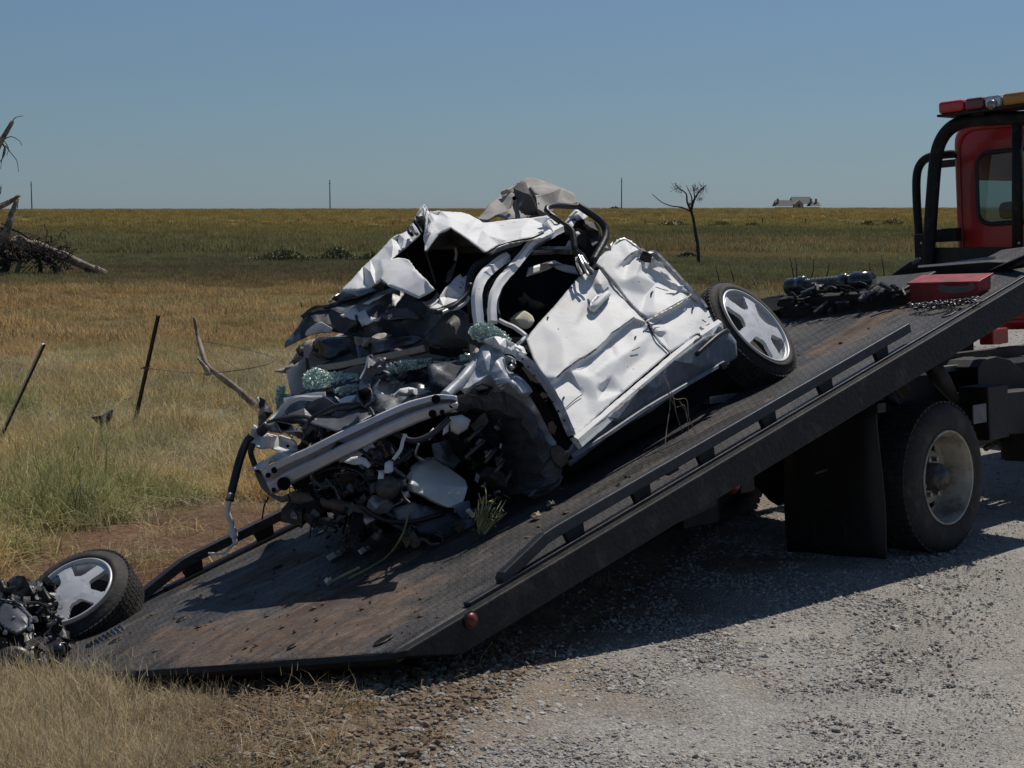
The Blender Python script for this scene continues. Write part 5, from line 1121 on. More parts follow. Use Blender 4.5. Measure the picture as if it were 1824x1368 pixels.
# dark grey headliner facets inside the broken roof
crump('headliner_facet',[(760,447,1.45),(781,418,1.42),(803,407,1.38),(826,422,1.35),(850,442,1.3),(815,441,1.55),(790,444,1.6)],M['dkliner'],car,inner=[(803,425,1.6)],amp=.008,cuts=2,seed=25)
crump('headliner_facet',[(815,441,1.5),(850,442,1.3),(866,451,1.25),(840,452,1.4),(818,452,1.55)],mat('charcoal_lining',(.045,.043,.042),.9),car,amp=.006,cuts=2,seed=26)
MB().tube([PB(811,441,1.4),PB(813,452,1.4),PB(811,464,1.4)],.008,6).build('grab_handle',M['headliner'],car,smooth=True)
strip('wire_channel',[(757,442,1.42),(765,470,1.45),(776,505,1.45)],.010,M['dash'],car,depth=.006)
crump('grey_inner_facet',[(793,502,1.35),(796,485,1.4),(812,465,1.4),(808,480,1.35),(800,500,1.3)],M['gunmetal'],car,amp=.004,cuts=2,seed=27)
# sagging headliner on top
hl=crump('crumpled_headliner',[(850,389,1.85),(860,378,1.9),(872,362,1.95),(893,347,2.0),(902,337,2.0),(921,325,2.0),(936,318,2.0),(949,317,1.98),(962,320,1.95),(977,325,1.9),(1000,335,1.85),(1022,345,1.8),(1027,352,1.78),(1029,361,1.75),(1015,366,1.75),(990,370,1.7),(978,384,1.6),(958,386,1.62),(941,388,1.65),(922,391,1.68),(906,392,1.7),(895,386,1.75),(883,383,1.78),(868,392,1.78)],M['headliner'],car,
 inner=[(937,332,1.9),(925,350,1.95),(915,352,1.8),(905,375,1.74),(955,350,1.66),(958,372,1.58),(985,342,1.72),(895,360,1.92)],amp=.004,cuts=3,seed=28,thick=.012)
for pts in ([(893,345,1.96),(905,340,1.9),(915,334,1.93)],[(944,334,1.74),(952,345,1.7),(960,352,1.68),(958,362,1.62)]): strip('headliner_fold',pts,.022,M['headliner'],hl,depth=.012)
crump('headliner_shaded_fold',[(914,335,1.9),(928,322,1.9),(937,325,1.85),(945,348,1.58),(956,372,1.55),(960,384,1.58),(935,384,1.66),(922,372,1.7),(919,355,1.8)],M['dkliner'],hl,amp=.008,cuts=2,seed=29,thick=.005)  # darker lining: this facet's shade put into its colour
MB().lathe(PB(916,353,1.72),(CAM-PB(916,353,1.72)).normalized(),[(0,.012),(.006,.012),(.006,.0)],10).build('headliner_hole',M['void'],hl)
# pillars and gaskets
strip('outer_door_frame',[(853,578,0.880),(850,552,0.900),(849,527,0.920),(853,508,0.940),(859,495,0.960),(868,484,0.980),(880,474,1.010),(893,464,1.030),(906,457,1.060)],.052,W_,car,depth=.03)
strip('inner_door_frame',[(877,572,0.860),(876,552,0.880),(878,532,0.900),(883,517,0.920),(891,502,0.940),(902,489,0.960),(913,477,0.980),(924,463,1.000),(934,451,1.020),(946,436,1.040),(960,426,1.060),(977,419,1.060),(990,412,1.080),(1002,406,1.110)],.046,W_,car,depth=.03)
strip('inner_door_frame_return',[(889,560,0.920),(886,545,0.940),(889,525,0.960),(899,503,0.980),(915,483,1.000),(935,460,1.020),(952,441,1.040),(980,425,1.060)],.012,M['hoodin'],car,depth=.05)
ptube('window_gasket',[(867,565,1.010),(864,548,1.030),(863,527,1.050),(868,508,1.070),(877,496,1.090),(896,475,1.110),(910,463,1.130),(921,451,1.150),(933,440,1.150),(946,430,1.150),(961,421,1.170)],.014,M['black'],car)
ptube('window_gasket',[(842,575,1.100),(838,545,1.100),(834,525,1.110),(835,507,1.110),(838,490,1.110),(845,476,1.110),(857,467,1.110),(871,459,1.110),(886,451,1.110),(901,444,1.110),(931,437,1.110),(946,427,1.110),(966,417,1.130)],.017,M['black'],car)
ptube('window_gasket',[(775,556,1.0),(790,552,1.0),(805,547,.98),(820,535,.98),(832,522,.98),(838,505,.98)],.013,M['black'],car)
strip('dark_frame_edge',[(789,556,.98),(800,551,.98),(812,549,.97),(828,540,.96),(836,528,.95)],.016,M['metal'],car,depth=.008)
strip('upper_door_frame',[(946,448,1.090),(962,447,1.090),(980,446,1.090),(1000,446,1.090),(1018,447,1.070),(1030,451,1.070),(1038,460,1.050),(1044,472,1.030),(1048,482,0.990)],.040,M['blackgloss'],car,depth=.03)
crump('headliner_strip',[(937,493,1.300),(941,477,1.320),(962,470,1.320),(987,463,1.300),(1005,470,1.280),(1024,474,1.260),(1031,489,1.240),(1008,484,1.260),(985,476,1.280),(962,485,1.300)],M['bottle'],car,inner=[(984,469,1.200)],amp=.005,cuts=2,seed=35)
for i,pts in enumerate(([(1030,455,1.030),(1036,468,0.990),(1042,480,0.970),(1047,489,0.950)],[(1035,456,1.040),(1042,468,0.990),(1050,478,0.970),(1056,483,0.950)],[(1027,458,1.050),(1029,472,1.010),(1035,486,0.970)])): strip('torn_trim',pts,.016,M['metal'] if i<2 else M['cream'],car,depth=.012)
ptube('door_seal_loop',[(1032,368,1.270),(1020,368,1.270),(1007,367,1.270),(990,366,1.240),(977,369,1.220),(974,375,1.200),(980,382,1.180),(987,387,1.160),(1000,397,1.140),(1012,404,1.120),(1019,412,1.100),(1022,426,1.080),(1023,444,1.060)],.016,M['black'],car)
ptube('door_seal_arch',[(1030,366,1.15),(1045,376,1.12),(1060,386,1.1),(1072,396,1.08),(1079,411,1.06),(1077,427,1.04),(1068,445,1.02),(1056,466,1.0)],.020,M['black'],car)
crump('rear_roof_corner',[(1004,399,1.3),(1012,386,1.32),(1024,372,1.34),(1040,373,1.34),(1051,383,1.3),(1040,392,1.28),(1027,393,1.26),(1020,404,1.2),(1006,405,1.2)],W_,car,amp=.006,cuts=2,seed=36,inner=[(1030,382,1.2)])
crump('quarter_trim',[(1009,396,1.3),(1022,391,1.25),(1040,391,1.25),(1058,395,1.25),(1068,412,1.2),(1066,430,1.2),(1055,440,1.15),(1045,415,1.3),(1030,405,1.4),(1022,415,1.3)],M['dkliner'],car,amp=.008,cuts=2,seed=37,inner=[(1045,402,1.1)])
crump('rear_pillar_scrap',[(1022,414,1.2),(1030,412,1.2),(1034,416,1.2),(1026,424,1.2)],W_,car,amp=.003,cuts=1)
crump('rear_pillar_scrap',[(1008,440,1.1),(1014,427,1.1),(1017,430,1.1),(1016,446,1.1)],W_,car,amp=.003,cuts=1)
crump('belt_scrap',[(1074,440,.95),(1080,436,.95),(1084,442,.9),(1088,432,.9),(1092,430,.9),(1088,446,.88),(1078,447,.92)],M['metal'],car,amp=.006,cuts=1)
strip('roof_edge_molding',[(866,450,.99),(880,442,.99),(895,435,.98),(920,428,.97),(945,424,.96),(960,418,.97),(968,414,1.0)],.014,M['black'],car,depth=.012)
crump('roof_edge_grey',[(872,455,1.0),(886,440,1.0),(905,433,1.0),(925,430,1.0),(938,428,1.0),(925,437,1.0),(900,443,1.0)],M['gunmetal'],car,fn=lambda x,y,k:PB(x,y,k-.04),amp=.004,cuts=1)
# ---- crumpled hood seen from below, dash
hood=crump('crumpled_hood',[(506,618,2.05),(508,606,2.05),(524,590,2.03),(536,572,2.0),(546,551,1.98),(562,547,1.95),(581,546,1.92),(615,535,1.88),(650,524,1.82),(685,513,1.75),(702,508,1.7),(722,517,1.6),(745,530,1.5),(765,546,1.4),(786,562,1.3),(776,580,1.35),(757,602,1.4),(735,604,1.45),(710,605,1.5),(670,603,1.6),(629,598,1.75),(610,594,1.8),(591,590,1.85),(570,593,1.9),(546,599,1.95),(525,608,2.0)],M['hoodin'],car,
 inner=[(690,522,1.62),(612,560,1.78),(640,572,1.62),(715,572,1.46),(745,552,1.44),(560,572,1.9),(590,578,1.84),(540,588,1.97)],amp=.005,cuts=3,seed=40,thick=.01,jag=.002)
HF=lambda x,y,k:PB(x,y,kdepth('crumpled_hood',x,y)-.018+(k-1.7)*.04)
crump('hood_paint_patch',[(605,561,1.66),(618,556,1.62),(634,547,1.6),(640,556,1.58),(650,550,1.58),(655,562,1.56),(670,566,1.56),(662,573,1.56),(652,578,1.55),(644,583,1.55),(638,570,1.56),(622,567,1.6)],W_,hood,fn=HF,amp=.006,cuts=2,seed=41,jag=.006)
crump('hood_paint_patch',[(544,598,1.85),(546,588,1.85),(556,580,1.85),(571,573,1.82),(582,578,1.78),(591,585,1.74),(590,593,1.72),(572,593,1.76),(556,596,1.8)],W_,hood,fn=HF,amp=.006,cuts=2,seed=42,jag=.005,inner=[(570,584,1.74)])
crump('hood_paint_patch',[(645,540,1.6),(660,533,1.58),(686,523,1.55),(670,533,1.56),(655,541,1.58)],W_,hood,fn=HF,amp=.003,cuts=2,seed=43,jag=.004)
crump('hood_grey_patch',[(676,560,1.46),(700,548,1.4),(728,545,1.38),(742,560,1.38),(748,568,1.4),(715,566,1.42),(690,570,1.46)],M['gunmetal'],hood,fn=HF,amp=.006,cuts=2,seed=44,jag=.008)
ptube('hood_hinge_bar',[(634,562,1.55),(636,575,1.55),(634,588,1.55)],.008,M['black'],hood,fn=HF)
strip('hood_edge',[(538,566,1.98),(560,550,1.94),(585,547,1.9),(630,531,1.84),(685,513,1.73),(705,509,1.68),(745,530,1.48)],.03,M['blackgloss'],hood,depth=.02)
crump('glass_under_hood',[(592,530,1.9),(607,518,1.92),(636,516,1.88),(660,511,1.8),(677,497,1.7),(690,508,1.6),(683,513,1.7),(640,527,1.8),(600,538,1.9)],M['blackgloss'],car,fn=lambda x,y,k:PB(x,y,k-.02),amp=.01,cuts=2,seed=45,jag=.006)
crump('white_edge_sliver',[(584,537,1.95),(594,527,1.95),(597,529,1.95),(588,540,1.95)],W_,car,amp=.002,cuts=1)
crump('beige_liner_strip',[(631,599,1.55),(645,600,1.55),(660,601,1.5),(672,594,1.5),(684,592,1.48),(698,596,1.45),(680,605,1.46),(655,619,1.5),(640,622,1.55),(633,612,1.56)],M['beige'],car,amp=.006,cuts=2,seed=46,inner=[(655,606,1.42)])
blob('instrument_box',[(566,606,1.75),(580,601,1.75),(610,600,1.7),(631,599,1.68),(637,615,1.66),(632,634,1.68),(610,641,1.7),(585,641,1.72),(572,632,1.75)],M['blackgloss'],car,.25,amp=.01,seed=2)
blob('steering_column',[(637,617,1.55),(660,610,1.5),(700,600,1.4),(740,596,1.35),(756,602,1.3),(740,612,1.3),(700,622,1.35),(660,632,1.45),(640,638,1.5)],M['blackgloss'],car,.25,amp=.006,seed=3)
crump('beige_door_trim',[(552,604,1.96),(541,608,1.97),(531,622,1.97),(519,641,1.97),(507,654,1.97),(493,661,1.97),(512,665,1.97),(531,664,1.97),(538,648,1.96),(546,630,1.94),(560,612,1.92),(563,604,1.92)],M['beige'],car,inner=[(540,630,1.90),(522,652,1.92)],amp=.004,cuts=2,seed=97,thick=.03)
crump('trim_band',[(526,622,1.90),(533,613,1.90),(545,620,1.86),(550,628,1.86),(543,636,1.86),(532,631,1.87)],M['black'],car,amp=.003,cuts=1,thick=.01)
crump('beige_trim_corner',[(540,612,1.95),(560,603,1.9),(556,622,1.88),(548,634,1.9),(540,640,1.92)],M['beige'],car,fn=lambda x,y,k:PB(x,y,k-.08),amp=.008,cuts=2,seed=47)
ptube('cabin_strut',[(546,636,1.8),(547,648,1.8),(548,662,1.8)],.008,M['black'],car)
dash=crump('dashboard',[(562,652,1.8),(590,640,1.72),(618,630,1.65),(647,622,1.58),(685,616,1.48),(720,610,1.38),(753,604,1.3),(766,590,1.25),(777,577,1.22),(786,567,1.2),(798,558,1.18),(811,552,1.15),(824,557,1.1),(834,567,1.05),(836,590,1.02),(836,608,1.0),(835,622,1.0),(805,623,1.05),(770,620,1.15),(730,628,1.25),(690,636,1.35),(650,643,1.48),(610,652,1.6),(580,660,1.7)],M['dash'],car,
 inner=[(700,620,1.32),(760,606,1.18),(800,575,1.0),(815,600,.98),(640,634,1.52),(790,600,1.05),(775,609,1.1),(835,607,.96)],amp=.006,cuts=3,smooth=2,seed=48,thick=.02)
strip('dash_lower_edge',[(564,655,1.72),(600,651,1.62),(650,641,1.46),(700,632,1.3),(755,620,1.15)],.03,M['beige'],dash,depth=.01)
crump('glovebox_gap',[(764,614,1.1),(772,618,1.08),(835,623,.96),(836,632,.96),(800,636,1.02),(765,630,1.1)],M['void'],car,amp=.003,cuts=1,fn=lambda x,y,k:PB(x,y,k-.03))
crump('pillar_trim',[(836,612,.9),(846,615,.88),(856,625,.86),(852,637,.86),(842,640,.88),(836,628,.9)],M['beige'],car,amp=.005,cuts=2,inner=[(846,628,.84)])
# yellow foam in the window
blob('cream_foam_block',[(917,568,1.020),(928,558,1.020),(937,555,1.020),(948,563,1.000),(952,572,0.980),(946,584,0.980),(936,588,1.000),(926,584,1.020)],M['cream'],car,.12,amp=.008,seed=5)
# ---- crumbled windscreen glass
def shards(name,outline,b_off,n,parent=car,seed=1,fn=PB,sz=.0055,m='shard'):
    xs=[p[0] for p in outline]; ys=[p[1] for p in outline]; mb=MB()
    def ins(x,y):
        c=False; j=len(outline)-1
        for i in range(len(outline)):
            xi,yi=outline[i][:2]; xj,yj=outline[j][:2]
            if (yi>y)!=(yj>y) and x<(xj-xi)*(y-yi)/(yj-yi)+xi: c=not c
            j=i
        return c
    base=crump(name,[(x,y,b) for x,y,b in outline],M[m],parent,fn=fn,amp=.005,cuts=2,thick=.004,jag=.006,seed=seed)
    k=0; t=0
    while k<n and t<n*20:
        t+=1; x=rnd.uniform(min(xs)-2,max(xs)+2); y=rnd.uniform(min(ys)-2,max(ys)+2)
        if not ins(x,y): continue
        k+=1; w_=[(1/((x-q[0])**2+(y-q[1])**2+4),q[2]) for q in outline]; b=sum(a*c for a,c in w_)/sum(a for a,c in w_)
        c=fn(x+rnd.gauss(0,1.2),y+rnd.gauss(0,1.2),b-.006-abs(rnd.gauss(0,.006))); s=sz*rnd.uniform(.5,1.5)
        e=[V((rnd.uniform(-1,1),rnd.uniform(-1,1),rnd.uniform(-1,1))).normalized()*s for _ in range(3)]
        mb.add([c+e[0],c+e[1],c+e[2],c-(e[0]+e[1]+e[2])*.6],[(0,1,2),(0,2,3),(0,3,1),(1,3,2)])
    q=mb.build('glass_crumb',M[m],base); q['kind']='stuff'; return base
shards('windscreen_shard',[(538,672,1.72),(548,660,1.72),(561,654,1.7),(585,661,1.65),(612,664,1.58),(637,667,1.5),(640,676,1.48),(612,681,1.54),(581,689,1.6),(558,692,1.66),(541,690,1.7)],0,900,seed=51)
shards('windscreen_shard',[(688,650,1.32),(712,643,1.26),(740,640,1.2),(768,637,1.14),(771,648,1.12),(745,656,1.18),(715,662,1.26),(690,668,1.32)],0,600,seed=52)
shards('windscreen_shard',[(493,690,1.98),(501,683,1.96),(507,690,1.95),(506,705,1.95),(501,722,1.96),(493,730,1.97),(490,712,1.98)],0,260,seed=53)
shards('windscreen_shard',[(596,692,1.5),(615,687,1.45),(636,684,1.42),(636,698,1.42),(612,702,1.46),(597,700,1.5)],0,260,seed=54)
shards('side_glass_shard',[(833,592,.80),(840,582,.80),(855,575,.78),(875,576,.76),(886,585,.74),(898,592,.72),(910,604,.70),(912,614,.70),(895,618,.72),(880,622,.74),(868,612,.78),(852,608,.80),(842,603,.82)],0,900,seed=55)
shards('side_glass_shard',[(818,634,.95),(830,629,.93),(842,632,.92),(846,642,.9),(832,648,.92),(820,645,.95)],0,220,seed=56)
crump('dark_cowl',[(500,700,1.85),(540,692,1.7),(600,680,1.5),(650,668,1.4),(700,655,1.25),(770,640,1.05),(835,633,.95),(850,645,.9),(840,668,.85),(815,690,.85),(780,700,.9),(720,710,1.0),(650,722,1.15),(600,730,1.3),(540,745,1.5),(490,752,1.75)],M['blackgloss'],car,fn=lambda x,y,k:PB(x,y,k+.06),inner=[(700,680,1.2),(600,705,1.5),(780,670,1.05)],amp=.03,cuts=2,seed=57,thick=.01)
strip('cowl_edge',[(772,645,1.0),(790,647,.98),(808,645,.96),(822,642,.95)],.014,M['metal'],car,depth=.006)
# ---- front end sheet metal
strip('cowl_panel',[(505,712,1.72),(530,708,1.66),(555,703,1.6),(578,701,1.54)],.022,W_,car,depth=.012)
strip('wing_apron',[(482,750,1.68),(493,739,1.68),(506,724,1.66),(518,713,1.62),(535,708,1.58),(555,709,1.54),(571,708,1.5)],.028,W_,car,depth=.02)
crump('cowl_panel',[(596,706,1.46),(606,710,1.42),(618,706,1.4),(636,703,1.36),(637,716,1.34),(620,719,1.36),(605,717,1.4)],W_,car,amp=.008,cuts=2,seed=61)
crump('wavy_white_strip',[(662,703,1.25),(668,690,1.22),(678,696,1.2),(690,704,1.18),(702,700,1.15),(712,692,1.12),(728,690,1.1),(745,692,1.07),(765,690,1.04),(778,694,1.02),(782,702,1.0),(768,704,1.02),(745,706,1.05),(725,702,1.08),(708,698,1.12),(700,707,1.14),(690,709,1.16),(675,703,1.2)],W_,car,amp=.010,cuts=2,seed=62,inner=[(730,696,1.02),(700,703,1.1)])
crump('firewall_panel',[(505,745,1.6),(520,730,1.6),(541,726,1.55),(560,712,1.5),(576,706,1.45),(596,718,1.38),(637,721,1.28),(660,722,1.22),(668,738,1.15),(640,752,1.15),(600,768,1.2),(575,760,1.3),(545,750,1.45)],M['gunmetal'],car,inner=[(570,735,1.5),(600,742,1.36)],amp=.003,cuts=2,seed=63)
crump('firewall_panel',[(668,700,1.15),(720,706,1.05),(765,706,.98),(735,722,.96),(690,735,1.02),(668,730,1.1)],M['hoodin'],car,amp=.008,cuts=2,seed=64)
crump('bulkhead',[(760,650,1.0),(835,640,.88),(832,660,.85),(812,680,.85),(790,692,.88),(765,680,.95)],M['hoodin'],car,amp=.01,cuts=2,seed=65)
crump('upright_bracket',[(640,676,1.2),(648,655,1.2),(654,632,1.2),(660,630,1.18),(664,640,1.16),(672,634,1.15),(686,636,1.1),(680,652,1.1),(671,665,1.1),(662,676,1.12),(661,695,1.08),(660,714,1.06),(648,724,1.08),(640,710,1.12),(637,695,1.16)],M['gunmetal'],car,inner=[(655,655,1.08),(652,690,1.05),(648,708,1.2)],amp=.006,cuts=2,seed=66,thick=.006)
strip('bracket_edge',[(641,674,1.1),(650,655,1.1),(655,634,1.1)],.007,W_,car,depth=.004)
ptube('bent_rod',[(665,655,1.08),(672,648,1.06),(680,642,1.04)],.010,M['gunmetal'],car)
crump('corner_bracket',[(458,708,1.85),(462,707,1.85),(472,712,1.84),(480,724,1.8),(486,735,1.78),(476,745,1.78),(468,752,1.8),(460,761,1.84),(460,742,1.86),(462,728,1.88)],M['hoodin'],car,amp=.006,cuts=2,seed=67,inner=[(470,732,1.76)])
crump('corner_bracket',[(457,709,1.84),(460,706,1.84),(462,712,1.84),(460,722,1.84)],W_,car,fn=lambda x,y,k:PB(x,y,k-.02),amp=.002,cuts=1)
crump('headlamp_panel',[(448,764,1.80),(452,755,1.8),(462,763,1.78),(475,770,1.74),(495,775,1.68),(521,784,1.6),(528,792,1.58),(531,802,1.56),(508,803,1.6),(483,799,1.66),(465,799,1.72),(452,792,1.78),(446,778,1.82)],W_,car,inner=[(480,778,1.62),(460,775,1.84),(510,790,1.66)],amp=.006,cuts=2,seed=68,thick=.008)
MB().lathe(PB(512,794,1.54),(CAM-PB(512,794,1.54)).normalized(),[(0,.008),(.004,.008),(.004,0)],8).build('bolt_hole',M['void'],car)
crump('inner_wing_scrap',[(470,756,1.6),(490,750,1.58),(520,756,1.5),(545,770,1.4),(530,778,1.42),(500,770,1.5),(480,768,1.58)],M['hoodin'],car,inner=[(505,762,1.6),(525,768,1.38)],amp=.01,cuts=2,seed=69)
ptube('radiator_hose',[(462,770,1.7),(475,760,1.66),(492,752,1.62),(510,748,1.58),(528,746,1.54),(548,748,1.48),(562,754,1.44),(575,766,1.4)],.024,M['black'],car,n=10)
ptube('looped_cable',[(540,768,1.35),(550,750,1.35),(565,738,1.32),(590,726,1.25),(612,720,1.2),(634,719,1.15),(650,722,1.1),(660,730,1.05),(666,742,1.0)],.009,M['black'],car)
ptube('brake_pipe',[(470,752,1.62),(485,765,1.6),(505,767,1.55),(520,778,1.5)],.006,M['steel'],car)
# ---- bumper beam: pressed W section, bolt holes
prof=[(0,0),(.04,.036),(.26,.040),(.34,.0),(.44,-.012),(.52,.040),(.60,.052),(.90,.046),(.96,.03),(1,-.005)]
up_=[(464,838),(500,817),(546,797),(596,772),(647,749),(685,732),(723,716),(752,708),(781,702),(813,705)]
lo_=[(484,882),(520,862),(560,842),(604,820),(650,798),(688,778),(726,761),(760,747),(792,736),(815,727)]
nb_=len(up_); V_=[];K=6
UP_=spl([V((x,y,0)) for x,y in up_],K); LO_=spl([V((x,y,0)) for x,y in lo_],K); n=len(UP_)
for i in range(n):
    t_=i/(n-1); b=1.62-1.0*t_-.10*math.sin(PI*t_)
    for (k,d_) in prof:
        x=UP_[i].x*(1-k)+LO_[i].x*k; y=UP_[i].y*(1-k)+LO_[i].y*k; V_.append(PB(x,y,b-d_*1.3+.003*noise.noise(V((i*.3,k*3,0)))))
m_=len(prof); beam=MB().add(V_,[(i*m_+j,i*m_+j+1,(i+1)*m_+j+1,(i+1)*m_+j) for i in range(n-1) for j in range(m_-1)]).build('bumper_beam',M['alu'],car,solid=.006)
try: beam.data.polygons.foreach_set('use_smooth',[True]*len(beam.data.polygons)); beam.data.set_sharp_from_angle(angle=math.radians(20))
except Exception: pass
for x,y,rx in ((776,711,.018),(805,722,.012),(770,737,.016),(787,734,.010),(488,837,.013),(477,846,.011),(505,861,.028),(487,872,.010)):
    t_=(x-464)/351; b=1.62-1.0*t_-.10*math.sin(PI*max(0,t_))-.052; c=PB(x,y,b); d_=(CAM-c).normalized(); MB().lathe(c,d_,[(-.006,rx*1.15),(.002,rx*1.15),(.002,rx*.85),(.001,0)],12).build('bolt_hole',M['void'],beam)
crump('bumper_bracket',[(441,838,1.70),(452,829,1.70),(466,819,1.68),(484,811,1.64),(503,804,1.6),(526,806,1.54),(515,814,1.55),(495,821,1.58),(478,827,1.62),(468,833,1.64),(455,835,1.66)],W_,car,inner=[(480,818,1.52),(500,811,1.62)],amp=.005,cuts=2,seed=70)
crump('crash_box',[(452,842,1.7),(466,836,1.66),(484,880,1.58),(500,884,1.5),(520,875,1.42),(540,868,1.4),(530,890,1.4),(500,895,1.5),(478,882,1.6),(464,868,1.66)],M['gunmetal'],car,fn=lambda x,y,k:PB(x,y,k+.03),amp=.01,cuts=2,seed=71)
# near front corner: pillar base, inner wing, wheel arch
crump('pillar_base',[(815,692,.72),(828,672,.74),(842,655,.76),(850,636,.78),(858,618,.78),(870,612,.76),(884,622,.74),(900,632,.70),(915,640,.66),(928,655,.62),(942,675,.60),(955,697,.58),(968,722,.58),(978,748,.58),(989,778,.58),(992,800,.58),(978,798,.6),(966,776,.62),(950,748,.64),(930,718,.66),(905,702,.68),(880,695,.70),(850,698,.72),(828,704,.72)],M['bodyin'],car,
 inner=[(862,640,.68),(870,665,.66),(895,660,.60),(915,680,.56),(905,655,.70),(930,700,.55),(885,685,.60),(850,680,.66),(835,690,.68),(950,728,.60),(920,662,.62),(875,630,.70)],amp=.009,cuts=3,smooth=1,seed=72,thick=.006)
crump('plate_recess',[(904,648,.58),(912,640,.57),(921,652,.56),(912,664,.57)],M['black'],car,fn=lambda x,y,k:PB(x,y,k-.02),amp=.001,cuts=1)
crump('plate_recess',[(907,652,.54),(912,648,.54),(917,655,.54),(912,660,.54)],M['metal'],car,amp=.001,cuts=1)
crump('pressed_rib',[(905,680,.56),(912,676,.55),(922,688,.53),(914,692,.54)],M['bodyin'],car,fn=lambda x,y,k:PB(x,y,k-.015),amp=.002,cuts=1,thick=.01)
for i in range(4): MB().obox(PB(885+i*3,676+i*5,.61),AD*.012,AL*.006,AN*.004).build('weld_tab',M['bodyin'],car)
strip('door_front_flange',[(921,634,.58),(933,640,.57),(945,652,.56),(958,666,.55),(972,684,.54),(986,706,.53),(998,728,.53),(1008,752,.53),(1018,775,.53)],.040,M['bodyin'],car,depth=.02)
for i in range(9): t_=i/8; MB().lathe(PB(930+85*t_,640+125*t_**1.05,.53),(-AL),[(0,.007),(.004,.006),(.004,0)],6).build('rivet',M['black'],car)
strip('hinge_gap',[(915,650,.62),(930,672,.6),(945,694,.58),(960,716,.58),(975,744,.57),(990,772,.57),(1003,798,.57),(1012,820,.57)],.045,M['void'],car,depth=.01)
crump('rusty_hinge',[(976,755,.55),(984,750,.54),(992,760,.54),(988,775,.55),(978,770,.56)],M['rust'],car,amp=.012,cuts=2,seed=5)
crump('rusty_hinge',[(985,802,.55),(1000,795,.54),(1012,806,.54),(1012,824,.55),(998,834,.56),(986,822,.56)],M['rust'],car,amp=.02,cuts=2,seed=6,thick=.02)
ptube('crushed_rail',[(792,706,.70),(802,696,.72),(815,684,.73),(826,672,.74),(836,660,.76),(846,648,.77),(856,636,.78)],[.026]*31,M['bodyin'],car,n=10)
ptube('crushed_rail',[(818,676,.80),(824,664,.80),(830,656,.80)],.022,M['gunmetal'],car,n=10)
crump('strut_tower',[(834,700,.72),(842,690,.70),(858,684,.68),(878,690,.66),(880,700,.66),(868,704,.68),(850,704,.70)],M['hoodin'],car,inner=[(858,694,.78)],amp=.008,cuts=2,seed=75)
strip('white_pillar_curl',[(903,620,.66),(914,628,.64),(922,634,.62),(930,636,.60),(926,628,.62),(915,620,.64)],.022,W_,car,depth=.02)
strip('white_pillar_curl',[(888,570,0.900),(900,576,0.880),(914,582,0.840),(926,590,0.800),(936,598,0.760)],.022,W_,car,depth=.02)
strip('white_pillar_curl',[(936,600,.6),(928,608,.6),(920,614,.62)],.016,W_,car,depth=.012)
crump('pillar_crumple',[(862,606,.74),(880,600,.72),(900,604,.7),(916,612,.66),(932,618,.62),(940,630,.6),(930,640,.62),(912,632,.66),(895,628,.7),(876,620,.74)],W_,car,inner=[(890,614,.64),(905,620,.7),(920,624,.58)],amp=.012,cuts=3,seed=76,jag=.004)
# wheel arch liner: curved shell
A_=[(812,712),(830,706),(855,699),(881,697),(903,702),(921,712),(940,730),(957,752),(968,770),(978,790),(990,812),(1001,845),(994,862),(972,878),(942,886)]
B_=[(815,735),(835,728),(855,727),(881,731),(900,736),(919,745),(932,760),(944,777),(954,796),(962,814),(966,838),(968,855),(960,868),(948,874),(930,878)]
bA=[.78,.76,.72,.68,.66,.64,.62,.60,.59,.58,.58,.58,.60,.64,.68]
bA=bA[:len(A_)]
V_=[];n=len(A_)
PA_=spl([PB(x,y,b) for (x,y),b in zip(A_,bA)],4); PBk=spl([PB(x,y,b+.03) for (x,y),b in zip(B_,bA)],4); PCk=[q+AL*.28+AN*-.01 for q in PBk]; n=len(PA_)
for i in range(n):
    for P3,o3 in ((PA_[i],0),((PA_[i]+PBk[i])/2-AL*.012,.4),(PBk[i],.8),(PBk[i]*.5+PCk[i]*.5,1),(PCk[i],1)): V_.append(P3+V((noise.noise(P3*24),noise.noise(P3*24+V((5,0,0))),noise.noise(P3*24+V((0,5,0)))))*.022)
MB().add(V_,[(i*5+j,i*5+j+1,(i+1)*5+j+1,(i+1)*5+j) for i in range(n-1) for j in range(4)]).build('wheel_arch_liner',M['slateliner'],car,smooth=False,solid=.006)
crump('arch_inner_panel',[(881,733,.85),(905,740,.82),(921,748,.8),(944,779,.76),(960,812,.74),(966,845,.72),(958,872,.72),(938,880,.74),(915,870,.8),(900,840,.86),(890,800,.9),(880,760,.9)],mat('slate_liner_plastic',(.03,.036,.045),.6,0,14,.3,.3,20),car,inner=[(930,800,.90),(915,830,.80),(945,850,.80)],amp=.01,cuts=2,seed=78,thick=.006)
crump('lower_liner_flap',[(940,884,.66),(965,862,.64),(990,846,.6),(1002,848,.6),(996,864,.62),(975,880,.66),(950,890,.7)],M['under'],car,amp=.008,cuts=2,seed=79)
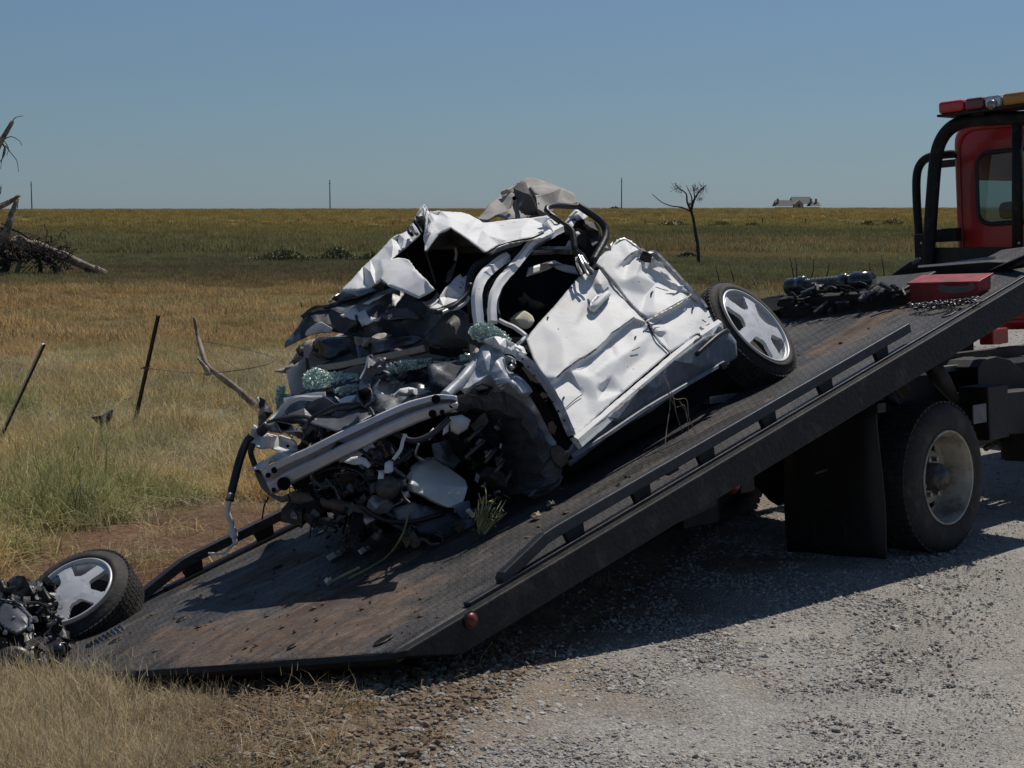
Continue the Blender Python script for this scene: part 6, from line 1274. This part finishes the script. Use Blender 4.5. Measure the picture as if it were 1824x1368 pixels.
# engine mass and debris
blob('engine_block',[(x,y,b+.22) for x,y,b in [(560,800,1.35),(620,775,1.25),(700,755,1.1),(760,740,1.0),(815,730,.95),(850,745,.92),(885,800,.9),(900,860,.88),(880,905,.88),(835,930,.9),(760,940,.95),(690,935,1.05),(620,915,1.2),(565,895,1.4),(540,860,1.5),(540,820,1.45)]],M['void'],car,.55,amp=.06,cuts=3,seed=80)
def beamb(x):
    t_=min(1,max(0,(x-464)/351)); return 1.62-1.0*t_-.10*math.sin(PI*t_)
def junk(n,reg,name,mats,smin=.01,smax=.05,parent=car):
    mb={m:MB() for m in mats}
    for _ in range(n):
        x0,y0,x1,y1,b0,b1=rnd.choice(reg); x=rnd.uniform(x0,x1); y=rnd.uniform(y0,y1); b=rnd.uniform(b0,b1)
        if parent is car and 728<x<842 and 808<y<912: continue
        if parent is car: b=max(b-(.10 if x<680 else 0),beamb(x)+.03+rnd.uniform(0,.14))
        c=PB(x,y,b); m=rnd.choice(mats); B_=mb[m]
        X=V((rnd.uniform(-1,1),rnd.uniform(-1,1),rnd.uniform(-1,1))).normalized(); Y=X.cross(V((rnd.random(),rnd.random(),rnd.random()+.1))).normalized(); Z=X.cross(Y); s=rnd.uniform(smin,smax)
        k=rnd.random()
        if k<.30:
            q=[c-X*s*1.6]; 
            for i in range(3): q.append(q[-1]+X*s*.9+Y*s*rnd.uniform(-.7,.7)+Z*s*rnd.uniform(-.7,.7))
            B_.tube(spl(q,3),s*rnd.uniform(.10,.22),6)
        elif k<.52: # bent plate
            q=[c-X*s-Y*s*.7,c-X*s*.3-Y*s*rnd.uniform(.3,1),c+X*s-Y*s*.5,c+X*s*1.2+Y*s*.6,c+Z*s*rnd.uniform(-.5,.5)+Y*s*.8,c-X*s*1.1+Y*s*.4]
            B_.prism(q,Z*s*.08)
        elif k<.72: B_.lathe(c,X,[(-s*.5,0),(-s*.5,s*.5),(-s*.3,s*.6),(s*.3,s*.6),(s*.4,s*.3),(s*.9,s*.3),(s*.9,0)],10)
        elif k<.88: B_.hexa([c+X*(s*sx*rnd.uniform(.7,1.2))+Y*(s*.7*sy*rnd.uniform(.7,1.2))+Z*(s*.5*sz*rnd.uniform(.7,1.2)) for sx,sy,sz in ((-1,-1,-1),(1,-1,-1),(1,1,-1),(-1,1,-1),(-1,-1,1),(1,-1,1),(1,1,1),(-1,1,1))])
        else:
            q=[c+X*(math.cos(t2)*s*.7)+Y*(math.sin(t2)*s*.7)+Z*(t2*s*.06) for t2 in [i*.6 for i in range(14)]]; B_.tube(q,s*.10,5)
    for m in mats:
        if mb[m].v:
            q=mb[m].build(name,M[m],parent); q['kind']='stuff'
R1=[(560,800,740,880,.9,1.2),(640,780,880,900,.98,1.12),(800,730,900,900,.80,.95),(560,880,840,945,.9,1.3),(520,860,620,930,1.2,1.6)]
junk(230,R1,'engine_debris',['dkmetal','black','blackgloss','void'],.02,.06)
junk(70,R1,'torn_metal_debris',['metal','rust','bodyin','gunmetal'],.006,.026)
junk(26,[(835,740,900,880,.72,.8),(600,830,720,860,.95,1.0)],'shiny_debris',['metal','steel'],.008,.022)
junk(60,[(520,752,600,790,1.5,1.65),(560,760,640,790,1.4,1.5),(665,645,780,690,1.15,1.25),(790,645,850,690,.95,1.0)],'engine_bay_debris',['dkmetal','black','gunmetal'],.010,.028)
junk(60,[(550,925,700,955,.95,1.4),(700,930,850,965,.78,.95)],'hanging_debris',['dkmetal','rust','void'],.015,.04)
# radiator core with fins, alternator pulley, wiring loom
def bm_(x,k=.05): return beamb(x)+k
rad=MB().prism([PB(575,858,bm_(575,.10)),PB(640,838,bm_(640,.10)),PB(652,872,bm_(652,.10)),PB(590,890,bm_(590,.10))],AL*.04).build('radiator_core',M['dkmetal'],car,bevel=.004)
for i in range(9):
    t=i/8; a=PB(577+65*t,858-19*t,bm_(577+65*t,.09)); b=PB(591+60*t,888-17*t,bm_(591+60*t,.09)); MB().tube([a,b],.0035,4).build('radiator_fin',M['gunmetal'],rad)
c=PB(690,868,bm_(690,.04)); ax_=(CAM-c).normalized(); MB().lathe(c,ax_,[(-.03,.05),(0,.055),(.004,.042),(.012,.040),(.016,.055),(.03,.055),(.032,.02),(.036,.0)],24).build('pulley',M['dkmetal'],car,smooth=True)
for pts,r,m_ in (([(600,790,bm_(600,.06)),(640,800,bm_(640,.05)),(668,822,bm_(668,.05)),(700,828,bm_(700,.05)),(735,800,bm_(735,.06))],.011,'black'),([(700,770,bm_(700,.08)),(735,785,bm_(735,.06)),(770,772,bm_(770,.08)),(800,745,.74)],.014,'hoodin'),([(560,845,bm_(560,.05)),(600,832,bm_(600,.05)),(645,845,bm_(645,.04)),(665,880,bm_(665,.05))],.007,'black'),([(640,900,1.0),(680,925,.95),(730,930,.90),(790,915,.86)],.012,'black'),([(745,790,.8),(740,810,.82),(755,822,.84)],.006,'steel')):
    ptube('engine_hose',pts,r,M[m_],car)
crump('fender_remnant',[(800,742,.78),(822,738,.76),(838,748,.76),(832,764,.77),(815,775,.78),(802,768,.79)],W_,car,inner=[(820,755,.73)],amp=.004,cuts=2,seed=98)
crump('bumper_carrier',[(596,806,bm_(596,.05)),(660,786,bm_(660,.05)),(668,796,bm_(668,.05)),(640,812,bm_(640,.04)),(604,824,bm_(604,.05))],M['bodyin'],car,amp=.005,cuts=2,seed=99)
# coil spring pieces in the arch
for x0,y0,x1,y1 in ((832,785,860,760),(828,815,862,785),(862,825,882,800),(880,842,898,820),(898,862,910,838)):
    ptube('bent_strut_rod',[(x0,y0,.74),((x0+x1)/2+2,(y0+y1)/2-2,.72),(x1,y1,.74)],.009,M['dkmetal'],car)
blob('washer_bottle',[(735,842,.92),(745,832,.96),(763,819,1.0),(781,817,1.0),(792,826,.97),(799,833,.94),(815,844,.90),(829,855,.86),(833,868,.80),(829,884,.80),(823,899,.80),(812,904,.80),(798,905,.82),(786,900,.84),(773,893,.85),(757,884,.86),(744,879,.87),(735,876,.88),(731,862,.88)],M['bottle'],car,.17,amp=.004,cuts=2,seed=82,label='milky white washer fluid bottle',smooth=1)
MB().lathe(PB(816,878,.76),(CAM-PB(816,878,.78)).normalized(),[(-.01,.014),(.012,.012),(.012,0)],10).build('bottle_port',M['bottle'],car); MB().lathe(PB(800,878,.775),(CAM-PB(800,878,.78)).normalized(),[(-.01,.010),(.008,.008),(.008,0)],10).build('bottle_port',M['bottle'],car)
crump('bottle_neck',[(806,902,.8),(822,894,.8),(836,892,.8),(840,912,.82),(826,924,.82),(820,922,.82)],M['under'],car,amp=.004,cuts=1)
ptube('bottle_spout',[(832,908,.78),(838,914,.78),(842,920,.78)],.012,M['cream'],car)
sp=crump('strut_plate',[(655,890,.98),(662,882,.98),(680,881,.96),(705,878,.94),(727,874,.90),(731,885,.90),(716,893,.92),(700,902,.94),(690,914,.95),(675,918,.97),(665,927,.98),(652,934,.99),(647,925,1.0),(656,915,1.0),(653,900,1.0)],M['metal'],car,inner=[(690,890,.90),(670,905,.92),(700,893,1.0)],amp=.008,cuts=2,seed=83,label='pale torn strut plate')
MB().lathe(PB(710,884,.90),(CAM-PB(710,884,.9)).normalized(),[(0,.016),(.004,.016),(.004,0)],10).build('plate_hole',M['void'],sp)
ptube('flat_brown_pipe',[(520,885,1.4),(545,888,1.35),(584,895,1.25),(615,902,1.18),(640,908,1.1),(652,918,1.05),(657,927,1.0)],.030,M['rust'],car,n=8)
for pts in ([(685,824,.9),(692,820,.9),(700,822,.9),(699,840,.88),(690,843,.88),(684,842,.9)],[(674,838,.92),(686,836,.92),(683,852,.9),(672,853,.92)],[(611,823,1.0),(625,814,1.0),(638,812,1.0),(652,816,.98),(662,829,.96),(655,833,.96),(645,826,.98),(630,828,1.0)],[(790,760,.8),(800,752,.8),(798,768,.8),(788,775,.8)],[(760,775,.85),(772,762,.85),(776,772,.85),(764,784,.85)]):
    crump('white_scrap_panel',pts,W_ if pts[0][0]>620 else M['bottle'],car,amp=.006,cuts=2,seed=int(pts[0][0]))
strip('twisted_white_strip',[(722,773,.84),(717,785,.84),(714,798,.84),(708,808,.84),(700,818,.86)],.016,W_,car,depth=.01)
crump('fan_shroud',[(660,860,.95),(700,850,.93),(722,852,.9),(725,868,.9),(700,874,.92),(660,878,.95)],M['hoodin'],car,amp=.01,cuts=2,seed=84,thick=.012)
crump('battery_tray',[(770,790,.9),(800,782,.88),(822,790,.86),(828,812,.84),(810,832,.84),(790,826,.86),(775,815,.88)],M['hoodin'],car,amp=.01,cuts=2,seed=85,thick=.02)
crump('undertray',[(700,905,.95),(735,895,.9),(800,908,.86),(840,925,.84),(845,950,.84),(790,958,.86),(720,950,.92),(690,930,.98)],M['hoodin'],car,amp=.02,cuts=2,seed=86,thick=.01)
for pts in ([(625,975,.95),(632,960,.97),(638,945,1.0)],[(708,962,.9),(722,940,.88),(728,915,.86)],[(565,905,1.3),(555,930,1.3),(550,958,1.25)],[(590,925,1.2),(578,945,1.2),(560,955,1.2)]): ptube('dangling_wire',pts,.004,M['black'],car)
# hanging hose with white webbing and wire hook at the front left corner
hz_=[(448,776,1.75),(440,785,1.76),(432,802,1.76),(424,826,1.76),(418,850,1.76),(412,875,1.76),(408,892,1.76)]
ptube('hanging_belt_hose',hz_,.020,M['black'],car,n=10)
ptube('hanging_inner_hose',[(450,790,1.7),(446,805,1.72),(452,825,1.72),(458,838,1.7)],.014,M['black'],car)
ptube('white_webbing_end',[(408,892,1.76),(405,905,1.76),(406,918,1.76),(411,930,1.76),(413,942,1.76),(416,955,1.76),(419,970,1.76)],[.012]*10+[.014]*10+[.020]*6+[.012]*5,M['bottle'],car,n=8)
ptube('steel_clip',[(406,882,1.74),(413,884,1.74)],.017,M['steel'],car)
ptube('wire_hook',[(416,968,1.76),(408,975,1.76),(397,985,1.76),(370,985,1.80)],.006,M['bottle'],car,k=3)
for pts in ([(478,885,1.5),(470,900,1.5),(466,925,1.5)],[(512,880,1.4),(520,900,1.4),(535,930,1.3)]): ptube('dangling_wire',pts,.004,M['black'],car)
# ---- wheels
def car_wheel(parent,c,ax,R=.325,Rr=.225,wd=.21,asroot=None,phase=0,tilt_mat='tyre',lighter=1):
    ax=ax.normalized(); ref=V((0,0,1)) if abs(ax.z)<.9 else V((1,0,0)); x=ax.cross(ref).normalized(); y=ax.cross(x)
    mb=MB(); mb.lathe(c,ax,[(-.005,Rr+.004),(.004,Rr+.018),(.006,Rr+.04),(.0,R-.045),(-.012,R-.018),(-.030,R-.004),(-.05,R),(-wd+.05,R),(-wd+.03,R-.006),(-wd+.01,R-.02),(-wd,R-.05),(-wd,Rr+.01),(-wd*.5,Rr-.005)],64,True)
    tyre=mb.build('wheel',M['tyre'],parent,smooth=True)
    mb=MB()
    for i in range(66):
        a=2*PI*i/66; rr=x*math.cos(a)+y*math.sin(a); tt=ax.cross(rr)
        for h,ww,sk in ((-.038,.014,.5),(-.075,.015,-.3),(-wd*.55,.014,.3),(-wd+.075,.015,-.3),(-wd+.038,.014,.5)): mb.obox(c+ax*h+rr*(R+.0005),(ax+tt*sk).normalized()*ww,tt*.0105,rr*.005)
    q=mb.build('tread',M['tyre'],tyre); q['kind']='stuff'
    # rim barrel and lip
    mb=MB(); mb.lathe(c,ax,[(.004,Rr-.004),(.006,Rr+.003),(.0,Rr+.009),(-.012,Rr+.004),(-.02,Rr-.012),(-.05,Rr-.022),(-.12,Rr-.028),(-wd,Rr-.01),(-wd,Rr),(-.1,Rr-.02),(-.03,Rr-.004)],64,True); rim=mb.build('rim',M['rim'],tyre,smooth=True)
    MB().lathe(c,ax,[(-.115,0),(-.115,Rr-.03),(-.12,Rr-.03)],40).build('brake_disc',M['rimdark'],tyre)
    # five spoke face: polar plate with five openings
    nr,na_=14,260; V_=[];F_=[]
    def opening(r,a):
        t=((a-phase)/(2*PI)*5)%1; t=abs(t-.5)*2          # 0 mid-opening, 1 mid-spoke
        half=.60*(1-abs((r/Rr)-.72)/.60)
        if r>Rr*.93 or r<Rr*.44: return False
        q=r/Rr; w_=.50+.50*(q-.44)
        if q<.52: w_*=.55+ .45*((q-.44)/.08)**.6
        if q>.84: w_*=1-.30*((q-.84)/.09)**1.5
        return t<w_
    rs=[Rr*k for k in [.0,.12,.2,.30,.38]+[.44+.0205*i for i in range(25)]+[.96,.985]]
    def hgt(r,a):
        t=((a-phase)/(2*PI)*5)%1; t=abs(t-.5)*2; q=r/Rr
        return -.022+.010*math.cos(q*2.6)-.004*(q>.9)+(.004*(t-.5) if .35<q<.93 else 0)
    for r in rs:
        for j in range(na_): a=2*PI*j/na_; V_.append(c+ax*hgt(r,a)+x*(math.cos(a)*r)+y*(math.sin(a)*r))
    for i in range(len(rs)-1):
        for j in range(na_):
            if opening((rs[i]+rs[i+1])/2,2*PI*(j+.5)/na_): continue
            a=i*na_+j; b=i*na_+(j+1)%na_; F_.append((a,b,b+na_,a+na_))
    MB().add(V_,F_).build('spoke_face',M['rim'],rim,solid=.022)
    for i in range(5):
        a=phase+2*PI*i/5; q=c+ax*(-.011)+(x*math.cos(a)+y*math.sin(a))*(Rr*.24); MB().lathe(q,ax,[(0,.015),(.003,.015),(.0035,0)],12).build('lug_hole',M['void'],rim)
        MB().lathe(q+ax*.002,ax,[(0,.009),(.005,.008),(.005,0)],6).build('lug_nut',M['steel'],rim)
    MB().lathe(c+ax*-.012,ax,[(0,Rr*.13),(.004,Rr*.12),(.006,0)],20).build('centre_cap',M['rimdark'],rim)
    return tyre
# the splayed rear wheel
def axis_from(px_,py_,b,ratio,ix,iy):
    c=PB(px_,py_,b); vd=(CAM-c).normalized(); r=V((0,0,1)).cross(vd).normalized(); u=vd.cross(r); k=math.sqrt(1-ratio*ratio); return c,(vd*ratio+(r*ix+u*iy)*k).normalized()
c,ax=axis_from(1347,580,.66,.40,.74,.67)
w1_=car_wheel(car,c,ax,R=.318,Rr=.238,phase=.3); w1_['label']='rear wheel bent outward off its hub'
MB().tube([c-ax*.12,c-ax*.22,BB(2.45,1.0,.25)],[.07,.05,.05],12).build('rear_hub_arm',M['dkmetal'],car,smooth=True)
blob('rear_axle_shade_mass',[(1180,690,.8),(1260,650,.85),(1310,640,.8),(1360,665,.75),(1330,685,.75),(1280,695,.7),(1230,715,.7),(1180,735,.7)],M['void'],car,.4,amp=.03,cuts=2,seed=88)  # near-black axle lump, shadow beside the wheel put into its colour
blob('underbody_shade_mass',[(1000,850,.8),(1100,775,.8),(1190,720,.8),(1240,690,.8),(1220,730,.75),(1120,790,.75),(1010,870,.78),(960,885,.8)],M['void'],car,.5,amp=.02,cuts=2,seed=89)  # near-black underbody lump that also paints the shade below the sill
# straw and roots hanging off the sill, green plant caught under the nose
t_=thing('hanging_stalks',PB(1190,690,.45),'dry roots and straw hanging from the sill of the crushed car','straw')
for pts in ([(1185,672,.5),(1190,690,.48),(1192,720,.47),(1186,760,.45),(1184,800,.42)],[(1188,680,.48),(1196,710,.46),(1206,740,.45),(1213,770,.44)],[(1192,705,.47),(1205,712,.46),(1220,712,.45),(1228,745,.44),(1240,778,.42)],[(1190,700,.47),(1200,725,.46),(1216,722,.44),(1222,742,.44)],[(1212,715,.45),(1220,735,.44),(1228,760,.43),(1222,770,.43)],[(1183,660,.5),(1180,675,.5),(1184,690,.5)]):
    MB().tube(spl([PB(p[0]+rnd.uniform(-3,3),p[1],p[2]) for p in pts],4),.0022,5,jit=.3).build('stalk',M['deadstraw'],t_)
t_=thing('caught_plant',PB(858,950,.55),'sprig of green weed caught between the wreck and the bed','weed')
for i in range(20):
    x0=rnd.uniform(850,866); y0=rnd.uniform(935,952); x1=x0+rnd.uniform(-14,42); y1=y0-rnd.uniform(22,62); 
    MB().tube(spl([PB(x0,y0,.58),PB((x0+x1)/2+rnd.uniform(-3,3),(y0+y1)/2,.56),PB(x1,y1,.56)],3),[.005,.005,.004,.004,.003,.003,.0015],4).build('stem',M['stem' if i%3 else 'straw'],t_)
mb=MB()
for i in range(60):
    x=rnd.gauss(875,14); y=rnd.gauss(912,18); c=PB(x,y,.56); X=V((rnd.uniform(-1,1),rnd.uniform(-1,1),rnd.uniform(0,1))).normalized()*.022; Y=X.cross(V((rnd.random(),rnd.random(),1))).normalized()*.005; mb.add([c-X,c+Y,c+X,c-Y],[(0,1,2,3)])
q=mb.build('leaf',M['stem'],t_); q['kind']='stuff'
t_=thing('long_stalk',PC(600,1030,.02),'long green and straw-coloured stalk trailing across the muddy bed','weed')
MB().tube(spl([PB(728,905,.80),PB(722,935,.78),PB(712,960,.74),PC(690,990,.03),PC(655,1012,.02),PC(620,1030,.015)],5),.0045,5).build('stalk',M['stem'],t_)
MB().tube(spl([PC(640,1010,.03),PC(600,1030,.015),PC(583,1040,.03)],4),.006,5).build('stalk',M['straw'],t_)
for px_,py_,s_,lb,m_ in ((596,995,.05,'pale broken plastic scrap on the bed under the car nose','beige'),(614,985,.045,'reddish plastic scrap on the bed behind the pale scrap','rust'),(650,985,.04,'small crumpled metal scrap on the bed under the car nose','metal'),(585,1040,.02,'straw-coloured chip on the bed below the car nose','cream'),(955,925,.03,'small clod of dry weed on the bed beside the sill','straw'),(980,905,.03,'dark twig clump on the bed right of the caught weed','dkmetal')):
    a,b_,_=bedc(PC(px_,py_,0)); 
    o=crump('bed_scrap',[(-1,-.3,0),(-.3,-.5,.01),(.6,-.4,.0),(1,.1,.02),(.3,.5,.0),(-.5,.4,.01)],M[m_],None,fn=lambda x,y,k:BB(a+x*s_,b_+y*s_*1.6,.008+k+.01*abs(x*y)),inner=[(0,0,.025)],amp=.006,cuts=2,thick=.004,seed=px_); tag(o,lb,'debris')
# ================================================================ DETACHED WHEEL AND DRIVETRAIN
c=PC(127,1052,.33); 
def axis_at(c,ratio,ix,iy):
    vd=(CAM-c).normalized(); r=V((0,0,1)).cross(vd).normalized(); u=vd.cross(r); k=math.sqrt(1-ratio*ratio); return (vd*ratio+(r*ix+u*iy)*k).normalized()
DEP=8.05
def Q(x,y,k=0): r=ray(x,y); return CAM+r*(DEP+k-max(0,y-1060)/140*.55)
c=Q(127,1051); ax=axis_at(c,.60,-.53,.85)
t_=thing('torn_off_wheel',Q(150,1170),'torn-off alloy wheel with suspension and gearbox lying at the far tail corner of the bed','wheel')
dw=car_wheel(t_,c,ax,R=.285,Rr=.200,wd=.205,phase=.55)
g_=lambda x,y,k:Q(x,y,k)
blob('gearbox_housing',[(-40,1040,0),(0,1030,0),(20,1050,0),(50,1072,0),(62,1100,.02),(58,1130,.02),(70,1150,.02),(60,1180,.02),(20,1200,0),(-30,1210,0),(-60,1150,0)],M['dkmetal'],t_,.4,fn=g_,amp=.03,cuts=3,seed=90)
crump('cover_plate',[(-5,1085,-.1),(5,1070,-.12),(15,1062,-.12),(28,1072,-.12),(48,1085,-.12),(52,1100,-.12),(50,1115,-.12),(28,1128,-.12),(8,1118,-.12),(-8,1105,-.1)],M['gunmetal'],t_,fn=g_,inner=[(22,1088,-.15),(24,1105,-.14),(40,1100,-.15)],amp=.004,cuts=2,seed=91,thick=.02,label='smooth grey hexagonal cover')
crump('cover_flange',[(-30,1055,-.08),(-10,1060,-.1),(15,1068,-.12),(40,1080,-.12),(56,1096,-.11),(60,1120,-.1),(52,1124,-.1),(50,1098,-.11),(25,1073,-.115),(-5,1066,-.1),(-30,1064,-.08)],M['gunmetal'],t_,fn=lambda x,y,k:Q(x,y,k-.03),amp=.004,cuts=2,seed=92,thick=.01)
blob('hub_carrier',[(20,1040,0),(45,1030,0),(70,1050,.05),(88,1068,.05),(98,1090,.05),(92,1110,.05),(75,1115,.02),(60,1100,0),(35,1070,0)],M['black'],t_,.2,fn=g_,amp=.03,cuts=3,seed=93)
blob('lower_arm',[(60,1150,0),(85,1110,0),(110,1120,0),(125,1150,0),(120,1185,0),(95,1195,0),(70,1185,0)],M['black'],t_,.15,fn=g_,amp=.03,cuts=3,seed=94)
MB().tube(spl([Q(84,1113,-.05),Q(96,1108,-.08),Q(112,1098,-.1)],4),.010,6).build('ball_joint_rod',M['beige'],t_,smooth=True)
MB().lathe(Q(103,1155,-.12),(CAM-Q(103,1155)).normalized(),[(-.05,.03),(0,.03),(.02,.022),(.028,.0)],16).build('ball_joint',M['blackgloss'],t_,smooth=True)
MB().tube(spl([Q(0,1035,-.1),Q(8,1050,-.12),Q(25,1048,-.12),Q(40,1040,-.1)],4),.018,8).build('coolant_hose',M['black'],t_,smooth=True)
for x,y in ((46,1154),(36,1165),(80,1138),(28,1064),(52,1119),(8,1126)): MB().lathe(Q(x,y,-.16),(CAM-Q(x,y)).normalized(),[(-.02,.012),(.004,.012),(.006,.008),(.006,0)],8).build('bolt',M['steel'],t_)
MB().lathe(Q(22,1190,-.1),V((.2,-1,.3)),[(-.03,.10),(0,.10),(.01,.08),(.01,.03),(.02,0)],24).build('flywheel_cover',M['dkmetal'],t_,smooth=True)
_jk=junk
def qj(n,mats,smin,smax,rects,name):
    global PB
    old=PB; PB=lambda x,y,b:Q(x,y,b)
    junk(n,rects,name,mats,smin,smax,t_); PB=old
qj(150,['dkmetal','black','void'],.02,.05,[(-20,1040,95,1110,-.1,.1),(-20,1110,120,1195,-.1,.1)],'drivetrain_debris')
qj(30,['metal','gunmetal'],.006,.016,[(0,1040,110,1190,-.15,-.08)],'small_bright_debris')
mb=MB(); mb.box(lambda x,y,z:Q(195+x*22,1142-x*10+y*6,z*.04),0,1.6,0,1,-1,1)
mb.build('steering_rack_boot',M['hoodin'],t_,bevel=.01)
for i in range(9): MB().lathe(Q(160+i*7,1158-i*4.2,.02),(Q(240,1118)-Q(160,1158)).normalized(),[(-.008,.028),(0,.036),(.008,.028)],12).build('boot_ridge',M['hoodin'],t_)
